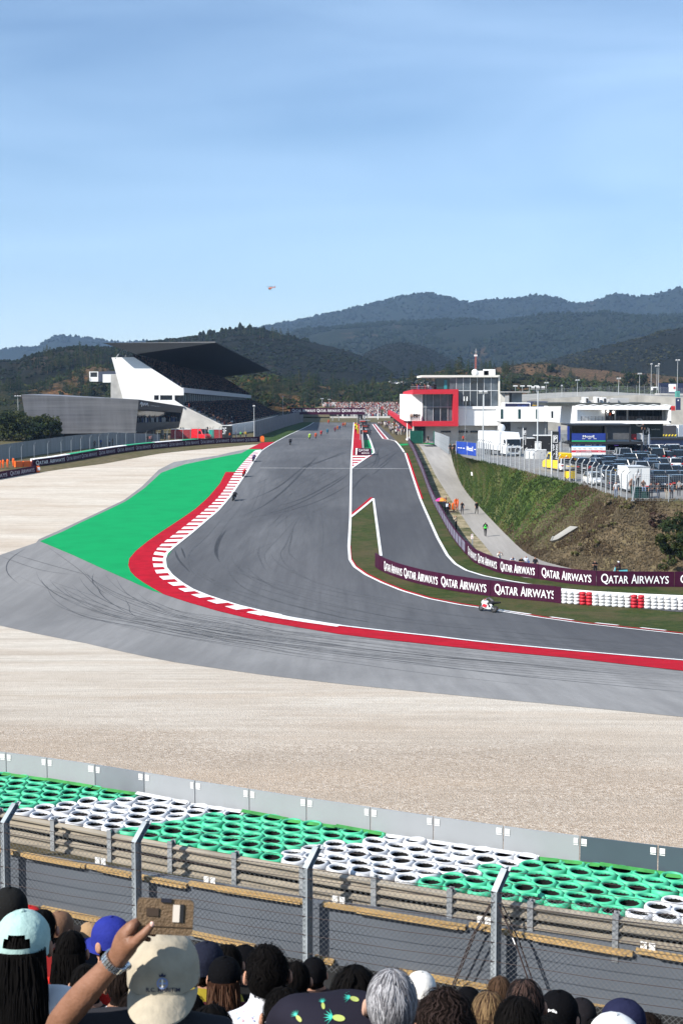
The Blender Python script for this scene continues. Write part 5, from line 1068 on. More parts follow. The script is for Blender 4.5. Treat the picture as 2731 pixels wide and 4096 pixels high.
# big letters on the dark wall under it
mb = MB(); q = at(2555, 1690, Y2 + 3.7); mb.torus(q, .62, .16, 'Y', 16, 5); o = mb.build('wall_emblem', mat('dim_white', (.4, .42, .42), .6)); tag(o, 'pale ring emblem on the dark wall under the long white building', 'emblem')
o = sign_text('A', at(2580, 1731, Y2 + 3.8), (1, 0, 0), (0, 0, 1), .8, 1.0, MC['dim_white']); tag(o, 'pale letter on the dark wall below the ring emblem', 'lettering')
o = sign_text('autodromo', at(2603, 1720, Y2 + 3.8), (1, 0, 0), (0, 0, 1), 1.6, .3, MC['dim_white']); tag(o, 'small pale word on the dark wall beside the letter A', 'lettering')
# upper terrace: retaining wall, fence, seats, poles
rwp = [at(2010, 1612, 420), at(2150, 1596, 420), at(2350, 1585, 415), at(2550, 1580, 410), at(2731, 1590, 400), at(3100, 1605, 390)]
mb = MB()
for a, c in zip(rwp, rwp[1:]): mb.prism([Vector((a.x, a.y, gz(a.y) - .2)), Vector((c.x, c.y, gz(c.y) - .2)), c, a], (0, 1.2, 0)); mb.prism([a + Vector((0, 1.2, -.05)), c + Vector((0, 1.2, -.05)), c + Vector((0, 60, 1.0)), a + Vector((0, 60, 1.0))], (0, 0, -.4))
tag(mb.build('retaining_wall', mat('weathered_concrete', (.30, .29, .265), .9, var=.3, scale=.3)), 'long pale retaining wall of the upper road behind the white building', 'wall')
fence('terrace_fence', [p + Vector((0, 2.5, .1)) for p in rwp], 2.6, 'long fence with bent posts along the top of the retaining wall', spacing=2.6, px=False, mesh=(.4, .02), pr=.05)
for i, (x, y, H, n_) in enumerate(((2183, 1590, 4.2, 2), (2307, 1585, 4.6, 2), (2245, 1588, 3.2, 1), (2472, 1578, 4.6, 2), (2555, 1578, 6, 2), (2631, 1580, 9, 1), (2624, 1580, 8.4, 2), (2601, 1580, 9, 1), (2706, 1570, 9.4, 2))):
    p = at(x, y, 422); lamp_post(p, H, 'floodlight pole on the upper road, %s from the left' % ('first', 'third', 'second', 'fourth', 'fifth', 'eighth', 'seventh', 'sixth', 'ninth')[i], n_, r=.07, group='poles along the upper road')
bs = empty('blue_stand', at(2690, 1580, 430), 0, 'small stand of dark blue seats at the right edge above the retaining wall', 'grandstand')
for k in range(6): sub(MB().prism([at(2640 - k * 2, 1573 - k * 7, 430 + k), at(3000, 1577 - k * 7, 430 + k), at(3000, 1570 - k * 7, 430 + k), at(2640 - k * 2, 1567 - k * 7, 430 + k)], (0, 1, 0)), 'seat_row', mat('navy_seats', (.015, .022, .06), .6), bs)
sub(MB().prism([at(2640, 1580, 429.5), at(3000, 1584, 429.5), at(3000, 1577.2, 429.5), at(2640, 1573.2, 429.5)], (0, 8, 0)), 'base', concrete, bs)
pf = cabin(2709, 1560, 1, 1, 1, TEAL, 'x', 'x', 'x') if 0 else None
def boxthing(x0, y0, x1, y1, Y, d, m, name, label, cat, extra=()):
    root = empty(name, at((x0 + x1) / 2, y1, Y), 0, label, cat); sub(fr(x0, y0, x1, y1, Y, d), 'body', m, root)
    for nm, a, m2 in extra: sub(fr(*a[:4], Y - .06, .12) if len(a) == 4 else fr(*a), nm, m2, root)
    return root
boxthing(2702, 1565, 2717, 1590, 405, 1.3, TEAL, 'portable_toilet', 'green portable toilet on the upper road at the right', 'portable toilet', (('door', (2704, 1569, 2714, 1589), mat('teal_dark', (.015, .22, .18), .5)),))
boxthing(2678, 1536, 2702, 1568, 424, 2, MC['grey_white'], 'control_cabin', 'white raised cabin beside the blue seats', 'cabin', (('window', (2692, 1547, 2699, 1556), mat('lamp_red', (.5, .03, .02), .5)),))
boxthing(2605, 1547, 2628, 1561, 424, 1.5, WW, 'screen_back', 'white and black screen housing on a pole at the upper road', 'screen', (('shade', (2610, 1551, 2626, 1561), black),))
boxthing(2702, 1592, 2720, 1640, 380, .6, MC['navy_banner'], 'banner_flag', 'tall dark blue banner below the green toilet', 'banner', (('emblem', (2708, 1599, 2713, 1604), WHITE),))
boxthing(2683, 1624, 2698, 1642, 375, 1.5, mat('red_box', (.55, .02, .02), .6), 'vending_box', 'bright red box behind the right end of the white building', 'box', (('panel', (2686, 1628, 2695, 1640), mat('red_box_dark', (.35, .015, .015), .6)),))
# row of four small screens on the hillside
sc = empty('sign_row', at(2080, 1555, 520), 0, 'row of four small black and white signs on the slope behind the canopy', 'sign')
for k in range(4):
    sub(fr(2050 + k * 28, 1540, 2070 + k * 28, 1547, 520, .3), 'sign_panel', black, sc); sub(fr(2051 + k * 28, 1542, 2069 + k * 28, 1545.5, 519.9, .05), 'mark', LET, sc); sub(fr(2059 + k * 28, 1547, 2061 + k * 28, 1570, 520, .3), 'sign_post', steel, sc)
# ---------------------------------------------------------------- gantry, far crowd bank, far boards
YGt = 505
ga = empty('start_gantry', Vector((at(1165, 1690, YGt).x, YGt, gz(YGt))), 0, 'dark purple gantry beam with white lettering across the straight', 'gantry')
sub(fr(1160, 1632, 1460, 1658, YGt, 1.2), 'beam', PURPLE, ga)
for x0, x1 in ((1168, 1261), (1267, 1360), (1366, 1459)): q_air(lambda u, v: at(lerp(x0, x1, u), lerp(1648, 1636, v), YGt - .06), LET, ga, Vector(ga.location))
for x in (1163, 1457): q = at(x, 1645, YGt + .6); mb = MB(); mb.box((q.x, q.y, (q.z + gz(YGt)) / 2), (.6, .6, q.z - gz(YGt))); sub(mb, 'leg', steel, ga)
for x in (1183, 1441): sub(fr(x - 9, 1658.1, x + 9, 1676 if x > 1300 else 1666, YGt + .3, .8), 'light_panel', black, ga)
root = empty('timing_board', at(1350, 1668, 540), 0, 'black scoreboard on a stand behind the gantry', 'scoreboard'); sub(fr(1318, 1652, 1366, 1665, 540, .5), 'panel', black, root); o = letter('22', lambda u, v: at(1346 + u * 8, 1662 - v * 7, 539.9), LET, root); o.location = -Vector(root.location)
q = at(1330, 1665, 540.2); mb = MB(); mb.box((q.x, q.y, (q.z + gz(540)) / 2), (.3, .3, q.z - gz(540))); q = at(1355, 1665, 540.2); mb.box((q.x, q.y, (q.z + gz(540)) / 2), (.3, .3, q.z - gz(540))); sub(mb, 'stand', steel, root)
bank = MB(); Yc = 590
bp = [at(1195, 1668, Yc), at(1640, 1668, Yc), at(1640, 1618, Yc + 28), at(1290, 1622, Yc + 28), at(1195, 1650, Yc + 22)]
bank.add([*bp, *[Vector((p.x, p.y + 2, gz(600) - .3)) for p in bp]], [(0, 1, 2, 3, 4), (0, 1, 6, 5), (1, 2, 7, 6), (2, 3, 8, 7), (3, 4, 9, 8), (4, 0, 5, 9)])
tag(bank.build('spectator_bank', MC['dry_ground']), kind='structure')
pts = []
for k in range(3600):
    t, u = rr.random(), rr.random(); x = lerp(lerp(1300, 1215, 1 - t) if t < .3 else 1292, 1640, u); p = at(x, lerp(1667, 1619, t), Yc + 28 * t)
    if x < 1340 and t < .85 or 1395 < x < 1402 or 1522 < x < 1533 and t < .6: continue
    pts.append(p)
crowd('bank_crowd', pts, 15, [CROWDM[1], CROWDM[2], CROWDM[3], CROWDM[8], CROWDM[1], CROWDM[5], CROWDM[9], CROWDM[0], CROWDM[8]] + CROWDM[-2:], 1.6)
mb = MB(); mb.prism([at(1320, 1666, Yc - 1), at(1560, 1664, Yc - 1), at(1560, 1676, Yc - 1), at(1320, 1678, Yc - 1)], (0, .5, 0)); tag(mb.build('bank_wall', pale_conc), 'pale concrete wall at the foot of the far crowd bank', 'wall')
BLUEB, YELB = mat('blue_board', (.03, .09, .38), .6), mat('yellow_board', (.72, .55, .03), .6)
for k in range(9):
    x0, x1 = 1230 + k * 36.5, 1264 + k * 36.5; Yk = 560
    root = empty('advertising_board', at(x0, 1690, Yk), 0, '%s board with low lettering across the far end of the straight, %s from left' % (('blue', 'yellow')[k % 2], ('first', 'second', 'third', 'fourth', 'fifth', 'sixth', 'seventh', 'eighth', 'ninth')[k]), 'advertising board', 'boards across the end of the straight')
    sub(fr(x0, 1680, x1, 1689, Yk, .25), 'panel', (BLUEB, YELB)[k % 2], root); o = letter('MICHELIN', lambda u, v: at(lerp(x0 + 3, x1 - 3, u), lerp(1687, 1682.5, v), Yk - .05), (LET, BLUEB)[k % 2], root); o.location = -Vector(root.location)
mb = fr(1226, 1689.2, 1580, 1693, 559.8, .3); tag(mb.build('white_kerb_wall', white_wall), 'low white wall under the row of far blue and yellow boards', 'wall')
# ---------------------------------------------------------------- pit wall, its gantry, nose board, marshals
w3 = [G(1437, 1692), G(1446, 1745), G(1449, 1792)]; mb = MB()
for a, c in zip(w3, w3[1:]): mb.prism([a, c, c + Vector((0, 0, 1.1)), a + Vector((0, 0, 1.1))], (.3, 0, 0))
o = mb.build('pit_wall', concrete); tag(o, 'pit wall between the red apron and the green strip', 'wall')
fence('pit_wall_fence', [Vector((p.x + .15, p.y, p.z + 1.1)) for p in w3], 1.3, 'wire fence on top of the pit wall', spacing=4, px=False, tilt=0, mesh=(.4, .025), pr=.06)
nz_ = G(1455, 1822); root = empty('nose_board', nz_, 0, 'purple two-line board on the nose of the pit wall', 'advertising board'); s = nz_.y / F
mb = MB(); mb.prism([(-28 * s, 0, .1), (28 * s, 0, .1), (27 * s, 0, 1.35), (-26 * s, 0, 1.35)], (0, .9, 0)); mb.build('panel', PURPLE, root)
sign_text('QATAR', (-22 * s, -.03, .72), (1, 0, 0), (0, 0, 1), 42 * s, .5, LET, root); sign_text('AIRWAYS', (-10 * s, -.03, .3), (1, 0, 0), (0, 0, 1), 32 * s, .3, LET, root)
mb = MB()
for k in range(5): mb.torus((-24 * s + k * 12 * s, 1.4, 1.2), .27, .14, 'Z', 10, 6); mb.tube([(-24 * s + k * 12 * s, 1.4, 0), (-24 * s + k * 12 * s, 1.4, 1.15)], .4, 10)
mb.build('tyre_stack', WTY, root)
YEL = (.62, .72, .02)
for i, (x, y) in enumerate(((1421, 1716), (1428, 1722), (1424, 1730), (1431, 1736), (1427, 1709))): person(G(x, y), 3 + .3 * i, ('stand', 'stand2')[i % 2], YEL, ((.02, .02, .02), YEL)[i % 2], 'person in fluorescent yellow on the red apron, %s' % ('front left of the group', 'middle of the group', 'left and nearest but one', 'nearest to the camera', 'farthest back')[i], sleeves=True)
for i, (x, y, H, W_) in enumerate(((1458, 1760, 3.4, 2.4), (1449, 1722, 4.6, 3.2), (1458, 1735, 3.6, 3))):
    p = G(x, y); root = empty('timing_stand', p, 0, 'dark team timing stand on the pit wall, %s' % ('nearest of the three', 'tallest and farthest', 'middle one')[i], 'timing stand'); mb = MB(); mb.box((0, 0, H), (W_, 1.6, .15)); mb.build('canopy', (black, MC['charcoal_panel'], steel)[i], root)
    for sx in (-1, 1): mb = MB(); mb.bar((sx * W_ * .45, 0, 0), (sx * W_ * .45, 0, H), .12); mb.build('leg', steel, root)
    mb = MB(); mb.box((0, 0, H * .55), (W_ * .8, .5, H * .3)); mb.build('console', black, root); mb = MB(); mb.box((0, -.28, H * .6), (W_ * .5, .04, .4)); mb.build('screen', mat('screen_red', (.4, .05, .03), .5), root)
# pit lane crowd: the near ones each on their own
rr = random.Random(31)
TOPS = [(.6, .6, .6), (.55, .55, .56), (.03, .03, .035), (.4, .03, .04), (.04, .06, .2), (.5, .5, .5), (.02, .02, .02), (.25, .25, .27)]; TN = ['white shirt', 'pale shirt', 'black shirt', 'red shirt', 'blue shirt', 'light grey shirt', 'black jacket', 'grey jacket']
for k in range(64):
    y = 1700 + 42 * rr.random() ** .8; x0 = lerp(1522, 1575, (y - 1700) / 42); x = lerp(x0, x0 + 50 + (y - 1700) * .3, rr.random()); j = rr.randrange(8)
    person(G(x, y), rr.uniform(0, 6.28), ('stand', 'walk', 'stand2', 'phone')[k % 4], TOPS[j], ((.02, .02, .03), (.05, .05, .08), (.4, .38, .35))[k % 3], 'person in a %s in the pit lane crowd before the red parapet' % TN[j], group='pit lane crowd in a ' + TN[j], sleeves=j > 5)
for i, x in enumerate((1514, 1518, 1525)): person(G(x, 1706 + i), 1, 'stand', (.65, .65, .65), (.03, .03, .03), 'person in a white shirt standing apart left of the pit lane crowd', group='white shirts apart from the pit lane crowd')
person(G(1480, 1742), 0, 'stand', (.03, .04, .07), (.02, .02, .03), 'person in dark overalls alone in the pit lane')
p = at(1509, 1690, 560); p.z = gz(560)
for i, (x, y, Y, t_) in enumerate(((1511, 1615, 560, 1690), (1628, 1614, 330, 1740))): p = at(x, t_, Y); p.z = gz(Y); root = empty('flag_pole', p, 0, ('thin white pole at the far end of the pit lane', 'white pole before the red framed building')[i], 'pole'); H = at(x, y, Y).z - p.z; mb = MB(); mb.tube([(0, 0, 0), (0, 0, H)], [.14, .08], 8); mb.build('pole', white_wall, root); mb = MB(); mb.ball((0, 0, H), .16, 8, 6); mb.build('finial', mat('sign_red', (.6, .02, .03), .6), root)
# ================================================================ paddock: cars, trucks, hospitality units, fences, people
def make_car(kind):
    root = empty('parked_car'); l, w_, h, hb_ = dict(estate=(4.6, 1.82, 1.47, .92), suv=(4.5, 1.86, 1.66, 1.02), hatch=(4.1, 1.76, 1.48, .92), van=(4.9, 1.92, 1.9, 1.08))[kind]
    y0, y1 = -l / 2, l / 2; hw = w_ / 2
    yr, yw, yb = y0 + (.25 if kind != 'estate' else .45), y1 - (1.95 if kind != 'van' else 1.45), y1 - (1.15 if kind != 'van' else .8)
    sec = [(y0, .42, hb_ - .18, .86), (y0 + .06, .3, hb_ - .04, .95), (y0 + .35, .24, hb_, 1), (0, .22, hb_ - .02, 1), (yb, .24, hb_ - .03, 1), (y1 - .5, .26, hb_ - .14, .97), (y1 - .1, .3, hb_ - .28, .88), (y1, .42, hb_ - .4, .78)]
    mb = MB(); vs = []
    for y, zb, zt, k in sec:
        x = hw * k; zm = zb + (zt - zb) * .55; vs += [(-x * .93, y, zb), (-x, y, zm), (-x * .94, y, zt), (x * .94, y, zt), (x, y, zm), (x * .93, y, zb)]
    n = len(sec); mb.add(vs, [(i * 6 + j, i * 6 + (j + 1) % 6, i * 6 + 6 + (j + 1) % 6, i * 6 + 6 + j) for i in range(n - 1) for j in range(6)] + [tuple(range(6)), tuple(range(6 * n - 6, 6 * n))])
    t = hw * .74; ro = [(-t, yr + .25, h - .03), (t, yr + .25, h - .03), (t * 1.02, yw + .05, h - .04), (-t * 1.02, yw + .05, h - .04)]; cen = [(-t * .9, (yr + yw) / 2, h), (t * .9, (yr + yw) / 2, h)]
    mb.add(ro + cen, [(0, 1, 5, 4), (4, 5, 2, 3), (0, 4, 3), (1, 2, 5)])
    bx = hw * .92; be = [(-bx, y0 + .12, hb_ - .01), (bx, y0 + .12, hb_ - .01), (bx, yb, hb_ - .03), (-bx, yb, hb_ - .03)]
    for a, c in ((ro[0], be[0]), (ro[1], be[1]), (ro[2], be[2]), (ro[3], be[3])): mb.bar(a, c, .09)
    for s in (-1, 1): mb.bar((s * t * 1.1, -.1, h - .06), (s * bx, -.05, hb_), .09); mb.box((s * (hw + .06), yb - .35, hb_ + .06), (.2, .1, .13))
    mb.build('body', mat('car_navy', (.012, .017, .03), .25, coat=.5), root)
    q = lambda a, c, k: tuple(lerp(a[i], c[i], k) for i in range(3))
    for nm, a, b_ in (('rear_window', 0, 1), ('side_window', 1, 2), ('windscreen', 2, 3), ('side_window', 3, 0)):
        mb = MB(); mb.quad(ro[a], ro[b_], be[b_], be[a]); mb.build(nm, darkglass, root, fix=False)
    for s in (-1, 1):
        mb = MB(); mb.box((s * hw * .78, y0 + .01, hb_ - .22), (.3, .1, .16)); mb.build('tail_light', mat('red_lamp', (.4, .01, .01), .3), root)
        mb = MB(); mb.box((s * hw * .66, y1 - .07, hb_ - .42), (.36, .12, .12)); mb.build('headlight', mat('lamp_glass', (.7, .7, .65), .2), root)
    mb = MB(); mb.box((0, y0 - .005, .68), (.5, .03, .11)); mb.build('number_plate', WHITE, root)
    wheels(root, (-hw + .1, hw - .1), (y0 + .8, y1 - .85), .33); return root
CARP = {k: make_car(k) for k in ('estate', 'suv', 'hatch', 'van')}; CUSED = set()
CARC = dict(navy=(.012, .018, .035), black=(.008, .008, .010), grey=(.10, .105, .115), white=(.74, .74, .74), silver=(.30, .31, .33), red=(.30, .012, .02), blue=(.015, .035, .10))
def car(p, rz, kind, colr, label, group):
    o = CARP[kind] if kind not in CUSED else ctree(CARP[kind]); CUSED.add(kind); o.location = p; o.rotation_euler = (0, 0, rz); paint(o, ('body',), mat('car_' + colr + '_paint', CARC[colr], .25, coat=.5)); tag(o, label, 'car', group); return o
Z6 = lambda x, y: (2200 + x / 2.953, 1750 + y / 2.953)
ROWS = [(205, [(735, 'navy', 'hatch'), (815, 'black', 'estate'), (1040, 'navy', 'suv'), (1195, 'white', 'suv'), (1330, 'black', 'hatch'), (1425, 'navy', 'suv'), (1545, 'white', 'estate')]),
        (262, [(850, 'silver', 'van'), (980, 'black', 'hatch'), (1085, 'navy', 'hatch'), (1240, 'black', 'van'), (1390, 'navy', 'estate'), (1490, 'black', 'suv'), (1590, 'navy', 'hatch')]),
        (310, [(560, 'navy', 'hatch'), (680, 'navy', 'estate'), (800, 'grey', 'hatch'), (915, 'black', 'suv'), (1040, 'navy', 'suv'), (1165, 'navy', 'estate')]),
        (352, [(530, 'silver', 'estate'), (670, 'navy', 'suv'), (800, 'black', 'estate'), (920, 'navy', 'hatch'), (1170, 'blue', 'estate'), (1290, 'grey', 'estate'), (1430, 'white', 'hatch'), (1560, 'navy', 'suv')]),
        (392, [(330, 'black', 'van'), (430, 'navy', 'estate'), (660, 'black', 'hatch'), (815, 'navy', 'suv'), (1050, 'silver', 'estate'), (1190, 'black', 'hatch')]),
        (445, [(620, 'black', 'hatch'), (780, 'navy', 'suv'), (960, 'blue', 'estate'), (1290, 'grey', 'suv'), (1440, 'navy', 'hatch'), (1540, 'navy', 'estate')]),
        (510, [(640, 'navy', 'estate'), (810, 'black', 'suv'), (1240, 'navy', 'hatch'), (1390, 'black', 'estate'), (1570, 'grey', 'estate')]),
        (585, [(730, 'navy', 'suv'), (1290, 'navy', 'estate'), (1455, 'black', 'suv'), (1620, 'navy', 'hatch')])]
ORD = ['first', 'second', 'third', 'fourth', 'fifth', 'sixth', 'seventh', 'eighth', 'ninth', 'tenth']
CN = dict(navy='dark blue', black='black', grey='grey', white='white', silver='silver', red='red', blue='blue'); KN = dict(estate='estate car', suv='tall car', hatch='hatchback', van='people carrier'); rr = random.Random(40)
for i, (y, cs) in enumerate(ROWS):
    for j, (x, c_, k_) in enumerate(cs): car(P(*Z6(x, y + (22 if i else 4))), rr.uniform(-.08, .12) + (.12 if x < 700 else 0), k_, c_, '%s %s in the %s car park row from the back, %s from left' % (CN[c_], KN[k_], ORD[i], ORD[j]), 'cars in the paddock car park')
car(P(*Z6(525, 560)), math.pi + .15, 'hatch', 'white', 'white hatchback facing the bank fence, front towards the camera', None)
car(P(2244, 1884), .2, 'suv', 'white', 'white tall car behind the bank fence next to the yellow van', None)
Z4 = lambda x, y: (1550 + x / 2.613, 1400 + y / 2.613)
for j, (x, y, c_, k_) in enumerate(((575, 935, 'red', 'van'), (645, 935, 'navy', 'hatch'), (690, 938, 'white', 'estate'), (735, 945, 'grey', 'hatch'), (775, 915, 'navy', 'estate'), (870, 940, 'navy', 'estate'), (930, 938, 'black', 'hatch'), (990, 940, 'navy', 'suv'), (1085, 915, 'navy', 'suv'), (1140, 925, 'grey', 'estate'), (1200, 905, 'white', 'hatch'), (1345, 905, 'navy', 'estate'), (1385, 935, 'grey', 'hatch'), (1440, 940, 'navy', 'hatch'), (1475, 905, 'blue', 'suv'), (1515, 925, 'grey', 'estate'), (1550, 945, 'navy', 'suv'))):
    car(P(*Z4(x, y)), rr.choice([0, math.pi / 2, math.pi / 2, .3]) + rr.uniform(-.1, .1), k_, c_, '%s %s parked below the white buildings, number %s from the left' % (CN[c_], KN[k_], ('one two three four five six seven eight nine ten eleven twelve thirteen fourteen fifteen sixteen seventeen').split()[j]), 'cars parked below the white buildings')
a, c = P(1788, 1778), P(1950, 1776); mb = MB(); mb.prism([a, c, c + Vector((0, 0, .7)), a + Vector((0, 0, .7))], (0, .3, 0)); tag(mb.build('low_wall', MC['beige_render']), 'low beige wall before the parked cars at the red framed building', 'wall')
for i, (x, y, rz) in enumerate(((1664, 1766, 1.9), (1672, 1758, 1.7))):
    o = car(G(x, y) if i == 0 else G(x, y), rz, 'estate', 'white', ('nearer', 'farther')[i] + ' white racing saloon with blue and red stripes at the pit lane exit', 'safety cars at the pit exit')
    mb = MB(); mb.box((0, .2, 1.5), (1.2, .5, .14)); mb.build('light_bar', mat('amber_lamp', (.7, .2, .02), .4), o)
    for s in (-1, 1): mb = MB(); mb.prism([(s * .925, -1.8, .55), (s * .925, 1.2, .45), (s * .925, 1.6, .62), (s * .925, -.6, .85)], (s * .012, 0, 0)); mb.build('stripe', BLUEB if s > 0 else REDV, o)
# trucks
def truck(p, rz, cabm, boxm, label, bl=9.0, name='truck', cabcol=None):
    root = empty(name, p, rz, label, 'truck'); mb = MB()                  # faces +Y
    s_ = [(-.1, .55, 3.0, 1.2), (.2, .5, 3.55, 1.22), (1.1, .5, 3.6, 1.22), (1.75, .5, 2.6, 1.22), (1.95, .45, 1.7, 1.2), (2.0, .45, .7, 1.15)]; vs = []
    for y, zb, zt, x in s_: vs += [(-x, y, zb), (-x, y, (zb + zt) / 2), (-x * .93, y, zt), (x * .93, y, zt), (x, y, (zb + zt) / 2), (x, y, zb)]
    n = len(s_); mb.add(vs, [(i * 6 + j, i * 6 + (j + 1) % 6, i * 6 + 6 + (j + 1) % 6, i * 6 + 6 + j) for i in range(n - 1) for j in range(6)] + [tuple(range(6)), tuple(range(6 * n - 6, 6 * n))]); mb.build('cab', cabm, root)
    mb = MB(); mb.quad((-1.02, 1.79, 2.62), (1.02, 1.79, 2.62), (1.08, 2.0, 1.72), (-1.08, 2.0, 1.72)); mb.build('windscreen', darkglass, root, fix=False)
    mb = MB(); mb.box((0, 2.03, 1.05), (1.7, .06, .6)); mb.build('grille', MC['charcoal_panel'], root)
    for s in (-1, 1):
        mb = MB(); mb.box((s * .9, 2.04, .75), (.4, .08, .22)); mb.build('headlight', mat('lamp_glass', (.7, .7, .65), .2), root); mb = MB(); mb.box((s * 1.38, 1.75, 2.3), (.2, .12, .6)); mb.build('mirror', black, root)
        mb = MB(); mb.quad((s * 1.225, .55, 1.75), (s * 1.225, 1.6, 1.75), (s * 1.15, 1.35, 2.6), (s * 1.15, .55, 2.6)); mb.build('side_window', darkglass, root, fix=False)
    mb = MB(); mb.box((0, -.5 - bl / 2, 2.25), (2.5, bl, 2.7)); mb.build('box_body', boxm, root); mb = MB(); mb.box((0, -.5 - bl / 2, .8), (1.0, bl, .2)); mb.build('chassis', black, root); wheels(root, (-1.0, 1.0), (1.0, -bl * .55, -bl * .75), .5); return root
WP = mat('white_vehicle', (.75, .76, .77), .35, coat=.3)
t = truck(P(2032, 1826), math.pi + .28, WP, WP, 'white truck facing the camera behind the fence with a dish on its roof', 8.5)
mb = MB(); mb.ball((.6, -1.2, 4.2), (.55, .2, .55), 12, 8); mb.bar((.6, -1.2, 3.6), (.6, -1.2, 4.2), .1); mb.build('satellite_dish', WP, t)
truck(P(2690, 1762), math.pi / 2 + .5, WP, WP, 'white articulated truck at the right edge beside the dark wall', 9.0)
t = truck(P(2610, 1765), math.pi / 2, mat('orange_vehicle', (.55, .15, .02), .5), MC['charcoal_panel'], 'orange recovery truck with striped flatbed before the dark wall', 4.5, 'recovery_truck')
for k in range(6): mb = MB(); mb.prism([(-1.27, -1.0 - k * .7, 1.2), (-1.27, -1.35 - k * .7, 1.2), (-1.27, -1.55 - k * .7, 1.6), (-1.27, -1.2 - k * .7, 1.6)], (-.02, 0, 0)); mb.build('hazard_stripe', YELB, t)
YV = mat('yellow_vehicle', (.80, .52, .0), .4, coat=.3)
o = van(P(2226, 1880), .25, YV, 'tall yellow delivery van with red lettering behind the bank fence', 5.0, 2.0, 2.2); sign_text('DHL', (-.62, -2.53, 1.5), (1, 0, 0), (.1, 0, 1), 1.25, .32, mat('red_letter', (.55, .01, .03), .5), o)
mb = MB(); p = P(2279, 1925); root = empty('yellow_loader', p, .4, 'small yellow loader behind the bank fence left of the white hatchback', 'loader'); mb.box((0, 0, .75), (.9, 1.3, .8)); mb.build('body', YV, root); mb = MB(); mb.bar((-.3, .7, .2), (-.3, .7, 1.9), .1); mb.bar((.3, .7, .2), (.3, .7, 1.9), .1); mb.box((0, .7, 1.9), (.7, .1, .1)); mb.build('mast', MC['charcoal_panel'], root); mb = MB(); mb.box((0, -.1, 1.75), (.85, .9, .06)); mb.bar((-.38, -.5, 1.1), (-.38, -.5, 1.75), .06); mb.bar((.38, -.5, 1.1), (.38, -.5, 1.75), .06); mb.build('roof_guard', YV, root); wheels(root, (-.42, .42), (-.45, .45), .25)
# team units
YM = 212
hu = empty('team_unit', at(2400, 1828, YM), 0, 'dark two-storey event unit with blue and striped banners beside the car park', 'event unit')
BK = mat('unit_black', (.018, .019, .022), .5)
sub(fr(2270, 1697, 2520, 1703, YM - .3, 7), 'roof', BK, hu); sub(fr(2279, 1703.1, 2422, 1733, YM + 1.2, .3), 'window', darkglass, hu); sub(fr(2270, 1766.5, 2570, 1777, YM - .3, 8), 'floor_slab', BK, hu)
for x in (2272, 2281, 2422, 2519): sub(fr(x - 3, 1703.1, x + 3, 1766, YM - .2, .4), 'column', BK, hu)
sub(fr(2423.5, 1703.2, 2516, 1758, YM + .5, .2), 'screen_mesh', mat('grey_mesh', (.085, .088, .095), .8, var=.3, scale=2), hu)
DB = mat('deep_blue_banner', (.012, .035, .23), .6, var=.25, scale=.4)
bn = sub(fr(2284, 1733.2, 2420, 1762, YM - .25, .12), 'banner', DB, hu); sub(fr(2284, 1762.1, 2420, 1766, YM - .25, .12), 'green_band', mat('bright_green', (.02, .42, .12), .6), hu)
def ltr(root, s, x0, y0, x1, y1, Y, m, par=None):
    if s == '-': return sub(fr(x0, y0, x1, y1, Y, .02), 'mark', m, root)
    o = letter(s, lambda u, v: at(lerp(x0, x1, u), lerp(y1, y0, v), Y), m, root, .01); o.location = -Vector(root.location); return o
ltr(hu, 'MotoE', 2329, 1741, 2376, 1750, YM - .3, LET)
for x in (2327, 2350, 2372): ltr(hu, '-', x, 1754, x + 12, 1755.6, YM - .3, LET)
for nm, y0, y1, m in (('blue_band', 1778, 1784, DB), ('sky_band', 1784.1, 1788, mat('sky_banner', (.22, .48, .75), .6)), ('white_band', 1788.1, 1801, WHITE), ('red_band', 1801.1, 1810, mat('red_banner', (.5, .015, .04), .6)), ('lower_band', 1810.1, 1822, WHITE)): sub(fr(2285, y0, 2420, y1, YM - .1, .15), nm, m, hu)
ltr(hu, 'Moto3', 2339, 1778.8, 2365, 1783.2, YM - .16, LET); ltr(hu, 'GIVI', 2343, 1803, 2361, 1808.5, YM - .16, LET); ltr(hu, 'GIVI', 2302, 1804.5, 2314, 1807.5, YM - .16, LET); ltr(hu, 'GIVI', 2390, 1804.5, 2402, 1807.5, YM - .16, LET)
for x in (2290, 2310, 2330, 2352, 2374, 2396): ltr(hu, '-', x, 1793.5, x + 12, 1795.5, YM - .16, MC['grey_panel'])
for x in (2290, 2308, 2372, 2394): ltr(hu, '-', x, 1779.5, x + 11, 1781, YM - .16, LET)
sub(fr(2423, 1777.1, 2568, 1824, YM + 3.5, .3), 'back_wall', black, hu); sub(fr(2455, 1780, 2472, 1794, YM + 3.3, .1), 'screen', mat('violet_screen', (.06, .03, .2), .5, emit=.6), hu)
for x in (2426, 2566): sub(fr(x - 3, 1777.1, x + 3, 1828, YM - .2, .4), 'column', BK, hu)
sub(fr(2524, 1736, 2545, 1758, YM + 1, .4), 'red_panel', RC, hu); sub(fr(2545, 1733, 2567, 1758, YM + .9, .4), 'grey_panel', MC['grey_panel'], hu)
def stairs(x0, x1, y0, y1, Y, label, n=11):
    root = empty('metal_stairs', at((x0 + x1) / 2, y1, Y), 0, label, 'stairs')
    for k in range(n): y = lerp(y1, y0, (k + .5) / n); dx = (x1 - x0) * .18 * k / n; sub(fr(x0 + 3 + dx * 0, y, x1 - 3, y + 1.6, Y + k * .28, .28), 'tread', steel, root)
    for x in (x0, x1): mb = MB(); mb.bar(at(x, y1 - 2, Y), at(x, y0 - 2, Y + n * .28), .2); mb.bar(at(x, y1 - 26, Y), at(x, y0 - 26, Y + n * .28), .06); sub(mb, 'stringer', steel, root)
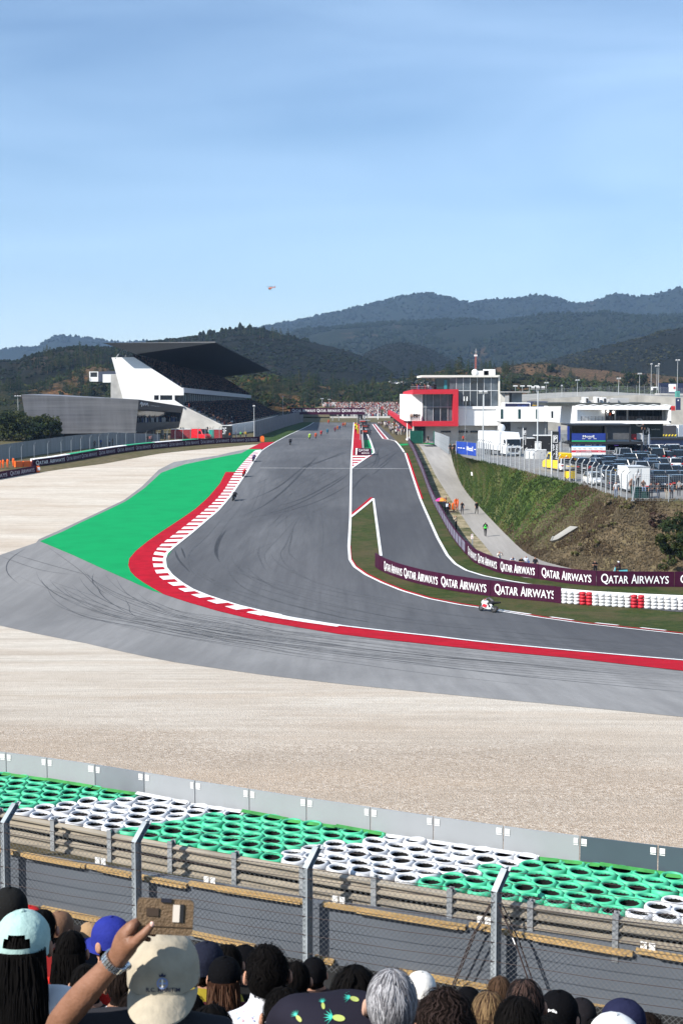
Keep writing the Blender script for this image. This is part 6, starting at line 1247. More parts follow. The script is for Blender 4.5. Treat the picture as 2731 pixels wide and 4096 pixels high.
stairs(2243, 2279, 1764, 1832, YM, 'metal stairs on the left side of the dark event unit'); stairs(2570, 2594, 1740, 1800, YM + 8, 'metal stairs between the event unit and the lettered trailer')
sub(fr(2240, 1735, 2266, 1766, YM + 2.5, .1), 'landing_rail', steel, hu)
for x, nm in ((2236, 'left'), (2272, 'right')): sub(fr(x - 4, 1705, x + 4, 1760, YM - .5, .3), 'side_banner', DB, hu)
ms = empty('lettered_trailer', at(2680, 1808, 236), 0, 'dark blue race trailer with a framed emblem at the right edge', 'trailer')
sub(fr(2600, 1752, 2900, 1759, 236, 3), 'roof', BK, ms); sub(fr(2602, 1759.1, 2900, 1803, 236.1, 3), 'side_panel', mat('night_blue', (.010, .018, .05), .4, col2=(.015, .10, .22), scale=.25, lo=.55, hi=.8), ms)
mb = MB(); fp = [(2657, 1789), (2657, 1781), (2661, 1777), (2713, 1777), (2716, 1781), (2716, 1797), (2712, 1802), (2662, 1802), (2657, 1797), (2657, 1789)]
for (xa, ya), (xb, yb_) in zip(fp, fp[1:]): mb.bar(at(xa, ya, 236), at(xb, yb_, 236), .06)
sub(mb, 'emblem_frame', LET, ms); ltr(ms, 'MSi', 2667, 1785, 2687, 1793, 236, LET); ltr(ms, 'NS', 2690, 1783, 2706, 1795, 236, REDV); mb = MB(); mb.bar(at(2619, 1778, 236), at(2652, 1778, 236), .05); sub(mb, 'line', LET, ms)
sub(fr(2605, 1803.1, 2890, 1812, 236.5, 2), 'chassis', black, ms)
# white box trailer and green bin with people on it
bt = empty('box_trailer', P(2552, 1975), .08, 'white box trailer with open frame doors behind the bank fence', 'trailer'); mb = MB(); mb.box((0, 2, 1.65), (2.45, 4, 2.4)); mb.build('body', WP, bt)
for x in (-.6, .6): mb = MB(); mb.box((x, -.03, 1.65), (1.12, .06, 2.2)); mb.build('door', mat('door_white', (.62, .63, .63), .5), bt); mb = MB(); mb.bar((x * .25, -.08, .6), (x * .25, -.08, 2.7), .05); mb.build('lock_rod', steel, bt)
mb = MB(); mb.box((0, -.02, 2.87), (2.5, .1, .08)); mb.box((0, 0, .42), (2.4, .2, .14)); mb.build('frame', steel, bt); wheels(bt, (-1.1, 1.1), (1.6, 2.4), .34)
mb = MB(); mb.box((1.0, -.09, .75), (.5, .04, .2)); mb.build('red_sticker', REDV, bt)
gp = P(2565, 1995); gb = empty('green_bin', gp, .1, 'dark green rubbish skip with two people on it behind the bank fence', 'bin'); mb = MB(); mb.prism([(-.75, 0, 0), (.75, 0, 0), (.85, 0, 1.1), (-.85, 0, 1.1)], (0, 1.0, 0)); mb.build('body', mat('bin_green', (.01, .05, .045), .6), gb); mb = MB(); mb.box((0, .5, 1.14), (1.76, 1.1, .08)); mb.build('lid', mat('bin_lid', (.012, .065, .055), .6), gb)
person(gp + Vector((-.35, .5, 1.18)), math.pi, 'stand2', (.6, .6, .62), (.02, .02, .025), 'person in a white shirt standing on top of the green skip', hair='black', skin='b')
person(gp + Vector((.15, .1, .28)), math.pi, 'sit', (.12, .07, .05), (.16, .22, .36), 'person in pale jeans sitting on the edge of the green skip')
for i, (x, y, pz_, tp, bt_, lb) in enumerate(((2601, 1997, 'stand2', (.03, .03, .04), (.02, .02, .03), 'person in dark clothes just right of the green skip'), (2630, 1996, 'stand2', (.10, .09, .09), (.05, .07, .12), 'person with folded arms in grey and jeans behind the fence'), (2666, 2000, 'stand', (.02, .02, .02), (.4, .34, .25), 'person in black top and tan trousers by the fence post'), (2684, 1999, 'phone', (.22, .25, .28), (.02, .025, .05), 'person in a grey shirt right of the fence post'), (2713, 1986, 'stand2', (.25, .25, .25), (.02, .02, .03), 'person in a grey top near the right edge behind the fence'), (2523, 1976, 'stand', (.2, .13, .1), (.1, .08, .07), 'person in brown beside the white box trailer'), (2461, 1993, 'stand', (.45, .45, .47), (.15, .18, .25), 'pale dressed person behind the bent fence posts'),
        (1852, 1772, 'stand', (.5, .04, .02), (.03, .03, .03), 'person in a red jacket before the low beige wall'), (1800, 1818, 'stand', (.03, .03, .03), (.02, .02, .02), 'dark dressed person left of the blue banner'), (1815, 1818, 'stand', (.04, .03, .03), (.02, .02, .02), 'second dark dressed person touching the blue banner'), (1711, 1772, 'stand', (.02, .03, .03), (.02, .02, .02), 'dark dressed person in the green gateway'), (2550, 1735, 'stand', (.02, .02, .02), (.02, .02, .02), 'dark dressed person on the upper deck by the dark wall'))):
    person(P(x, y) if i != 11 else at(2570, 1740, YM + 1.5), math.pi + (-.3, .4, 0, .2)[i % 4], pz_, tp, bt_, lb)
for i, x in enumerate((1983, 1992, 2000, 2016, 2028)): person(P(x, 1768), math.pi + .3 * i, 'stand', ((.03, .03, .03), (.4, .05, .05), (.5, .3, .05), (.45, .2, .3), (.03, .03, .05))[i], (.03, .03, .04), 'person in %s on the steps before the link block' % ('black', 'red', 'ochre', 'pink', 'navy')[i])
# flags, poles, banner, gate
def flag(px, py, top, wpx, label, txt):
    p = P(px, py); s = p.y / F; H = (py - top) * s; root = empty('feather_flag', p, 0, label, 'flag'); mb = MB(); mb.tube([(0, 0, 0), (0, 0, H)], .05, 6); mb.build('pole', white_wall, root); mb = MB(); mb.box((wpx * s / 2, 0, H * .66), (wpx * s, .05, H * .66)); mb.build('cloth', BK, root)
    wx = wpx * s; sign_text('P', (wx * .34, -.03, H * .76), (1, 0, 0), (0, 0, 1), wx * .36, H * .12, LET, root, .02)
    mb = MB()
    for a, c in (((.22, .74), (.82, .74)), ((.82, .74), (.82, .90)), ((.82, .90), (.22, .90)), ((.22, .90), (.22, .74))): mb.bar((a[0] * wx, -.04, a[1] * H), (c[0] * wx, -.04, c[1] * H), .04)
    mb.build('letter_frame', LET, root); sign_text(txt, (wx * .88, -.03, H * .36), (0, 0, 1), (-1, 0, 0), H * .34, wx * .3, LET, root, .02); sign_text('VIP', (wx * .42, -.03, H * .54), (0, 0, 1), (-1, 0, 0), H * .16, wx * .28, LET, root, .02)
flag(2203, 1898, 1724, 28, 'nearer dark parking flag beside the yellow van', 'PARKING'); flag(2090, 1817, 1712, 13, 'farther dark parking flag beside the white truck', 'PARKING')
for i, (x, y, top, n_) in enumerate(((1930, 1838, 1572, 2), (2147, 1838, 1556, 3))): p = P(x, y); lamp_post(p, (y - top) * p.y / F, ('tall floodlight pole in front of the glazed block', 'tall floodlight pole in front of the link block')[i], n_, 'floodlight_pole', .11)
p = P(1860, 1770); root = empty('work_lamp', p, 0, 'slender twin work lamp before the red framed building', 'lamp'); H = 178 * p.y / F; mb = MB(); mb.tube([(-.15, 0, 0), (.1, 0, H)], .05, 6); mb.build('pole', steel, root)
for s in (-.35, .3): mb = MB(); mb.box((s, 0, H - .2), (.22, .12, 1.0)); mb.build('lamp_tube', WHITE, root)
bw2 = [P(1824, 1817), P(1868, 1822), P(1904, 1827)]; root = empty('blue_banner', bw2[0], 0, 'blue banner with white lettering hung at the top of the grass bank', 'banner'); L3 = arc(bw2); mb = MB(); o0 = Vector(bw2[0])
for a, c in zip(bw2, bw2[1:]): mb.prism([a - o0 + Vector((0, 0, .1)), c - o0 + Vector((0, 0, .1)), c - o0 + Vector((0, 0, 2.0)), a - o0 + Vector((0, 0, 2.0))], (0, .05, 0))
mb.build('cloth', mat('banner_blue', (.012, .05, .33), .6, var=.2, scale=1.2), root)
def bf(u0, u1, z0, z1): return lambda u, v: along(bw2, L3, lerp(u0, u1, u) * L3[-1])[0] - o0 + Vector((0, -.06, lerp(z0, z1, v)))
letter('MotoE', bf(.48, .82, .75, 1.4), LET, root, .01)
for u in (.06, .18, .31, .88): f_ = bf(u, u + .08, .99, 1.1); mb = MB(); mb.quad(f_(0, 0), f_(1, 0), f_(1, 1), f_(0, 1)); mb.build('mark', LET, root, fix=False)
for p_ in (bw2[0], bw2[1], bw2[2]): mb = MB(); mb.bar(p_ - o0 + Vector((0, .1, 0)), p_ - o0 + Vector((0, .1, 2.1)), .07); mb.build('post', steel, root)
p = P(1713, 1776); root = empty('green_gate', p, 0, 'green mesh gate with green mat at the end of the service path', 'gate'); GM = mat('gate_green', (.006, .10, .07), .7, var=.3, scale=3)
for k, (a, c) in enumerate((((-1.2, 0), (-1.2, 3)), ((1.2, 0), (1.2, 3)), ((-3.8, 2.5), (-1.2, 3)))): mb = MB(); mb.prism([(a[0], a[1], 0), (c[0], c[1], 0), (c[0], c[1], 2.7), (a[0], a[1], 2.7)], (.05, .02, 0)); mb.build('mesh_panel', GM, root)
mb = MB(); mb.box((0, -.5, .06), (2.2, 3, .05)); mb.build('floor_mat', GREEN, root)
fence('mesh_fence', [P(1738, 1776), P(1760, 1790), P(1795, 1814)], 2.6, 'tall pale mesh fence from the green gate to the blue banner', spacing=2.6, px=False, mesh=(.28, .03), tilt=0)
fence('bank_fence', [P(x, y) for x, y in ((1908, 1838), (1960, 1856), (2030, 1870), (2130, 1896), (2250, 1924), (2340, 1947), (2400, 1967), (2460, 1987), (2505, 1999))], 2.55, 'long mesh fence with bent grey posts along the top of the grass bank', spacing=1.62, px=False, mesh=(.24, .016), tilt=.4, pr=.075, tdir=1)
fence('wire_fence', [P(x, y) for x, y in ((2528, 2003), (2673, 2004), (2820, 2006), (2960, 2006))], 2.7, 'open wire fence with thin posts at the top right of the bank', spacing=3.6, px=False, mesh=(.22, .012), tilt=0, pr=.05)
a = P(2528, 2004); mb = MB(); mb.tube([a, a + Vector((.45, 0, 3.1))], .07, 8); mb.box(a + Vector((0, 0, .06)), (.3, .3, .12)); tag(mb.build('leaning_post', steel), 'leaning steel post in front of the white box trailer', 'post')
def barrier(p, rz, label):
    root = empty('crowd_barrier', p, rz, label, 'barrier', 'crowd barriers in the car park'); mb = MB(); mb.tube([(-1.1, 0, .15), (-1.1, 0, 1.1), (1.1, 0, 1.1), (1.1, 0, .15), (-1.1, 0, .15)], .03, 5); mb.build('frame', steel, root); mb = MB()
    for k in range(11): mb.bar((-1 + k * .2, 0, .15), (-1 + k * .2, 0, 1.1), .02)
    mb.build('bars', steel, root)
    for x in (-.8, .8): mb = MB(); mb.box((x, 0, .05), (.08, .6, .05)); mb.build('foot', steel, root)
for i, (x, y) in enumerate(((395, 258), (455, 262), (700, 245), (745, 248), (1360, 245), (1440, 250), (1295, 215))): barrier(P(*Z6(x, y)), .05, 'steel crowd barrier at the back of the car park, %s from the left' % ORD[(0, 1, 2, 3, 5, 6, 4)[i]])
# awnings, crates and generators between the white truck and the event unit
for i, (x, y, w_, d, h, m) in enumerate(((2105, 1815, 2.2, 2, 2.4, black), (2140, 1812, 1.6, 1.6, 1.7, WP), (2170, 1806, 3, 2.2, 2.6, black), (2118, 1836, 1.2, 1, 1.3, WP), (2160, 1838, 1.4, 1.1, 1.3, MC['grey_panel']))): cabin(x, y, w_, d, h, m, 'equipment_case', '%s equipment case between the white truck and the stairs' % ('tall black', 'white', 'widest black', 'small white', 'low grey')[i], 'case', prof=pz)
for i in range(16):
    q = hit(2000 + 0 * i, 1500, NH) if 0 else hit(1560 + i * 11 + rr.uniform(-3, 3), 1536 + rr.uniform(-3, 3), NH + ['soil_bank'])
    if q and q.y > 500: o = car(q, rr.uniform(-.4, .4) + 1.57, ('hatch', 'suv', 'estate')[i % 3], ('white', 'navy', 'silver', 'grey')[i % 4], '%s car parked among the pines on the far slope' % ('white', 'dark blue', 'silver', 'grey')[i % 4], ('white', 'dark blue', 'silver', 'grey')[i % 4] + ' cars among the pines')
for k, o in CARP.items():
    if k not in CUSED: [bpy.data.objects.remove(q) for q in kids(o)]
# ================================================================ by the track: boards, tyre stacks, motorbikes, people on the path
NB = smooth(flat([G(*q) for q in ((1499, 2268), (1530, 2288), (1608, 2318), (1750, 2353), (1944, 2384), (2217, 2411), (2242, 2414))]), 8); NL = arc(NB)
sp = [(1480, 1531), (1536, 1608), (1615, 1750), (1764, 1944), (1977, 2217)]
nm = ['narrow purple board seen almost edge-on at the far end of the infield row', 'second purple board from the far end of the infield row', 'middle purple board of the infield row, between two others', 'purple board in the infield row nearest but one to the tyre stacks', 'largest purple board of the infield row, touching the white tyre stacks']
for i, (u0, u1) in enumerate(sp):
    e0 = 1499 if i == 0 else (sp[i - 1][1] + u0) / 2; e1 = 2242 if i == 4 else (u1 + sp[i + 1][0]) / 2
    S0 = s_at(NB, NL, e0) if i else 0; S1 = s_at(NB, NL, e1) if i < 4 else NL[-1]
    board(NB, NL, S0, S1, s_at(NB, NL, max(u0, 1503)), s_at(NB, NL, u1), 1.42, nm[i], 'boards along the infield', text=i > 0)
PBD = smooth(flat([G(*q) for q in FENCE]), 8); PL = arc(PBD)
sp = [(1871, 1904), (1910, 1986), (2001, 2137), (2165, 2363), (2402, 2672), (2718, 3060)]
nm = ['smallest lettered purple board where the path fence begins', 'purple board below the person in white raising a camera', 'purple board below the row of four leaning spectators', 'purple board right of the leaning spectators, before the white helmeted person', 'widest purple board below the scooter rider', 'purple board cut by the right edge of the picture']
for i, (u0, u1) in enumerate(sp):
    e0 = 1860 if i == 0 else (sp[i - 1][1] + u0) / 2; e1 = 3100 if i == 5 else (u1 + sp[i + 1][0]) / 2
    board(PBD, PL, s_at(PBD, PL, e0), s_at(PBD, PL, e1), s_at(PBD, PL, u0), s_at(PBD, PL, u1), 1.42, nm[i], 'boards along the service path')
# fence with purple rails and pale mesh further up the path
send_ = s_at(PBD, PL, 1860); n = int(send_ / 3.1); pm = mat('banner_mesh', (.20, .19, .26), .8, var=.5, scale=2.2, detail=8)
fr_ = empty('banner_fence', (PBD[0].x, PBD[0].y, gz(PBD[0].y)), 0, 'long low fence with purple rails and grey mesh beside the service path', 'fence'); o0 = Vector(fr_.location)
pts = [along(PBD, PL, send_ * k / n)[0] for k in range(n + 1)]; pts = [Vector((p.x, p.y, gz(p.y))) - o0 for p in pts]
for k, (a, c) in enumerate(zip(pts, pts[1:])):
    mb = MB(); mb.prism([a + Vector((0, 0, .14)), c + Vector((0, 0, .14)), c + Vector((0, 0, 1.2)), a + Vector((0, 0, 1.2))], (.04, 0, 0)); mb.build('mesh_panel', pm, fr_)
mb = MB()
for a, c in zip(pts, pts[1:]):
    for z0, z1 in ((0, .14), (1.2, 1.36)): mb.prism([a + Vector((-.03, 0, z0)), c + Vector((-.03, 0, z0)), c + Vector((-.03, 0, z1)), a + Vector((-.03, 0, z1))], (.12, 0, 0))
mb.build('rails', PURPLE, fr_)
for a in pts: mb = MB(); mb.box(a + Vector((0, 0, .7)), (.1, .1, 1.4)); mb.build('post', PURPLE, fr_)
# red and white tyre stacks
TW, TR = mat('white_tyre', (.72, .72, .73), .6, var=.25, scale=3), mat('red_tyre', (.5, .015, .03), .6, var=.25, scale=3)
SL = smooth(flat([G(*q) for q in ((2242, 2413), (2400, 2424), (2560, 2433), (2731, 2441), (2900, 2447))]), 8); SLl = arc(SL); k = 0; s = .3
proto = {}
while s < SLl[-1]:
    red = k in (3, 4, 11, 12, 19, 20); p, t = along(SL, SLl, s); p = Vector((p.x, p.y, gz(p.y)))
    lb = 'red painted tyre stack between the white ones along the infield' if red else 'white painted tyre stack in the row beyond the infield boards'
    if red not in proto:
        root = empty('tyre_stack', p); proto[red] = root
        for j in range(4):
            mb = MB(); mb.torus((0, 0, 0), .175, .105, 'Z', 16, 8, sq=1.32); mb.tube([(0, 0, -.12), (0, 0, .12)], .24, 12); o = mb.build('tyre', TR if red else TW, root, True); o.location = (R.uniform(-.015, .015), 0, .145 + j * .272)
    else: root = ctree(proto[red])
    root.location = p; root.rotation_euler.z = R.uniform(0, 6); tag(root, lb, 'tyre stack', ('red' if red else 'white') + ' tyre stacks'); s += .52 + (.04 if k % 2 else 0); k += 1
mb = MB()
for a, c in zip(SL, SL[1:]):
    n1 = Vector((0, .62, 0)); A, B2 = Vector((a.x, a.y, gz(a.y))), Vector((c.x, c.y, gz(c.y))); mb.prism([A + n1, B2 + n1, B2 + n1 + Vector((0, 0, 1.12)), A + n1 + Vector((0, 0, 1.12))], (0, .2, 0))
tag(mb.build('tyre_backing', white_wall), 'low white backing wall behind the red and white tyre stacks', 'wall')
# ---------------------------------------------------------------- motorbikes with riders
def make_bike():
    root = empty('motorbike')
    for y, w_ in ((-.7, .1), (.7, .07)):
        mb = MB(); mb.torus((0, 0, 0), .23, w_ * .9, 'X', 18, 8, sq=1.0); o = mb.build('wheel', TY, root, True); o.location = (0, y, .315)
        mb = MB(); mb.tube([(-.03, 0, 0), (.03, 0, 0)], .17, 12); mb.torus((0, 0, 0), .16, .02, 'X', 14, 5); q = mb.build('rim', MC['charcoal_panel'], o)
    def loft(sec, m, nm):
        mb = MB(); vs = []
        for y, z0, z1, x in sec: zm = (z0 + z1) / 2; vs += [(-x * .6, y, z0), (-x, y, zm), (-x * .55, y, z1), (x * .55, y, z1), (x, y, zm), (x * .6, y, z0)]
        n = len(sec); mb.add(vs, [(i * 6 + j, i * 6 + (j + 1) % 6, i * 6 + 6 + (j + 1) % 6, i * 6 + 6 + j) for i in range(n - 1) for j in range(6)] + [tuple(range(6)), tuple(range(6 * n - 6, 6 * n))]); return mb.build(nm, m, root)
    loft([(-.35, .25, .6, .12), (-.1, .2, .78, .2), (.25, .22, .95, .25), (.5, .3, 1.0, .25), (.75, .6, 1.03, .17), (.92, .74, .88, .06)], white_wall, 'fairing')
    loft([(-1.0, .93, 1.03, .07), (-.7, .86, 1.0, .12), (-.35, .8, .93, .15), (-.1, .78, .9, .14)], white_wall, 'tail'); loft([(-.12, .76, .92, .13), (.1, .76, 1.0, .17), (.3, .8, .99, .15)], white_wall, 'tank')
    mb = MB(); mb.add([(-.13, .72, 1.03), (.13, .72, 1.03), (.1, .42, 1.2), (-.1, .42, 1.2)], [(0, 1, 2, 3)]); mb.build('windscreen', darkglass, root, fix=False)
    mb = MB()
    for s in (-1, 1): mb.bar((s * .1, .7, .315), (s * .1, .5, .9), .05); mb.bar((s * .1, -.7, .315), (s * .08, -.15, .45), .06)
    mb.build('fork', steel, root); mb = MB(); mb.tube([(.12, .1, .3), (.16, -.3, .35), (.2, -.75, .6)], [.035, .04, .055], 8); mb.build('exhaust', CHROME, root); mb = MB(); mb.tube([(-.3, .52, .9), (.3, .52, .9)], .018, 6); mb.build('handlebar', black, root); return root
bike0 = make_bike(); first = True
def ride(px, py, head, lean, bc, sc, hc, lb, rl, bc2=None, p=None):
    global first
    o = bike0 if first else ctree(bike0); first = False
    p = p or G(px, py); Mx = Matrix.Rotation(head, 4, 'Z') @ Matrix.Rotation(lean, 4, 'Y'); o.location = p + Vector((0, 0, .04)); o.rotation_euler = Mx.to_euler()
    for nme in ('fairing', 'tail', 'tank'): paint(o, (nme,), cmat((bc2 or bc) if nme != 'fairing' else bc, 'paint'))
    tag(o, lb, 'motorbike', 'racing motorbikes on the circuit')
    r_ = person(p + Vector((0, 0, .04)), 0, 'ride', sc, sc, rl, hairc=hc, skin='a', shoe=(.02, .02, .02), sleeves=True); r_.rotation_euler = Mx.to_euler()
    r_.material_slots[0].material = cmat(sc); return o
a, c = G(1990, 2445), G(1870, 2427); hd = math.atan2(c.y - a.y, c.x - a.x) - math.pi / 2
bk1 = ride(1945, 2449, hd, rad(34), (.55, .55, .57), (.13, .12, .13), (.02, .02, .022), 'white and red racing motorbike leaning over by the inner kerb', 'rider in white leathers and dark helmet leaning through the bend', (.02, .02, .022))
rd0 = [o for o in C.objects if o.get('label', '').startswith('rider in white')][0]; rd0.material_slots[2].material = cmat((.03, .03, .035)); rd0.material_slots[5].material = cmat((.3, .03, .03))
mb = MB(); mb.add([(-.262, .1, .25), (-.262, .5, .33), (-.235, .45, .62), (-.23, 0, .5)], [(0, 1, 2, 3)]); mb.build('red_flank', REDV, bk1, fix=False)
N_, K_ = (.02, .03, .10), (.012, .012, .014)
for px, py, hd, ln, bc, sc, hc, nme in ((933, 2003, -.06, .24, K_, (.03, .03, .035), (.3, .3, .32), 'black, nearest of the string'), (973, 1908, -.06, .22, (.5, .02, .02), (.45, .02, .025), (.6, .1, .08), 'red, between the two dark ones at the kerb'), (1012, 1847, -.05, .22, (.06, .03, .14), (.06, .04, .13), (.4, .35, .45), 'dark violet, third of the string at the kerb'), (1160, 1780, 0, .1, K_, (.02, .02, .03), (.1, .1, .12), 'black, left of the lime one'),
        (1238, 1757, 0, .05, (.3, .5, .05), (.40, .6, .06), (.75, .78, .7), 'lime, leftmost of the far pack'), (1262, 1754, 0, .05, (.55, .1, .02), (.5, .07, .02), (.5, .1, .05), 'orange red, right of the lime one'), (1284, 1743, 0, .04, (.5, .03, .02), (.4, .03, .03), (.5, .05, .05), 'bright red, between orange red and teal'), (1309, 1736, 0, .04, (.02, .16, .25), (.02, .12, .2), (.05, .3, .4), 'teal, middle of the far pack'),
        (1340, 1728, 0, 0, (.3, .02, .05), (.12, .02, .06), (.3, .05, .1), 'maroon, right of the teal one'), (1350, 1722, 0, 0, (.6, .14, .02), (.4, .1, .03), (.6, .3, .1), 'orange, beside the maroon one'), (1358, 1719, 0, 0, (.04, .1, .3), (.05, .1, .2), (.3, .4, .5), 'blue, next to the orange one'), (1372, 1708, 0, 0, (.5, .05, .02), (.3, .04, .02), (.4, .1, .1), 'small red, farther up than the blue one'), (1380, 1707, 0, 0, (.6, .2, .05), (.5, .15, .05), (.6, .3, .2), 'small orange, closest to the pit wall'), (1314, 1695, 0, 0, (.6, .08, .02), (.5, .06, .02), (.5, .1, .05), 'tiny orange red, last one at the crest')):
    a_, b_ = nme.split(', '); ride(px, py, hd, ln, bc, sc, hc, '%s racing motorbike on the straight, %s' % (a_, b_), 'rider on the %s motorbike, %s' % (a_, b_))
# ---------------------------------------------------------------- people by the path
DK = (.015, .016, .02)
v = person(G(1940, 2147), -.25, 'walk', DK, DK, 'person in black with a bright green bib walking away on the path', hair='black', sub=2)
mb = MB(); mb.add([(-.17, -.135, 1.0), (.17, -.135, 1.0), (.15, -.135, 1.16), (-.15, -.135, 1.16), (-.17, -.02, 1.0), (.17, -.02, 1.0)], [(0, 1, 2, 3)]); mb.add([(-.06, -.135, 1.26), (.06, -.135, 1.26), (.06, -.13, 1.4), (-.06, -.13, 1.4)], [(0, 1, 2, 3)]); mb.tube([(0, 0, 1.0), (0, 0, 1.17)], .185, 14); mb.build('bib', mat('bib_green', (.06, .62, .06), .6), v)
person(G(1905, 2058), math.pi + .2, 'walk', DK, DK, 'man all in black walking on the right side of the path', hair='black'); person(G(1847, 2058), math.pi - .2, 'phone', DK, (.03, .032, .045), 'man in black holding a phone to his head on the path', hair='black')
person(G(1822, 2041), math.pi + .4, 'stand2', ORG, ORG, 'marshal in orange overalls with a cap, left of the pair', hairc=(.06, .08, .08), sleeves=True); person(G(1830, 2043), math.pi / 2, 'stand', ORG, (.7, .10, .02), 'marshal in orange overalls, right of the pair on the path', hair='dark', sleeves=True)
mb = MB(); p = G(1803, 2046); root = empty('fire_trolley', p, .4, 'orange extinguisher trolley beside the marshals at the path', 'trolley')
for s in (-.25, .25): mb = MB(); mb.tube([(s, 0, .35), (s, 0, 1.0), (s, 0, 1.15)], [.16, .16, .06], 10); mb.build('cylinder', ORANGE, root)
mb = MB(); mb.bar((-.45, .15, 0), (-.45, .15, 1.2), .05); mb.bar((.45, .15, 0), (.45, .15, 1.2), .05); mb.box((0, .1, .3), (1.0, .5, .06)); mb.build('frame', ORANGE, root); wheels(root, (-.45, .45), (.1,), .2)
person(G(1790, 2058), .3, 'stand2', (.02, .022, .04), (.02, .02, .03), 'person in dark clothes with a white rucksack at the path fence'); q = G(1790, 2058); mb = MB(); mb.box((0, 0, 0), (.3, .16, .42)); mb.box((0, -.1, -.05), (.2, .08, .22)); o = mb.build('rucksack', mat('rucksack_white', (.6, .65, .75), .7)); o.location = q + Vector((-.12, -.2, 1.22)); tag(o, 'pale rucksack on the back of the dark dressed person at the path fence', 'rucksack')
person(G(1781, 2048), 1.2, 'lean', (.03, .04, .08), (.02, .02, .03), 'person in navy leaning on the path fence beside the umbrella'); person(G(1782, 2035), 1.4, 'stand', (.2, .015, .05), (.03, .02, .03), 'person in maroon standing behind the umbrella')
hp = person(G(1766, 2052), 1.3, 'phone', (.3, .35, .42), (.05, .05, .08), 'person in pale blue holding the umbrella at the path fence')
p = G(1763, 2053); root = empty('umbrella', p + Vector((0, 0, 1.45)), .4, 'pink and orange umbrella held open over the path fence', 'umbrella'); b_ = [MB(), MB()]
for k in range(8):
    a0, a1 = k * .7854, (k + 1) * .7854
    for j in range(4):
        f0, f1 = j / 4, (j + 1) / 4; Z = lambda f: .62 - .42 * f * f; Pn = lambda a_, f: (math.cos(a_) * .82 * f, math.sin(a_) * .82 * f, Z(f)); b_[0 if k in (2, 3, 4) else 1].add([Pn(a0, f0), Pn(a1, f0), Pn(a1, f1), Pn(a0, f1)], [(0, 1, 2, 3)])
b_[0].build('canopy', mat('umbrella_pink', (.62, .03, .20), .7), root, fix=False); b_[1].build('canopy', mat('umbrella_orange', (.68, .25, .04), .7), root, fix=False); mb = MB(); mb.tube([(0, 0, -.3), (0, 0, .7)], .015, 6); mb.build('shaft', steel, root)
person(G(1823, 2119), 1.1, 'camera', (.52, .42, .32), DK, 'person in a cream jacket with sunglasses at the path fence', hair='dark', sleeves=True)
p = G(1888, 2181); root = empty('path_sign', p, 0, 'small red and white sign on a grey post beside the path', 'sign'); mb = MB(); mb.box((0, .04, .65), (.14, .06, 1.3)); mb.build('post', steel, root); mb = MB(); mb.box((-.05, 0, .95), (.24, .03, .55)); mb.build('panel', WHITE, root); sign_text('F', (-.13, -.02, 1.0), (1, 0, 0), (0, 0, 1), .13, .2, REDV, root); sign_text('S', (-.1, -.02, .72), (1, 0, 0), (0, 0, 1), .12, .2, REDV, root)
for px, py, rz, ps, tp, bt_, hc, lb in ((1995, 2272, .4, 'camera', (.62, .60, .56), DK, HR['black'], 'person in a cream shirt raising a camera behind the boards'), (2050, 2288, -.2, 'lean', (.45, .47, .55), DK, (.10, .11, .18), 'person in grey blue with a navy cap leaning over the boards'), (2080, 2292, .1, 'lean', DK, DK, HR['blond'], 'person in black with fair hair leaning over the boards'), (2102, 2292, -.1, 'stand', (.55, .58, .66), (.05, .08, .16), (.68, .68, .68), 'person in a pale shirt and white cap at the boards'), (2139, 2297, -.5, 'stand', DK, DK, (.5, .06, .02), 'person in black with an orange red cap at the boards'), (2379, 2306, -.3, 'lean', DK, DK, (.68, .68, .64), 'person in black with a white cap bent over the boards')):
    person(G(px, py), math.pi / 2 * 0 + math.pi + rz, ps, tp, bt_, lb, hairc=hc)
mb = MB(); mb.box((0, 0, 0), (.12, .3, .38)); o = mb.build('shoulder_bag', mat('bag_blue', (.03, .1, .3), .7)); o.location = G(2102, 2292) + Vector((.26, 0, 1.0)); tag(o, 'blue shoulder bag of the person in the white cap', 'bag')
p = G(2472, 2309); sc_ = empty('scooter', p, math.pi / 2 - .1, 'pale blue motor scooter standing behind the widest board', 'scooter'); CYB = mat('scooter_blue', (.10, .42, .48), .4, coat=.3)
for y in (-.6, .62): mb = MB(); mb.torus((0, 0, 0), .17, .07, 'X', 16, 7); o = mb.build('wheel', TY, sc_, True); o.location = (0, y, .24)
mb = MB(); mb.prism([(-.16, -.85, .45), (-.16, -.1, .4), (-.16, .0, .68), (-.16, -.8, .76)], (.32, 0, 0)); mb.prism([(-.15, -.1, .22), (-.15, .4, .22), (-.15, .4, .32), (-.15, -.1, .32)], (.3, 0, 0)); mb.prism([(-.2, .36, .3), (-.2, .46, .3), (-.17, .36, 1.0), (-.17, .28, 1.0)], (.38, 0, 0)); mb.build('body', CYB, sc_)
mb = MB(); mb.prism([(-.14, -.85, .77), (-.14, -.05, .70), (-.14, -.05, .78), (-.14, -.85, .84)], (.28, 0, 0)); mb.build('seat', black, sc_); mb = MB(); mb.tube([(-.32, .3, 1.02), (.32, .3, 1.02)], .02, 6); mb.build('handlebar', black, sc_); mb = MB(); mb.bar((0, .6, .24), (0, .32, 1.0), .06); mb.build('fork', steel, sc_)
person(p + Vector((0, 0, .05)), math.pi / 2 - .1, 'scooter', (.05, .02, .025), DK, 'scooter rider in dark jacket and white helmet behind the widest board', hairc=(.75, .75, .75), sleeves=True)
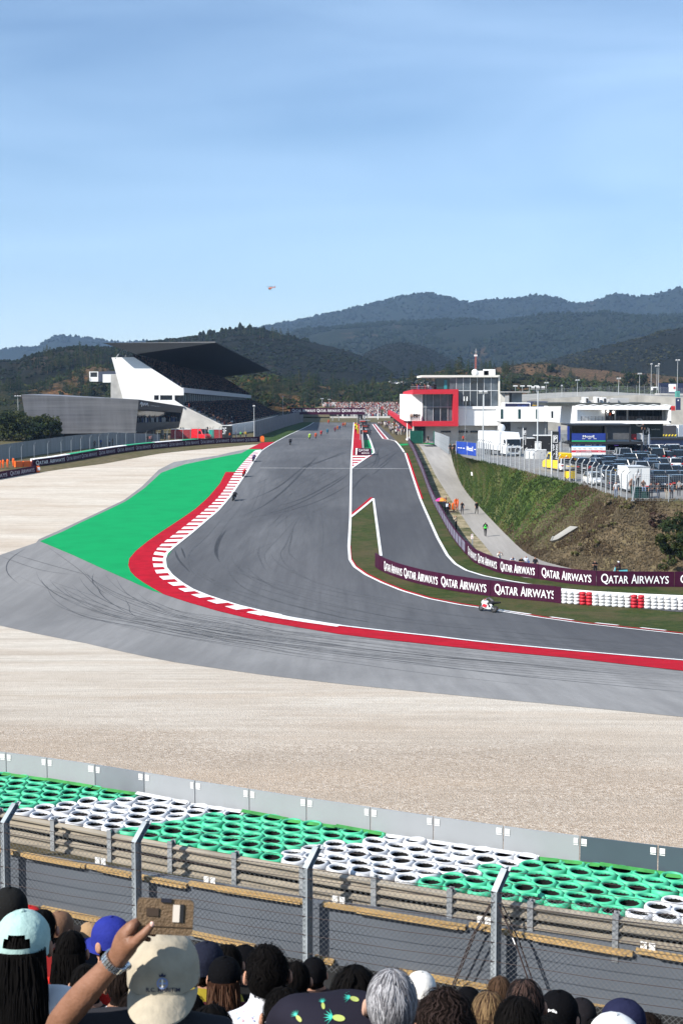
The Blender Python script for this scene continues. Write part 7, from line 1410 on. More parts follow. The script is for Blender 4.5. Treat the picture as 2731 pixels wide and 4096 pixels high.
# culvert, bucket
q = bank_bvh.ray_cast(CAM, ray(2256, 2142).normalized())[0]; root = empty('culvert_slab', q + Vector((0, 0, -.1)), 0, 'pale concrete drain slab set into the lower bank', 'concrete slab'); mb = MB()
A = [bank_bvh.ray_cast(CAM, ray(*t_).normalized())[0] + Vector((-.1, -.35, .25)) - Vector(root.location) for t_ in ((2204, 2172), (2232, 2164), (2312, 2115), (2280, 2112), (2212, 2156))]; mb.prism(A, (.35, .6, -.5)); mb.build('slab', MC['weathered_concrete'], root); mb = MB(); mb.bar(A[0] + Vector((-.02, -.05, .05)), A[4] + Vector((-.02, -.05, .05)), .12); mb.build('edge', concrete, root)
q = bank_bvh.ray_cast(CAM, ray(1889, 1902).normalized())[0] or P(1889, 1902); mb = MB(); mb.tube([q, q + Vector((0, 0, .5))], [.2, .26], 12); mb.tube([q + Vector((0, 0, .49)), q + Vector((0, 0, .51))], [.28, .28], 12); tag(mb.build('bucket', WHITE), 'white bucket on the green upper bank', 'bucket')
# helicopter
hc = empty('helicopter', at(1083, 1153, 1500), .75, 'small orange helicopter flying above the grandstand', 'helicopter'); HO = mat('helicopter_orange', (.42, .09, .008), .5)
mb = MB(); mb.ball((0, 1.2, 0), (1.15, 2.4, 1.25), 16, 12); mb.tube([(0, -.6, .35), (0, -6.2, .75)], [.62, .16], 10); mb.build('fuselage', HO, hc, True)
mb = MB(); mb.prism([(-.06, -5.6, .7), (-.06, -6.5, .8), (-.06, -6.9, 2.1), (-.06, -6.3, 2.1)], (.12, 0, 0)); mb.prism([(-.06, -5.6, .7), (-.06, -6.4, .8), (-.06, -6.5, -.3), (-.06, -6.2, -.3)], (.12, 0, 0)); mb.build('tail_fin', HO, hc)
mb = MB(); mb.ball((0, 2.0, .15), (1.12, 1.75, 1.0), 14, 10); mb.build('cockpit_glass', darkglass, hc, True); mb = MB(); mb.tube([(0, 0, 1.1), (0, 0, 1.75)], .16, 8); mb.ball((0, 0, 1.75), (.3, .3, .16), 8, 6); mb.build('rotor_mast', black, hc)
for k in range(3): a = .5 + k * 2.094; mb = MB(); mb.tube([(0, 0, 1.78), (math.cos(a) * 5.2, math.sin(a) * 5.2, 1.85)], [.13, .11], 4); mb.build('rotor_blade', MC['charcoal_panel'], hc)
mb = MB()
for s in (-1, 1): mb.tube([(s * 1.0, -1.0, -1.75), (s * 1.0, 2.3, -1.75), (s * 1.0, 2.8, -1.5)], .09, 6); mb.bar((s * .6, -.2, -.9), (s * 1.0, -.2, -1.75), .1); mb.bar((s * .6, 1.6, -.9), (s * 1.0, 1.6, -1.75), .1)
mb.build('landing_skid', black, hc); mb = MB(); mb.tube([(.1, -6.5, .9), (.16, -6.5, .9)], .75, 12); mb.build('tail_rotor', MC['charcoal_panel'], hc)
# ================================================================ foreground: tyre wall, guard rail, fence, terrace, spectators
U_ = Vector((.874, -.448, 0)).normalized(); N2 = Vector((-U_.y, U_.x, 0))          # along the barrier (to the right) and away from the stand
GL, G2 = CZ - 11.05, CZ - 10.1
def onrail(px, py, Z): r = ray(px, py); Y = (Z - CZ) / r.z; return CAM + r * Y
rail = [onrail(x, y, CZ - 9.35) for x, y in ((-500, 3165), (0, 3239), (545, 3340), (1230, 3461), (1970, 3582), (2731, 3690), (3300, 3765))]; rail = smooth([Vector((p.x, p.y, 0)) for p in rail], 8); RL = arc(rail)
def rp(s, n, z):
    p, t = along(rail, RL, s); return p + Vector((-t.y, t.x, 0)) * n + Vector((0, 0, z))
def rs(px, Z=CZ - 9.35, n=0):                              # arc length seen at a bearing
    best = min(range(201), key=lambda k: abs((lambda p: CX + F * p.x / (p.y * cp_ - (p.z - CZ) * sp_))(rp(RL[-1] * k / 200, n, Z)) - px)); return RL[-1] * best / 200
steelR = mat('rail_steel', (.36, .315, .25), .5, metal=.3, var=.25, scale=1.2, stretch=(1, 1, 3), spec=.5)  # tan of the gravel's reflection is put into the steel colour
gr = empty('guard_rail', rp(0, 0, G2), 0, 'two-beam steel guard rail in front of the tyre wall', 'guard rail'); g0_ = Vector(gr.location)
W_ = [(0, -.155), (.015, -.15), (-.075, -.105), (-.075, -.065), (.0, -.03), (.0, .03), (-.075, .065), (-.075, .105), (.015, .15), (.0, .158)]
for zc in (.2, .56):
    mb = MB(); n = 46; k = len(W_); vs = [rp(RL[-1] * i / n, a - .03, G2 + zc + z) - g0_ for i in range(n + 1) for a, z in W_]
    mb.add(vs, [(i * k + j, (i + 1) * k + j, (i + 1) * k + j + 1, i * k + j + 1) for i in range(n) for j in range(k - 1)]); mb.build('rail_beam', steelR, gr, sm=False, fix=False)
s = .5
while s < RL[-1]:
    p, t = along(rail, RL, s); mb = MB(); a = math.atan2(t.y, t.x); mb.box((0, -.12, .34), (.11, .012, .9)); mb.box((0, -.05, .34), (.012, .13, .9)); mb.box((0, .02, .34), (.11, .012, .9)); o = mb.build('post', steel, gr); o.location = Vector((p.x, p.y, G2)) - g0_; o.rotation_euler.z = a; s += 1.56
# the fence line, and close behind it a low wall faced with grey belt and pine battens
PT = [(-700, 3128), (20, 3225), (545, 3300), (1230, 3400), (1985, 3490), (2790, 3590), (3600, 3690)]
fp_ = []
for x, y in PT: r = ray(x, y); Y = -8.73 / r.z; fp_.append(Vector((r.x * Y, Y, GL)))
wl = [p + N2 * .30 for p in fp_]; WT = CZ - 9.87
def onwall(px, py, off=0):
    d = ray(px, py)
    for a, c in zip(wl, wl[1:]):
        e = c - a; k = d.x * e.y - d.y * e.x
        if abs(k) < 1e-9: continue
        Y = (a.x * e.y - a.y * e.x) / k; q = CAM + d * Y; t = ((q - a).x * e.x + (q - a).y * e.y) / (e.x ** 2 + e.y ** 2)
        if 0 <= t <= 1: return q - N2 * off
    return q
stripm = mat('grey_membrane', (.115, .132, .158), .6, var=.12, scale=.8, detail=8)
mb = MB()
for a, c in zip(wl, wl[1:]):
    T = Vector((0, 0, WT - GL)); B = Vector((0, 0, -.3)); mb.prism([a + B, c + B, c + T, a + T], N2 * .25)
tag(mb.build('belt_wall', stripm), 'low wall faced with grey belt close behind the spectator fence', 'wall')
mb = MB(); vg = [(onwall(x, 3600) + N2 * .2, rp(rs(x), .25, 0)) for x in range(-600, 3400, 100)]
for (a, b_), (c, d) in zip(vg, vg[1:]): mb.quad(*[Vector((q.x, q.y, z)) for q, z in ((a, WT - .02), (c, WT - .02), (d, G2 + .02), (b_, G2 + .02))])
tag(mb.build('rail_verge', MC['dry_ground'], fix=False), kind='structure')
mb = MB()
for a, c in zip(fp_, fp_[1:]): mb.quad(a - N2 * 6 + Vector((0, 0, .01)), c - N2 * 6 + Vector((0, 0, .01)), c + N2 * .3 + Vector((0, 0, .01)), a + N2 * .3 + Vector((0, 0, .01)))
tag(mb.build('dark_verge', mat('verge_shade', (.018, .017, .016), .95, var=.5, scale=2), fix=False), kind='structure')  # near-black colour paints the shade on the grass before the fence
plank = mat('pine_plank', (.50, .33, .14), .8, var=.3, scale=2.5, stretch=(1, 6, 6))
def plk(px0, py0, px1, py1, lb, grp):
    a, c = onwall(px0, py0, .05), onwall(px1, py1, .05); d = (c - a).length; mb = MB(); mb.box((0, 0, 0), (d, .09, .085)); mb.box((d * .1, -.06, -.025), (d * .7, .03, .04)); o = mb.build('batten', plank); o.location = (a + c) / 2; e = c - a; o.rotation_euler = (0, -math.asin(e.z / d), math.atan2(e.y, e.x)); tag(o, lb, 'batten', grp)
for i, (x0, y0, x1, y1) in enumerate(((-260, 3355, 35, 3398), (42, 3403, 350, 3462), (358, 3460, 540, 3498), (548, 3500, 755, 3540), (765, 3530, 1235, 3606), (1295, 3612, 1866, 3706), (1880, 3694, 1990, 3715), (2010, 3722, 2532, 3812), (2545, 3798, 2860, 3850))):
    plk(x0, y0, x1, y1, 'pine batten in the upper line on the grey belt wall, %s from left' % ORD[i], 'battens of the upper line')
for i, (x0, y0, x1, y1) in enumerate(((-260, 3560, 160, 3632), (175, 3628, 445, 3684), (770, 3728, 1025, 3784), (1265, 3825, 1340, 3845), (1600, 3880, 1962, 3948), (2330, 4014, 2860, 4105))):
    plk(x0, y0, x1, y1, 'pine batten in the lower line at the foot of the fence, %s from left' % ORD[i], 'battens of the lower line')
for i, (x, y) in enumerate(((404, 3443), (840, 3520), (1355, 3598), (1935, 3680), (2590, 3783))):
    root = empty('plate_pair', onwall(x, y, .012), math.atan2(U_.y, U_.x), 'pair of white plates on the grey belt wall, %s from left' % ORD[i], 'plate', 'white plates on the grey belt wall')
    for q in (-.075, .075): mb = MB(); mb.box((q, 0, 0), (.115, .012, .13)); mb.build('plate', WHITE, root)
# tyre bed in colour sections
TG, TWm, TIN = mat('green_tyre', (.05, .46, .25), .55, scale=3.5, detail=8, col2=(.06, .37, .21)), mat('white_tyre_near', (.60, .61, .635), .6, var=.3, scale=2.5, detail=8), mat('tyre_hole_shade', (.004, .004, .004), .9)  # last one: black rubber plus painted shade in the tyre holes
def tyremesh(m, nm):
    mb = MB(); prof = [(.19, .02), (.186, .045), (.196, .068), (.214, .078), (.24, .074), (.262, .05), (.272, .0), (.264, -.06), (.235, -.1)]; n = 30
    vs = [(r * math.cos(6.28318 * i / n) * (1 + (.012 if (j in (5, 6, 7) and i % 2) else 0)), r * math.sin(6.28318 * i / n) * (1 + (.012 if (j in (5, 6, 7) and i % 2) else 0)), z) for i in range(n) for j, (r, z) in enumerate(prof)]; k = len(prof)
    mb.add(vs, [(i * k + j, i * k + j + 1, ((i + 1) % n) * k + j + 1, ((i + 1) % n) * k + j) for i in range(n) for j in range(k - 1)], 0)
    mb.add([(q_ * math.cos(6.28318 * i / 14), q_ * math.sin(6.28318 * i / 14), z) for i in range(14) for q_, z in ((.192, .03), (.21, -.1))], [(2 * i, 2 * i + 1, 2 * ((i + 1) % 14) + 1, 2 * ((i + 1) % 14)) for i in range(14)], 1)
    mb.add([(0, 0, -.1)] + [(.175 * math.cos(6.28318 * i / 14), .175 * math.sin(6.28318 * i / 14), -.06) for i in range(14)], [(0, 1 + i, 1 + (i + 1) % 14) for i in range(14)], 1)
    me = bpy.data.meshes.new('tyre'); me.from_pydata(mb.v, [], mb.f); me.materials.append(m); me.materials.append(TIN); me.polygons.foreach_set('material_index', mb.m); me.polygons.foreach_set('use_smooth', [True] * len(mb.f)); me.update()
    b = bmesh.new(); b.from_mesh(me); bmesh.ops.recalc_face_normals(b, faces=b.faces); b.to_mesh(me); b.free(); return me
TM = {0: tyremesh(TG, 'g'), 1: tyremesh(TWm, 'w')}
cuts = [(-1e9, 0), (rs(20), 1), (rs(445), 0), (rs(1015), 1), (rs(1660), 0), (rs(2480), 1)]
lbs = ['green tyre wall section at the left edge', 'white tyre wall section, the first from the left', 'green tyre wall section left of the middle white one', 'white tyre wall section in the middle, between two green ones', 'green tyre wall section right of the middle white one', 'white tyre wall section at the right edge']
SEC = {}; rr = random.Random(9); ZT = CZ - 9.45
for r_ in range(6):
    s = (.25 if r_ % 2 else 0)
    while s < RL[-1]:
        ss = s - r_ * .30 - .1; i = max(k for k in range(6) if cuts[k][0] <= ss + rr.uniform(-.15, .15)); p = rp(s + rr.uniform(-.02, .02), .33 + r_ * .425 + rr.uniform(-.02, .02), ZT)
        if not -11 < p.x < 9.5: s += .5; continue
        if i not in SEC: SEC[i] = empty('tyre_barrier', (p.x, p.y, GL), 0, lbs[i], 'tyre barrier', 'near tyre wall')
        o = bpy.data.objects.new('tyre', TM[cuts[i][1]]); C.objects.link(o); o.parent = SEC[i]; o.location = p - Vector(SEC[i].location) + Vector((0, 0, rr.uniform(-.025, .015))); o.rotation_euler = (rr.uniform(-.08, .08), rr.uniform(-.08, .08), rr.uniform(0, 6)); k_ = rr.uniform(.91, .97); o.scale = (k_, k_, rr.uniform(.9, 1.1))
        s += .5
for i, root in SEC.items():                                 # near-black core painting the shade below the top layer, and the edging strip at the belt
    a, c = max(cuts[i][0], 0), (cuts[i + 1][0] if i < 5 else RL[-1]); m = max(2, int((c - a) / 1)); l = Vector(root.location); mb = MB(); m2 = MB()
    for k in range(m):
        s0, s1 = lerp(a, c, k / m), lerp(a, c, (k + 1) / m); w0 = [(.1, G2 - .5), (2.6, GL), (2.6, ZT - .1), (.1, ZT - .1)]
        A = [rp(s0 + n_ * .6, n_, z) - l for n_, z in w0]; B2 = [rp(s1 + n_ * .6, n_, z) - l for n_, z in w0]; mb.add(A + B2, [(0, 1, 5, 4), (1, 2, 6, 5), (2, 3, 7, 6), (3, 0, 4, 7), (0, 1, 2, 3), (4, 5, 6, 7)])
        wob = .03 * math.sin(s0 * 2.2); m2.add([rp(s0 + 1.7, 2.5, ZT + .05 + wob) - l, rp(s1 + 1.7, 2.5, ZT + .05) - l, rp(s1 + 1.7, 2.6, ZT + .09) - l, rp(s0 + 1.7, 2.6, ZT + .09 + wob) - l], [(0, 1, 2, 3)])
    mb.build('stack_shade_core', TIN, root); m2.build('edge_strip', (mat('lime_edge', (.045, .27, .06), .7, var=.4, scale=4), TWm)[cuts[i][1]], root, fix=False)
# rubber belt panels standing behind the tyres
J = [-330, -150, 30, 193, 381, 582, 784, 993, 1228, 1475, 1732, 2012, 2324, 2640, 2980]; PNn = 2.72
pg = [mat('belt_grey', (.30, .315, .33), .35, var=.1, scale=.7, spec=.5, detail=8), mat('belt_mid', (.21, .225, .25), .35, var=.25, scale=.6, spec=.5), mat('belt_dark', (.065, .09, .11), .4, var=.15, scale=.8, spec=.5)]
J = [rs(x, CZ - 8.9, PNn) for x in J]
for i, (a, c) in enumerate(zip(J, J[1:])):
    lo = rp(a, PNn, GL - .2); root = empty('belt_panel', lo, 0, '%s rubber belt panel behind the tyre wall, %s' % (('pale grey', 'middle grey', 'dark slate')[1 if i == 4 else (2 if i >= 12 else 0)], ('outside the left edge', 'farthest left, cut off', 'first whole one from the left', 'second whole one from the left', 'duller than the rest', 'fourth from the left', 'fifth from the left', 'sixth from the left', 'seventh from the left', 'fifth from the right', 'fourth from the right', 'third from the right', 'second from the right', 'at the right edge')[i]), 'belt panel', 'belt panels behind the tyre wall')
    mb = MB(); m = 4; vs = []
    for k in range(m + 1):
        s = lerp(a + .012, c - .012, k / m)
        for n_, z in ((0, GL - .2), (0, CZ - 8.9), (.035, CZ - 8.9), (.035, GL - .2)): vs.append(rp(s, PNn + n_, z) - lo)
    mb.add(vs, [(k * 4 + j, (k + 1) * 4 + j, (k + 1) * 4 + (j + 1) % 4, k * 4 + (j + 1) % 4) for k in range(m) for j in range(4)] + [(0, 1, 2, 3), (m * 4, m * 4 + 1, m * 4 + 2, m * 4 + 3)])
    mb.build('belt', pg[1 if i == 4 else (2 if i >= 12 else 0)], root)
    for s in (a + .09, c - .09):
        mb = MB(); e = .055
        for z0, z1 in ((8.94, 9.05), (9.065, 9.085)): mb.quad(*[rp(s + q, PNn - .012, CZ - z) - lo for q, z in ((-e, z1), (e, z1), (e, z0), (-e, z0))])
        mb.build('label_plate', WHITE, root, fix=False)
# debris fence
df = empty('spectator_fence', fp_[0], 0, 'tall chain link fence with bent H-section posts between the crowd and the tyre wall', 'fence'); f0_ = Vector(df.location); HB = 1.98
HS = mat('post_steel', (.36, .40, .43), .5, metal=.3, var=.3, scale=2.5)
wire = mat('wire_steel', (.15, .155, .16), .5, metal=.3); rust = mat('rusty_wire', (.045, .030, .028), .8)
for i, p in enumerate(fp_):
    mb = MB(); tp = Vector((0, .28, HB + .36)) ; ang = math.atan2(U_.y, U_.x)
    for x, y, wx, wy in ((0, -.07, .13, .012), (0, .07, .13, .012), (0, 0, .01, .13)):
        mb.add([(x + sx * wx / 2, y + sy * wy / 2, z) for z in (-.1, HB) for sx, sy in ((-1, -1), (1, -1), (1, 1), (-1, 1))] + [(x + sx * wx / 2, y + sy * wy / 2 + .30, HB + .36) for sx, sy in ((-1, -1), (1, -1), (1, 1), (-1, 1))], [(a * 4 + b_, a * 4 + (b_ + 1) % 4, a * 4 + 4 + (b_ + 1) % 4, a * 4 + 4 + b_) for a in range(2) for b_ in range(4)] + [(8, 9, 10, 11)])
    o = mb.build('post', HS, df); o.location = p - f0_; o.rotation_euler.z = ang - .28
def wbar(mb, a, c, r):
    d = (c - a).normalized(); u = Vector((0, 0, 1)) if abs(d.z) < .8 else U_; s_ = d.cross(u).normalized() * r; t_ = d.cross(s_).normalized() * r
    mb.add([a - s_, a + t_, a + s_, a - t_, c - s_, c + t_, c + s_, c - t_], [(0, 1, 5, 4), (1, 2, 6, 5), (2, 3, 7, 6), (3, 0, 4, 7)])
rr = random.Random(4)
for a, c in zip(fp_, fp_[1:]):
    if CX + F * c.x / c.y < -80 or CX + F * a.x / a.y > 2850: continue
    a = a - f0_ - N2 * .08; c = c - f0_ - N2 * .08; d = (c - a).length; e = (c - a) / d; mb = MB(); H = HB - .02; st = .105
    for sg in (1, -1):
        k = -int(H / st) - 1
        while k * st < d + H:
            x0 = k * st; pts = []                            # line x = x0 + sg*z clipped to the panel
            z0, z1 = (max(0, -x0), min(H, d - x0)) if sg > 0 else (max(0, x0 - d), min(H, x0))
            if z1 - z0 > .03: wbar(mb, a + e * (x0 + sg * z0) + Vector((0, 0, z0 + .02)), a + e * (x0 + sg * z1) + Vector((0, 0, z1 + .02)), .0034)
            k += 1
    mb.build('chain_link', wire, df, fix=False)
    m2 = MB()
    for z in (.32, .68, 1.04, 1.42, 1.78, 1.98):
        m2.tube([a + Vector((0, 0, z)), a.lerp(c, .5) + Vector((0, 0, z - .03)), c + Vector((0, 0, z))], .0062, 4)
        for q in (.06, .12): 
            for w_ in (a.lerp(c, q / d), c.lerp(a, q / d)): m2.ball(w_ + Vector((0, 0, z)), .014, 5, 4)
    for dz, dy in ((.14, .11), (.30, .24)): m2.tube([a + Vector((0, 0, HB + dz)) + N2 * (dy + .08), c + Vector((0, 0, HB + dz)) + N2 * (dy + .08)], .005, 4)
    m2.build('line_wire', rust, df)
p = fp_[4] - f0_
for sg in (-1, 1):
    for off in (-.1, .06): mb = MB(); mb.tube([p + U_ * sg * .08 + N2 * off + Vector((0, 0, 1.75)), p + U_ * sg * .42 + N2 * off + Vector((0, 0, 1.1)), p + U_ * sg * .86 + N2 * off + Vector((0, 0, -.05))], [.013, .016, .013], 6); mb.build('brace', rust, df)
mb = MB(); q = p + U_ * .36 - N2 * .1 + Vector((0, 0, 1.2)); mb.tube([q, q + U_ * .05 + Vector((0, 0, -.11))], .02, 6); mb.build('turnbuckle', WHITE, df)
# terrace the crowd stands on
Un, Nn = Vector((.906, -.423, 0)).normalized(), Vector((.423, .906, 0)).normalized()
def tdrop(t): return .066 + .43 * t + 1.70
mb = MB(); t = 1.4
while t < 21:
    z = CZ - tdrop(t + .35); c = Nn * (t + .35); mb.add([c + Un * a + Nn * b_ + Vector((0, 0, zz)) for zz in (z - .8, z) for a, b_ in ((-30, -.35), (30, -.35), (30, .35), (-30, .35))], [(0, 1, 2, 3), (4, 5, 6, 7), (0, 1, 5, 4), (2, 3, 7, 6), (1, 2, 6, 5), (3, 0, 4, 7)]); t += .7
tag(mb.build('spectator_terrace', mat('dark_terrace', (.05, .05, .05), .9, var=.4, scale=1)), kind='structure')
# ---------------------------------------------------------------- spectators, seen from behind
def hairmesh(kind, seed, m, root, z0=1.63, strands=500, grow=1.0):
    rr = random.Random(seed); mb = MB(); c = Vector((0, -.002, z0)); nu, nv = 30, 20; vs = []
    zlow = {'short': -.115, 'curly': -.13, 'long': -.15, 'bald': -.12, 'tail': -.12, 'bun': -.12}[kind]
    for j in range(nv + 1):
        th = math.pi * .80 * j / nv
        for i in range(nu):
            ph = 6.28318 * i / nu; d = Vector((math.sin(th) * math.cos(ph), math.sin(th) * math.sin(ph), math.cos(th))); front = max(0, d.y)
            k = .97 + .09 * noise.noise(d * 2.6 + Vector((seed, 0, 0))) + (.10 * noise.noise(d * 11 + Vector((seed, 3, 0))) if kind == 'curly' else .02 * noise.noise(d * 14))
            q = Vector((d.x * .09, d.y * .110, d.z * .119)) * k * grow
            if d.z < 0 and front > .2: q *= .8
            vs.append(c + Vector((q.x, q.y, max(q.z, zlow))))
    mb.add(vs, [(j * nu + i, (j + 1) * nu + i, (j + 1) * nu + (i + 1) % nu, j * nu + (i + 1) % nu) for j in range(nv) for i in range(nu)])
    if kind in ('long', 'tail'):
        L = 7; n2 = 14; vs = []
        for j in range(L + 1):
            f = j / L
            for i in range(n2):
                a = 6.28318 * i / n2; wx = (.10 + .02 * f) if kind == 'long' else .055 * (1 - .5 * f); wy = .06 * (1 - .3 * f); vs.append(Vector((math.cos(a) * wx * (1 + .06 * noise.noise(Vector((i, f * 3, seed)))), -.065 - .035 * f + math.sin(a) * wy, z0 + .02 - .44 * f)))
        mb.add(vs, [(j * n2 + i, (j + 1) * n2 + i, (j + 1) * n2 + (i + 1) % n2, j * n2 + (i + 1) % n2) for j in range(L) for i in range(n2)])
    for _ in range(int(strands * 1.5)):
        th = math.acos(rr.uniform(-.75, 1)); ph = rr.uniform(math.pi * .9, math.pi * 2.1) if rr.random() < .8 else rr.uniform(0, 6.28)
        pts = []; ln = rr.uniform(.3, .9) if kind != 'curly' else rr.uniform(.2, .5); pw = rr.uniform(1.0, 1.07 if kind != 'curly' else 1.12)
        for k in range(4):
            t2 = min(th + ln * k / 3, math.pi * .78); p2 = ph + rr.uniform(-.05, .05) + (math.sin(k * 2 + th * 9) * .12 if kind == 'curly' else .1 * math.sin(ph * 5) * k / 3); d = Vector((math.sin(t2) * math.cos(p2), math.sin(t2) * math.sin(p2), math.cos(t2))); pts.append(c + Vector((d.x * .09, d.y * .110, d.z * .119)) * (pw + .012 * k) * grow)
        w_ = Vector((math.sin(ph), -math.cos(ph), 0)) * .0018; mb.add([pts[0] - w_, pts[0] + w_, pts[1] + w_ * 1.2, pts[1] - w_ * 1.2, pts[2] + w_, pts[2] - w_, pts[3]], [(0, 1, 2, 3), (3, 2, 4, 5), (5, 4, 6)], rr.randrange(2) if isinstance(m, list) else 0)
    if kind in ('long', 'tail'):
        for _ in range(strands // 2):
            a = rr.uniform(math.pi * .9, math.pi * 2.1); R0 = .104 if kind == 'long' else .055; x, y = math.cos(a) * R0, -.07 + math.sin(a) * .06; p0 = Vector((x * .8, y, z0 + rr.uniform(-.1, .02))); p1 = p0 + Vector((x * .2 + rr.uniform(-.012, .012), -.025, -rr.uniform(.12, .3))); w_ = Vector((.003, 0, 0)); mid = p0.lerp(p1, .5) + Vector((rr.uniform(-.01, .01), -.008, 0)); mb.add([p0 - w_, p0 + w_, mid + w_, mid - w_, p1], [(0, 1, 2, 3), (3, 2, 4)], rr.randrange(2) if isinstance(m, list) else 0)
    o = mb.build('hair', m, root, sm=True, fix=False); return o
def capmesh(m, root, brim=1, opening=False, tilt=0.0, brimm=None, bucket=False, K=.92):
    """brim 1 forward, -1 backwards over the neck; returns the crown"""
    mb = MB(); nu, nv = 36, 12; vs = []; z0 = 1.625
    for j in range(nv + 1):
        th = math.pi / 2 * j / nv
        for i in range(nu):
            ph = 6.28318 * i / nu; d = Vector((math.sin(th) * math.cos(ph), math.sin(th) * math.sin(ph), math.cos(th))); seam = .006 * max(0, 1 - abs(((ph / 6.28318 * 6 + .5) % 1) - .5) * 14) * math.sin(th)
            k = 1 + .022 * noise.noise(d * 4 + Vector((tilt * 9, 1, 2))) - seam; drop = .035 * (1 - abs(d.y)) if j == nv else 0
            vs.append(Vector((d.x * .112 * k * K, d.y * .128 * k * K, z0 + d.z ** .8 * .125 * k * (1 if d.z > 0 else 0) - (.028 if j == nv else 0))))
    F_ = [(j * nu + i, (j + 1) * nu + i, (j + 1) * nu + (i + 1) % nu, j * nu + (i + 1) % nu) for j in range(nv) for i in range(nu)]
    if opening: F_ = [f for f in F_ if not (f[0] // nu >= 7 and abs((f[0] % nu) - 26.5) <= 3.6 and ((f[0] // nu - 7) / 5) ** 1 > (abs((f[0] % nu) - 26.5) / 4.2) ** 2 * .9 and f[0] // nu < nv - 1)]
    mb.add(vs, F_); o = mb.build('cap', m, root, sm=True, fix=False)
    mb = MB(); mb.ball((0, 0, z0 + .127), (.012, .012, .006), 8, 5); mb.build('button', m, o)
    if brim:
        mb = MB(); n = 18; vs = []
        for i in range(n + 1):
            a = math.pi * (i / n) ; x = math.cos(a); s_ = math.sin(a)
            for r_, zz in ((.9, 0), (1.0, .004)):
                pass
            for q in range(4):
                f = q / 3; X = x * .105 * K * (1 + .02 * f); Yv = (.118 * K * s_ * .98 + f * .10 * s_ ** .8); Zv = -.012 - (.055 if brim < 0 else .018) * f * s_ - .03 * x * x * (1 - 0 * f) - (.012 * f)
                vs.append((X, Yv * brim, z0 + Zv))
        mb.add(vs, [(i * 4 + q, (i + 1) * 4 + q, (i + 1) * 4 + q + 1, i * 4 + q + 1) for i in range(n) for q in range(3)]); vb = [(x, y, z - .006) for x, y, z in vs]; mb.add(vb, [(i * 4 + q, i * 4 + q + 1, (i + 1) * 4 + q + 1, (i + 1) * 4 + q) for i in range(n) for q in range(3)])
        mb.build('brim', brimm or m, o, sm=True, fix=False)
    if bucket:
        mb = MB(); n = 30; mb.add([(math.cos(6.28318 * i / n) * r_, math.sin(6.28318 * i / n) * (r_ + .012), z0 + zz) for i in range(n) for r_, zz in ((.105, -.02), (.165, -.075))], [(i * 2, ((i + 1) % n) * 2, ((i + 1) % n) * 2 + 1, i * 2 + 1) for i in range(n)]); mb.build('hat_brim', m, o, sm=True, fix=False)
    return o
def ears(root, skin):
    for s in (-1, 1): mb = MB(); mb.ball((s * .098, .005, 1.605), (.014, .024, .033), 8, 7); mb.ball((s * .104, -.004, 1.6), (.009, .016, .022), 8, 6); mb.build('ear', skin, root, True)
def spectator(px, py, Y, label, top=(.02, .02, .022), bottom=(.02, .02, .03), rz=0.0, hair='dark', kind='short', skin='a', sleeves=False, female=False, cap=None, brim=1, opening=False, strands=350, bucket=False, hm=None, pose='stand', seed=None, hs=1.0, grow=1.0, mesh=None, grp=None):
    q = at(px, py, Y) - Vector((0, .36 if pose == 'bend' else 0, 0)); t = q.dot(Nn); tf = 1.4 + .7 * int((t - 1.4) / .7); fl = CZ - tdrop(tf + .35); topz = 1.50 if pose == 'bend' else (1.765 if not cap else 1.755); s = (q.z - fl) / topz
    o = person((q.x, q.y, fl), rz, pose, top, bottom, label, hair=hair, skin=skin, sleeves=sleeves, scale=s, female=female, sub=2, mesh=mesh); o['group'] = 'spectators seen from behind'
    sm_ = cmat(SK[skin], 'skin'); seed = seed or int(px + py)
    hmat = hm or [cmat(HR[hair], 'strand'), cmat(tuple(min(1, c * 1.5) for c in HR[hair]), 'strand')]
    if kind != 'bald': hairmesh(kind, seed, hmat, o, strands=strands, grow=grow * (.93 if cap else 1), z0=1.615 if cap else 1.635)
    else: o.material_slots[4].material = sm_
    ears(o, sm_)
    if cap: capmesh(mat('cap_%02x%02x%02x' % tuple(int(c * 255) for c in cap), cap, .85, var=.12, scale=30, bump=.15, bscale=60, spec=.04 if max(cap) < .06 else .25), o, brim, opening, tilt=px * .01, bucket=bucket)
    if pose == 'bend':
        for ch in o.children: ch.location += Vector((0, .395, -.265))
    return o
DKT = (.012, .012, .014)
def decal(px0, py0, pts, objs, m, parent, name='print', off=.004):
    """a flat print lying on the surface of the cloth below it"""
    bpy.context.view_layer.update(); dg = bpy.context.evaluated_depsgraph_get(); inv = parent.matrix_world.inverted(); vs = []
    for x, y in pts:
        best = None; d = ray(px0 + x, py0 + y).normalized()
        for ob in objs:
            iv = ob.matrix_world.inverted(); h = ob.ray_cast(iv @ CAM, (iv.to_3x3() @ d).normalized())
            if h[0]:
                w_ = ob.matrix_world @ h[1]; k = (w_ - CAM).length
                if best is None or k < best: best = k
        if best is None: return None
        vs.append(inv @ (CAM + d * (best - off)))
    mb = MB(); mb.add(vs, [tuple(range(len(vs)))]); return mb.build(name, m, parent, fix=False)
def decal_text(s, px, py, wd, h, slope, ob, m, parent):
    bpy.context.view_layer.update(); v, f, _ = textgeo(s, .012); inv = parent.matrix_world.inverted(); iv = ob.matrix_world.inverted(); vs = []
    for a, b_ in v:
        d = ray(px + a * wd, py - b_ * h + a * slope).normalized(); hh = ob.ray_cast(iv @ CAM, (iv.to_3x3() @ d).normalized())
        if not hh[0]: return
        vs.append(inv @ (CAM + d * (((ob.matrix_world @ hh[1]) - CAM).length - .003)))
    mb = MB(); mb.add(vs, f); mb.build('lettering', m, parent, fix=False)
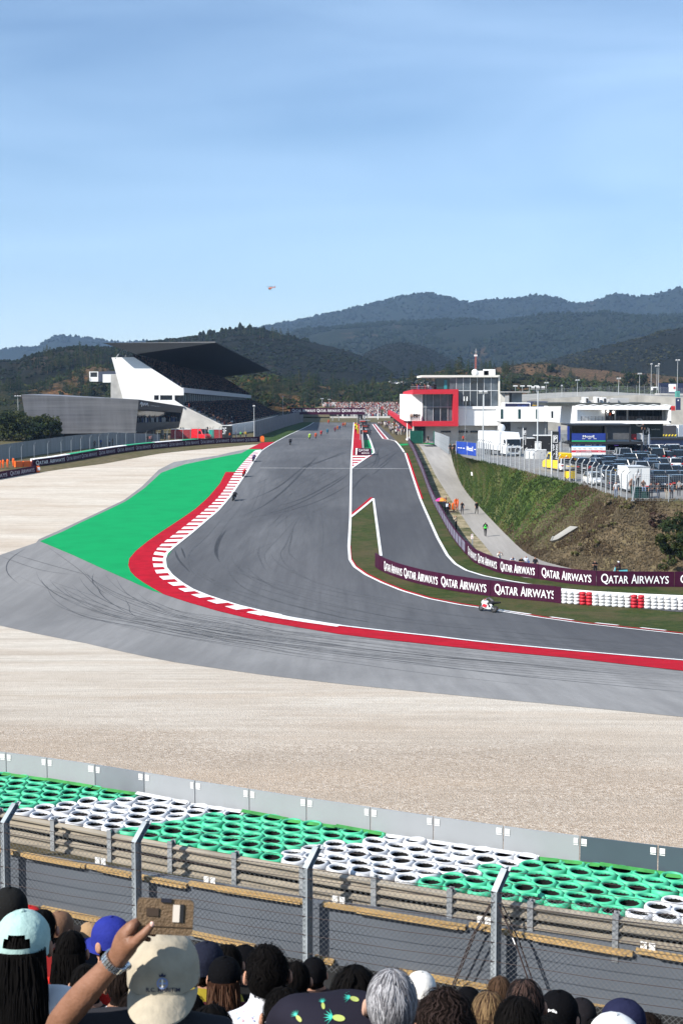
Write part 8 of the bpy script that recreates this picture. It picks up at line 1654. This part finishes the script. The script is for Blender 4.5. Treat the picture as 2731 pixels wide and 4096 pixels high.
circle = lambda r, k=1.0, n=14: [(r * math.cos(6.28318 * i / n), r * k * math.sin(6.28318 * i / n)) for i in range(n)]
# mint cap woman
spectator(90, 3640, 5.2, 'woman with long black hair in a pale mint cap worn backwards', top=(.62, .60, .60), hair='black', kind='long', cap=(.33, .47, .44), brim=0, opening=True, female=True, strands=500, skin='b')
# the man with the phone: arm and hand are part of his body mesh
def man():
    q = at(652, 3727, 3.9); t = q.dot(Nn); tf = 1.4 + .7 * int((t - 1.4) / .7); fl = CZ - tdrop(tf + .35); s = (q.z - fl) / 1.752; L0 = Vector((q.x, q.y, fl))
    W = lambda px, py, Y: tuple((at(px, py, Y) - L0) / s)
    D = dict(eL=W(205, 4135, 3.84), wL=W(468, 3836, 3.74), hL=W(508, 3772, 3.72)); D['sL'] = (-.185, .02, 1.44); D['fa'] = W(330, 3985, 3.79)
    E = [(a, b_, m) for a, b_, m in EDG if (a, b_) != ('eL', 'wL')] + [('eL', 'fa', 0), ('fa', 'wL', 0)]; RR = dict(RADB, fa=(.047, .043))
    chain = [('i', (532, 3696, 3.70), (566, 3681, 3.745), (606, 3682, 3.762), (640, 3692, 3.765)), ('m', (516, 3706, 3.72), (548, 3692, 3.765), (600, 3704, 3.78), (640, 3714, 3.775)), ('r', (505, 3722, 3.735), (538, 3716, 3.775), (590, 3728, 3.785), (628, 3738, 3.778)), ('p', (499, 3742, 3.745), (528, 3742, 3.775), (574, 3752, 3.785), (606, 3760, 3.78))]
    for k, a, b_, c, d in chain:
        for j, pt in enumerate((a, b_, c, d)): D[k + str(j)] = W(*pt); RR[k + str(j)] = (.0165, .0125, .0105, .009)[j] * (.85 if k == 'p' else 1)
        E += [('hL', k + '0', 0), (k + '0', k + '1', 0), (k + '1', k + '2', 0), (k + '2', k + '3', 0)]
    for j, pt in enumerate(((532, 3778, 3.685), (580, 3733, 3.668), (613, 3694, 3.675))): D['th' + str(j)] = W(*pt); RR['th' + str(j)] = (.019, .0145, .0105)[j]
    E += [('hL', 'th0', 0), ('th0', 'th1', 0), ('th1', 'th2', 0)]
    J = dict(BASE); J.update(D); nm = list(J); nm.sort(key=lambda k: k != 'pelvis'); ix = {k: i for i, k in enumerate(nm)}; rd = []
    for k in nm:
        r = RR.get(k) or RADB.get(k) or RADB.get(k[:-1]); rd.append(r if isinstance(r, tuple) else (r, r))
    rd[ix['wL']] = (.033, .026); rd[ix['hL']] = (.043, .032); rd[ix['eL']] = (.05, .05)
    me = skinmesh('person', [J[k] for k in nm], [(ix[a], ix[b_]) for a, b_, _ in E], rd, 2); segs = [(Vector(J[a]), Vector(J[b_]), m) for a, b_, m in E]; idx = []
    for p in me.polygons:
        c = p.center; best = (9, 0)
        for a, b_, m in segs:
            ab = b_ - a; tt = max(0, min(1, (c - a).dot(ab) / ab.length_squared)); dd = (c - a - ab * tt).length
            if dd < best[0]: best = (dd, m)
        idx.append(best[1])
    for _ in range(6): me.materials.append(None)
    me.polygons.foreach_set('material_index', idx)
    o = person(L0, 0, 'stand', (.03, .03, .035), (.03, .03, .04), 'man in a beige cap worn backwards holding up a phone', hair='grey', scale=s, mesh=me); o['group'] = 'spectators seen from behind'
    skm = mat('arm_skin', (.17, .078, .043), .55, scale=14, bump=.12, bscale=90, spec=.35, col2=(.23, .11, .066)); o.material_slots[0].material = skm
    hairmesh('short', 3, [cmat(HR['dark'], 'strand')], o, strands=150, grow=.93, z0=1.612); ears(o, skm)
    cp_m = mat('beige_cap', (.37, .32, .24), .85, var=.14, scale=22, bump=.35, bscale=9, detail=8); co_ = capmesh(cp_m, o, -1, tilt=.3, K=1)
    nk = mat('nail', (.66, .42, .36), .35); mb = MB(); p = Vector(W(609, 3697, 3.660)); mb.ball(p, (.0065, .0035, .0085), 8, 6); mb.build('thumb_nail', nk, o, True)
    # watch round the wrist
    a, c = Vector(D['wL']), Vector(D['fa']); d = (c - a).normalized(); ctr = a + d * .012; u = d.cross(Vector((0, 1, 0))).normalized(); v = d.cross(u)
    wt = empty('wristwatch', (0, 0, 0)); wt.parent = o; vs = []; mb = MB(); n = 24
    for k in range(n):
        an = 6.28318 * k / n; rad_ = (u * math.cos(an) * .037 + v * math.sin(an) * .032); tg = (u * -math.sin(an) + v * math.cos(an)); M3 = Matrix((d, rad_.normalized(), tg)).transposed()
        for hx in (-.0065, .0065): mb.box(ctr + rad_ + d * hx, (.0115, .005, .0072), m=0, tilt=M3)
    mb.build('band', mat('watch_steel', (.62, .66, .70), .25, metal=.9), wt); mb = MB(); fc = ctr + u * .036 - v * .016; mb.ball(fc, (.016, .012, .016), 14, 8); mb.build('watch_case', MC['watch_steel'], wt, True); mb = MB(); mb.ball(fc + u * .006 - v * .004, (.012, .010, .012), 12, 8); mb.build('dial', black, wt, True)
    # print on the cap
    ink = mat('cap_print', (.02, .022, .05), .8)
    for s_, x, y, wd, h in (('R.C. MARITIM', 585, 3968, 136, 17), ('BARCELONA', 602, 3989, 96, 13)): decal_text(s_, x, y, wd, h, 0, co_, ink, co_)
    bm_ = mat('badge_blue', (.20, .27, .50), .7); n = 20
    decal(650, 3934, circle(23, 1.0), [co_], bm_, co_, 'badge'); decal(650, 3934, circle(17, 1.0), [co_], cp_m, co_, 'badge_ring', .006); decal(650, 3934, [(-14, -4), (22, -4), (22, 4), (-14, 4)], [co_], bm_, co_, 'badge_bar', .008); decal(650, 3934, [(-3, -16), (3, -16), (3, 16), (-3, 16)], [co_], WHITE, co_, 'badge_bar', .009)
    decal(650, 3900, [(-12, 8), (-14, -4), (-7, 2), (0, -9), (7, 2), (14, -4), (12, 8)], [co_], ink, co_, 'badge_crown')
    # the phone in its wallet case
    Yp = 3.715; sc = Yp / F; pc = at(660, 3668, Yp); ph = empty('phone', pc, 0, 'phone in a brown wallet case held up by the man in the beige cap', 'phone'); rx = rad(-6); ph.rotation_euler = (rx, rad(3), 0); cm = mat('case_leather', (.155, .098, .052), .6, var=.3, scale=40, bump=.3, bscale=150)
    w_, h = 232 * sc, 146 * sc; mb = MB(); rr_ = .012; out = []
    for cx_, cy_, a0 in ((w_ / 2 - rr_, h / 2 - rr_, 0), (-w_ / 2 + rr_, h / 2 - rr_, 1.5708), (-w_ / 2 + rr_, -h / 2 + rr_, 3.1416), (w_ / 2 - rr_, -h / 2 + rr_, 4.7124)):
        for k in range(5): out.append(Vector((cx_ + rr_ * math.cos(a0 + k * .3927), 0, cy_ + rr_ * math.sin(a0 + k * .3927))))
    mb.prism(out, (0, .008, 0)); mb.build('case', cm, ph)
    def pl_(nm, x0, x1, z0, z1, m, y=-.0025): mb = MB(); mb.box(((x0 + x1) / 2 * w_, y, (z0 + z1) / 2 * h), ((x1 - x0) * w_, .003, (z1 - z0) * h)); mb.build(nm, m, ph)
    pl_('camera_patch', -.33, -.11, .02, .24, mat('dark_leather', (.045, .028, .018), .6)); pl_('card', .14, .26, -.12, .36, mat('card_cream', (.62, .55, .47), .6)); pl_('card_slot', .262, .33, -.12, .38, black); pl_('clasp', -.08, .11, .42, .53, mat('clasp_navy', (.012, .012, .022), .6), -.004); pl_('flap_seam', -.5, .5, -.262, -.25, mat('seam', (.09, .055, .03), .7)); mb = MB(); mb.box((0, .013, 0), (w_ * .94, .008, h * .92)); mb.build('phone_body', black, ph)
    return o
man()
# the others
spectator(445, 3664, 7.6, 'person in a royal blue cap turned sideways and a green shirt', top=(.01, .09, .055), cap=(.012, .02, .20), rz=1.0, hair='dark', kind='short')
spectator(283, 3716, 7.2, 'woman with loose dark brown hair and a red strap top', top=(.5, .02, .012), hair='black', kind='long', female=True)
spectator(360, 3688, 9.8, 'person in a tan woollen hat in the distance', top=(.04, .04, .05), cap=(.30, .19, .10), brim=0, rz=.3)
spectator(38, 3548, 8.0, 'person with a black cap and headphones in a red jacket', top=(.38, .012, .012), cap=(.012, .012, .012), sleeves=True, rz=.6)
spectator(168, 3630, 7.6, 'person with short black hair behind the mint cap', hair='black', kind='short', top=(.3, .02, .02))
spectator(235, 3644, 9.0, 'person in a brown and red cap beyond the mint cap', cap=(.16, .085, .05), brim=1, rz=-.6, top=(.1, .02, .02))
spectator(118, 3622, 9.5, 'person in a bright red cap partly hidden by the mint cap', cap=(.45, .012, .012), brim=1, rz=.4)
spectator(497, 3835, 6.2, 'person in a white shirt under the raised arm', top=(.66, .66, .72), hair='dark', kind='short', skin='b', rz=.2)
spectator(555, 3950, 5.0, 'woman with dark auburn hair below the raised arm', top=(.55, .55, .56), hair='dark', kind='long', female=True, skin='b')
spectator(823, 3766, 7.4, 'person in a dark navy cap right of the beige cap', cap=(.014, .016, .028), rz=-.3, top=(.28, .22, .02))
spectator(910, 3770, 8.2, 'person with flat black hair next to the navy cap', hair='black', kind='short')
spectator(977, 3780, 8.8, 'person in a black cap with a small white mark and a grey jacket', cap=(.004, .004, .005), brim=-1, top=(.30, .30, .32), sleeves=True)
spectator(898, 3826, 7.0, 'woman in a black cap with wavy brown hair', cap=(.004, .004, .005), brim=1, hair='brown', kind='long', female=True, hm=[cmat((.035, .016, .010), 'strand'), cmat((.10, .05, .03), 'strand')], top=(.10, .015, .02))
sb = spectator(1070, 3774, 5.9, 'man with thick black hair and a white shirt printed with colours', hair='black', kind='curly', top=(.70, .71, .76), grow=1.03, rz=.1, skin='a', strands=600, pose='tilt', sleeves=True)
spectator(1185, 3838, 8.2, 'person with dark hair and a small bald patch', hair='black', kind='short')
spectator(1255, 3830, 10.2, 'person in a black cap with a white band and brown hood', cap=(.004, .004, .005), brim=1, top=(.05, .032, .03), sleeves=True)
spectator(1432, 3834, 10.2, 'bald man farther down by the fence', kind='bald', skin='c', top=(.02, .02, .022))
spp = spectator(1376, 3872, 5.2, 'person in a dark shirt printed with pineapples', hair='black', kind='short', top=(.016, .015, .024), rz=-.1, sleeves=True, pose='bend')
spectator(1135, 3945, 5.6, 'person with a big mop of black hair close to the camera', hair='black', kind='curly', strands=500)
spectator(1567, 3868, 4.9, 'grey haired man in the middle of the front rows', hair='grey', kind='short', hm=[cmat((.15, .145, .155), 'strand'), cmat((.36, .355, .37), 'strand'), ][:2], top=(.02, .02, .022), strands=1100, grow=1.0, skin='c')
spectator(1683, 3886, 8.0, 'person in a crumpled white sun hat', cap=(.66, .64, .60), brim=0, bucket=True, top=(.5, .5, .5))
spectator(1780, 3950, 4.6, 'person with dark curly hair right of the grey haired man', hair='dark', kind='curly', hm=[cmat((.008, .006, .006), 'strand'), cmat((.03, .02, .018), 'strand')], strands=900, grow=1.04)
spectator(1872, 3948, 8.8, 'person in orange with a black cap between two dark heads', cap=(.004, .004, .005), top=(.75, .10, .01), sleeves=True)
spectator(1955, 3960, 6.4, 'woman with long light brown hair', hair='brown', kind='long', female=True, hm=[cmat((.07, .04, .022), 'strand'), cmat((.2, .13, .065), 'strand')], strands=800)
spectator(1998, 3900, 9.2, 'person with short brown hair in front of the braced post', hair='brown', kind='short')
spectator(2098, 3908, 6.3, 'man with thinning dark hair right of the braced post', hair='dark', kind='short', hm=[cmat((.015, .012, .012), 'strand'), cmat((.06, .035, .028), 'strand')], strands=500)
spectator(2070, 3976, 4.9, 'person with black hair and a small bald spot close to the camera', hair='black', kind='short', strands=700)
ap = spectator(2232, 3962, 7.2, 'person in a black cap with a white word on its side', cap=(.004, .004, .005), brim=1, rz=-.5, top=(.03, .03, .035))
spectator(2325, 3992, 8.8, 'person in a small black cap with a red seam', cap=(.012, .011, .013), brim=-1, top=(.03, .03, .035))
spectator(2494, 3994, 7.2, 'person in a dark navy cap with a red button', cap=(.016, .018, .045), brim=1, rz=1.3, top=(.03, .03, .04))
spectator(2460, 4054, 4.7, 'person in a plain white cap at the lower right', cap=(.66, .66, .65), brim=1, top=(.03, .03, .035), rz=.2)
spectator(2596, 4046, 8.0, 'person with curly dark hair at the lower right', hair='dark', kind='curly')
spectator(750, 3960, 5.2, 'person with dark hair just right of the beige cap', hair='black', kind='long', female=True)
spectator(845, 4010, 4.9, 'person in dark clothes below the woman with wavy hair', hair='black', kind='short')
spectator(1715, 3985, 6.9, 'person with black hair behind the dark curls', hair='black', kind='short')
spectator(2380, 4075, 6.0, 'person with black hair left of the white cap', hair='black', kind='short'); spectator(30, 3720, 6.8, 'person with black hair at the left edge behind the mint cap', hair='black', kind='short')
spectator(345, 3850, 6.4, 'person in black below the blue cap', hair='black', kind='short'); spectator(1225, 3965, 6.6, 'person with black hair left of the pineapple shirt', hair='black', kind='short')
spectator(2180, 4060, 5.6, 'person with black hair below the cap with the white word', hair='black', kind='short'); spectator(1470, 3960, 6.6, 'person with dark hair between the bald and the grey haired men', hair='dark', kind='short'); spectator(1830, 4010, 6.0, 'person with dark hair below the orange jacket', hair='black', kind='short')
# prints on clothes
pal = [mat('print_%d' % i, c, .7) for i, c in enumerate(((.55, .03, .02), (.02, .10, .35), (.75, .35, .02), (.02, .28, .34), (.70, .30, .35), (.25, .35, .65)))]
rr = random.Random(2)
for x, y, r, i in ((922, 3988, 13, 0), (941, 4014, 12, 2), (919, 4014, 9, 1), (903, 4034, 9, 3), (949, 3990, 6, 1), (921, 4042, 7, 0), (963, 4000, 6, 1), (936, 3995, 5, 2)): decal(x, y, circle(r, .9), [sb], pal[i], sb)
for k in range(16):
    x, y = rr.uniform(945, 1015), rr.uniform(4022, 4085); s_ = rr.uniform(3, 6); decal(x, y, [(0, -s_), (s_ * .35, -s_ * .3), (s_, -s_ * .2), (s_ * .45, s_ * .25), (s_ * .6, s_), (0, s_ * .5), (-s_ * .6, s_), (-s_ * .45, s_ * .25), (-s_, -s_ * .2), (-s_ * .35, -s_ * .3)], [sb], pal[4 + k % 2], sb)
pin = [mat('pineapple_leaf', (.03, .42, .32), .7), mat('pineapple_fruit', (.33, .38, .10), .7), mat('pineapple_pale', (.5, .55, .6), .7)]
def pineapple(x, y, a, s_):
    ca, sa = math.cos(a), math.sin(a); T = lambda q: [(u * ca - v * sa, u * sa + v * ca) for u, v in q]
    decal(x, y, T([(u + 26 * s_, v) for u, v in circle(27 * s_, .52)]), [spp], pin[1], spp)
    for k in range(6): b_ = math.pi + (k - 2.5) * .42; l = 40 * s_; decal(x, y, T([(0, -5 * s_), (math.cos(b_) * l, math.sin(b_) * l), (0, 5 * s_)]), [spp], pin[0], spp)
for x, y, a, s_ in ((1268, 3946, 2.55, .75), (1400, 3990, .3, .7), (1330, 4068, .15, .95), (1185, 4062, .9, .6), (1290, 4010, 1.4, .5)): pineapple(x, y, a, s_)
c_ = [o for o in ap.children if o.name.startswith('cap')]
if c_: decal_text('aprilia', 2182, 4046, 44, 17, 12, c_[0], LET, c_[0])
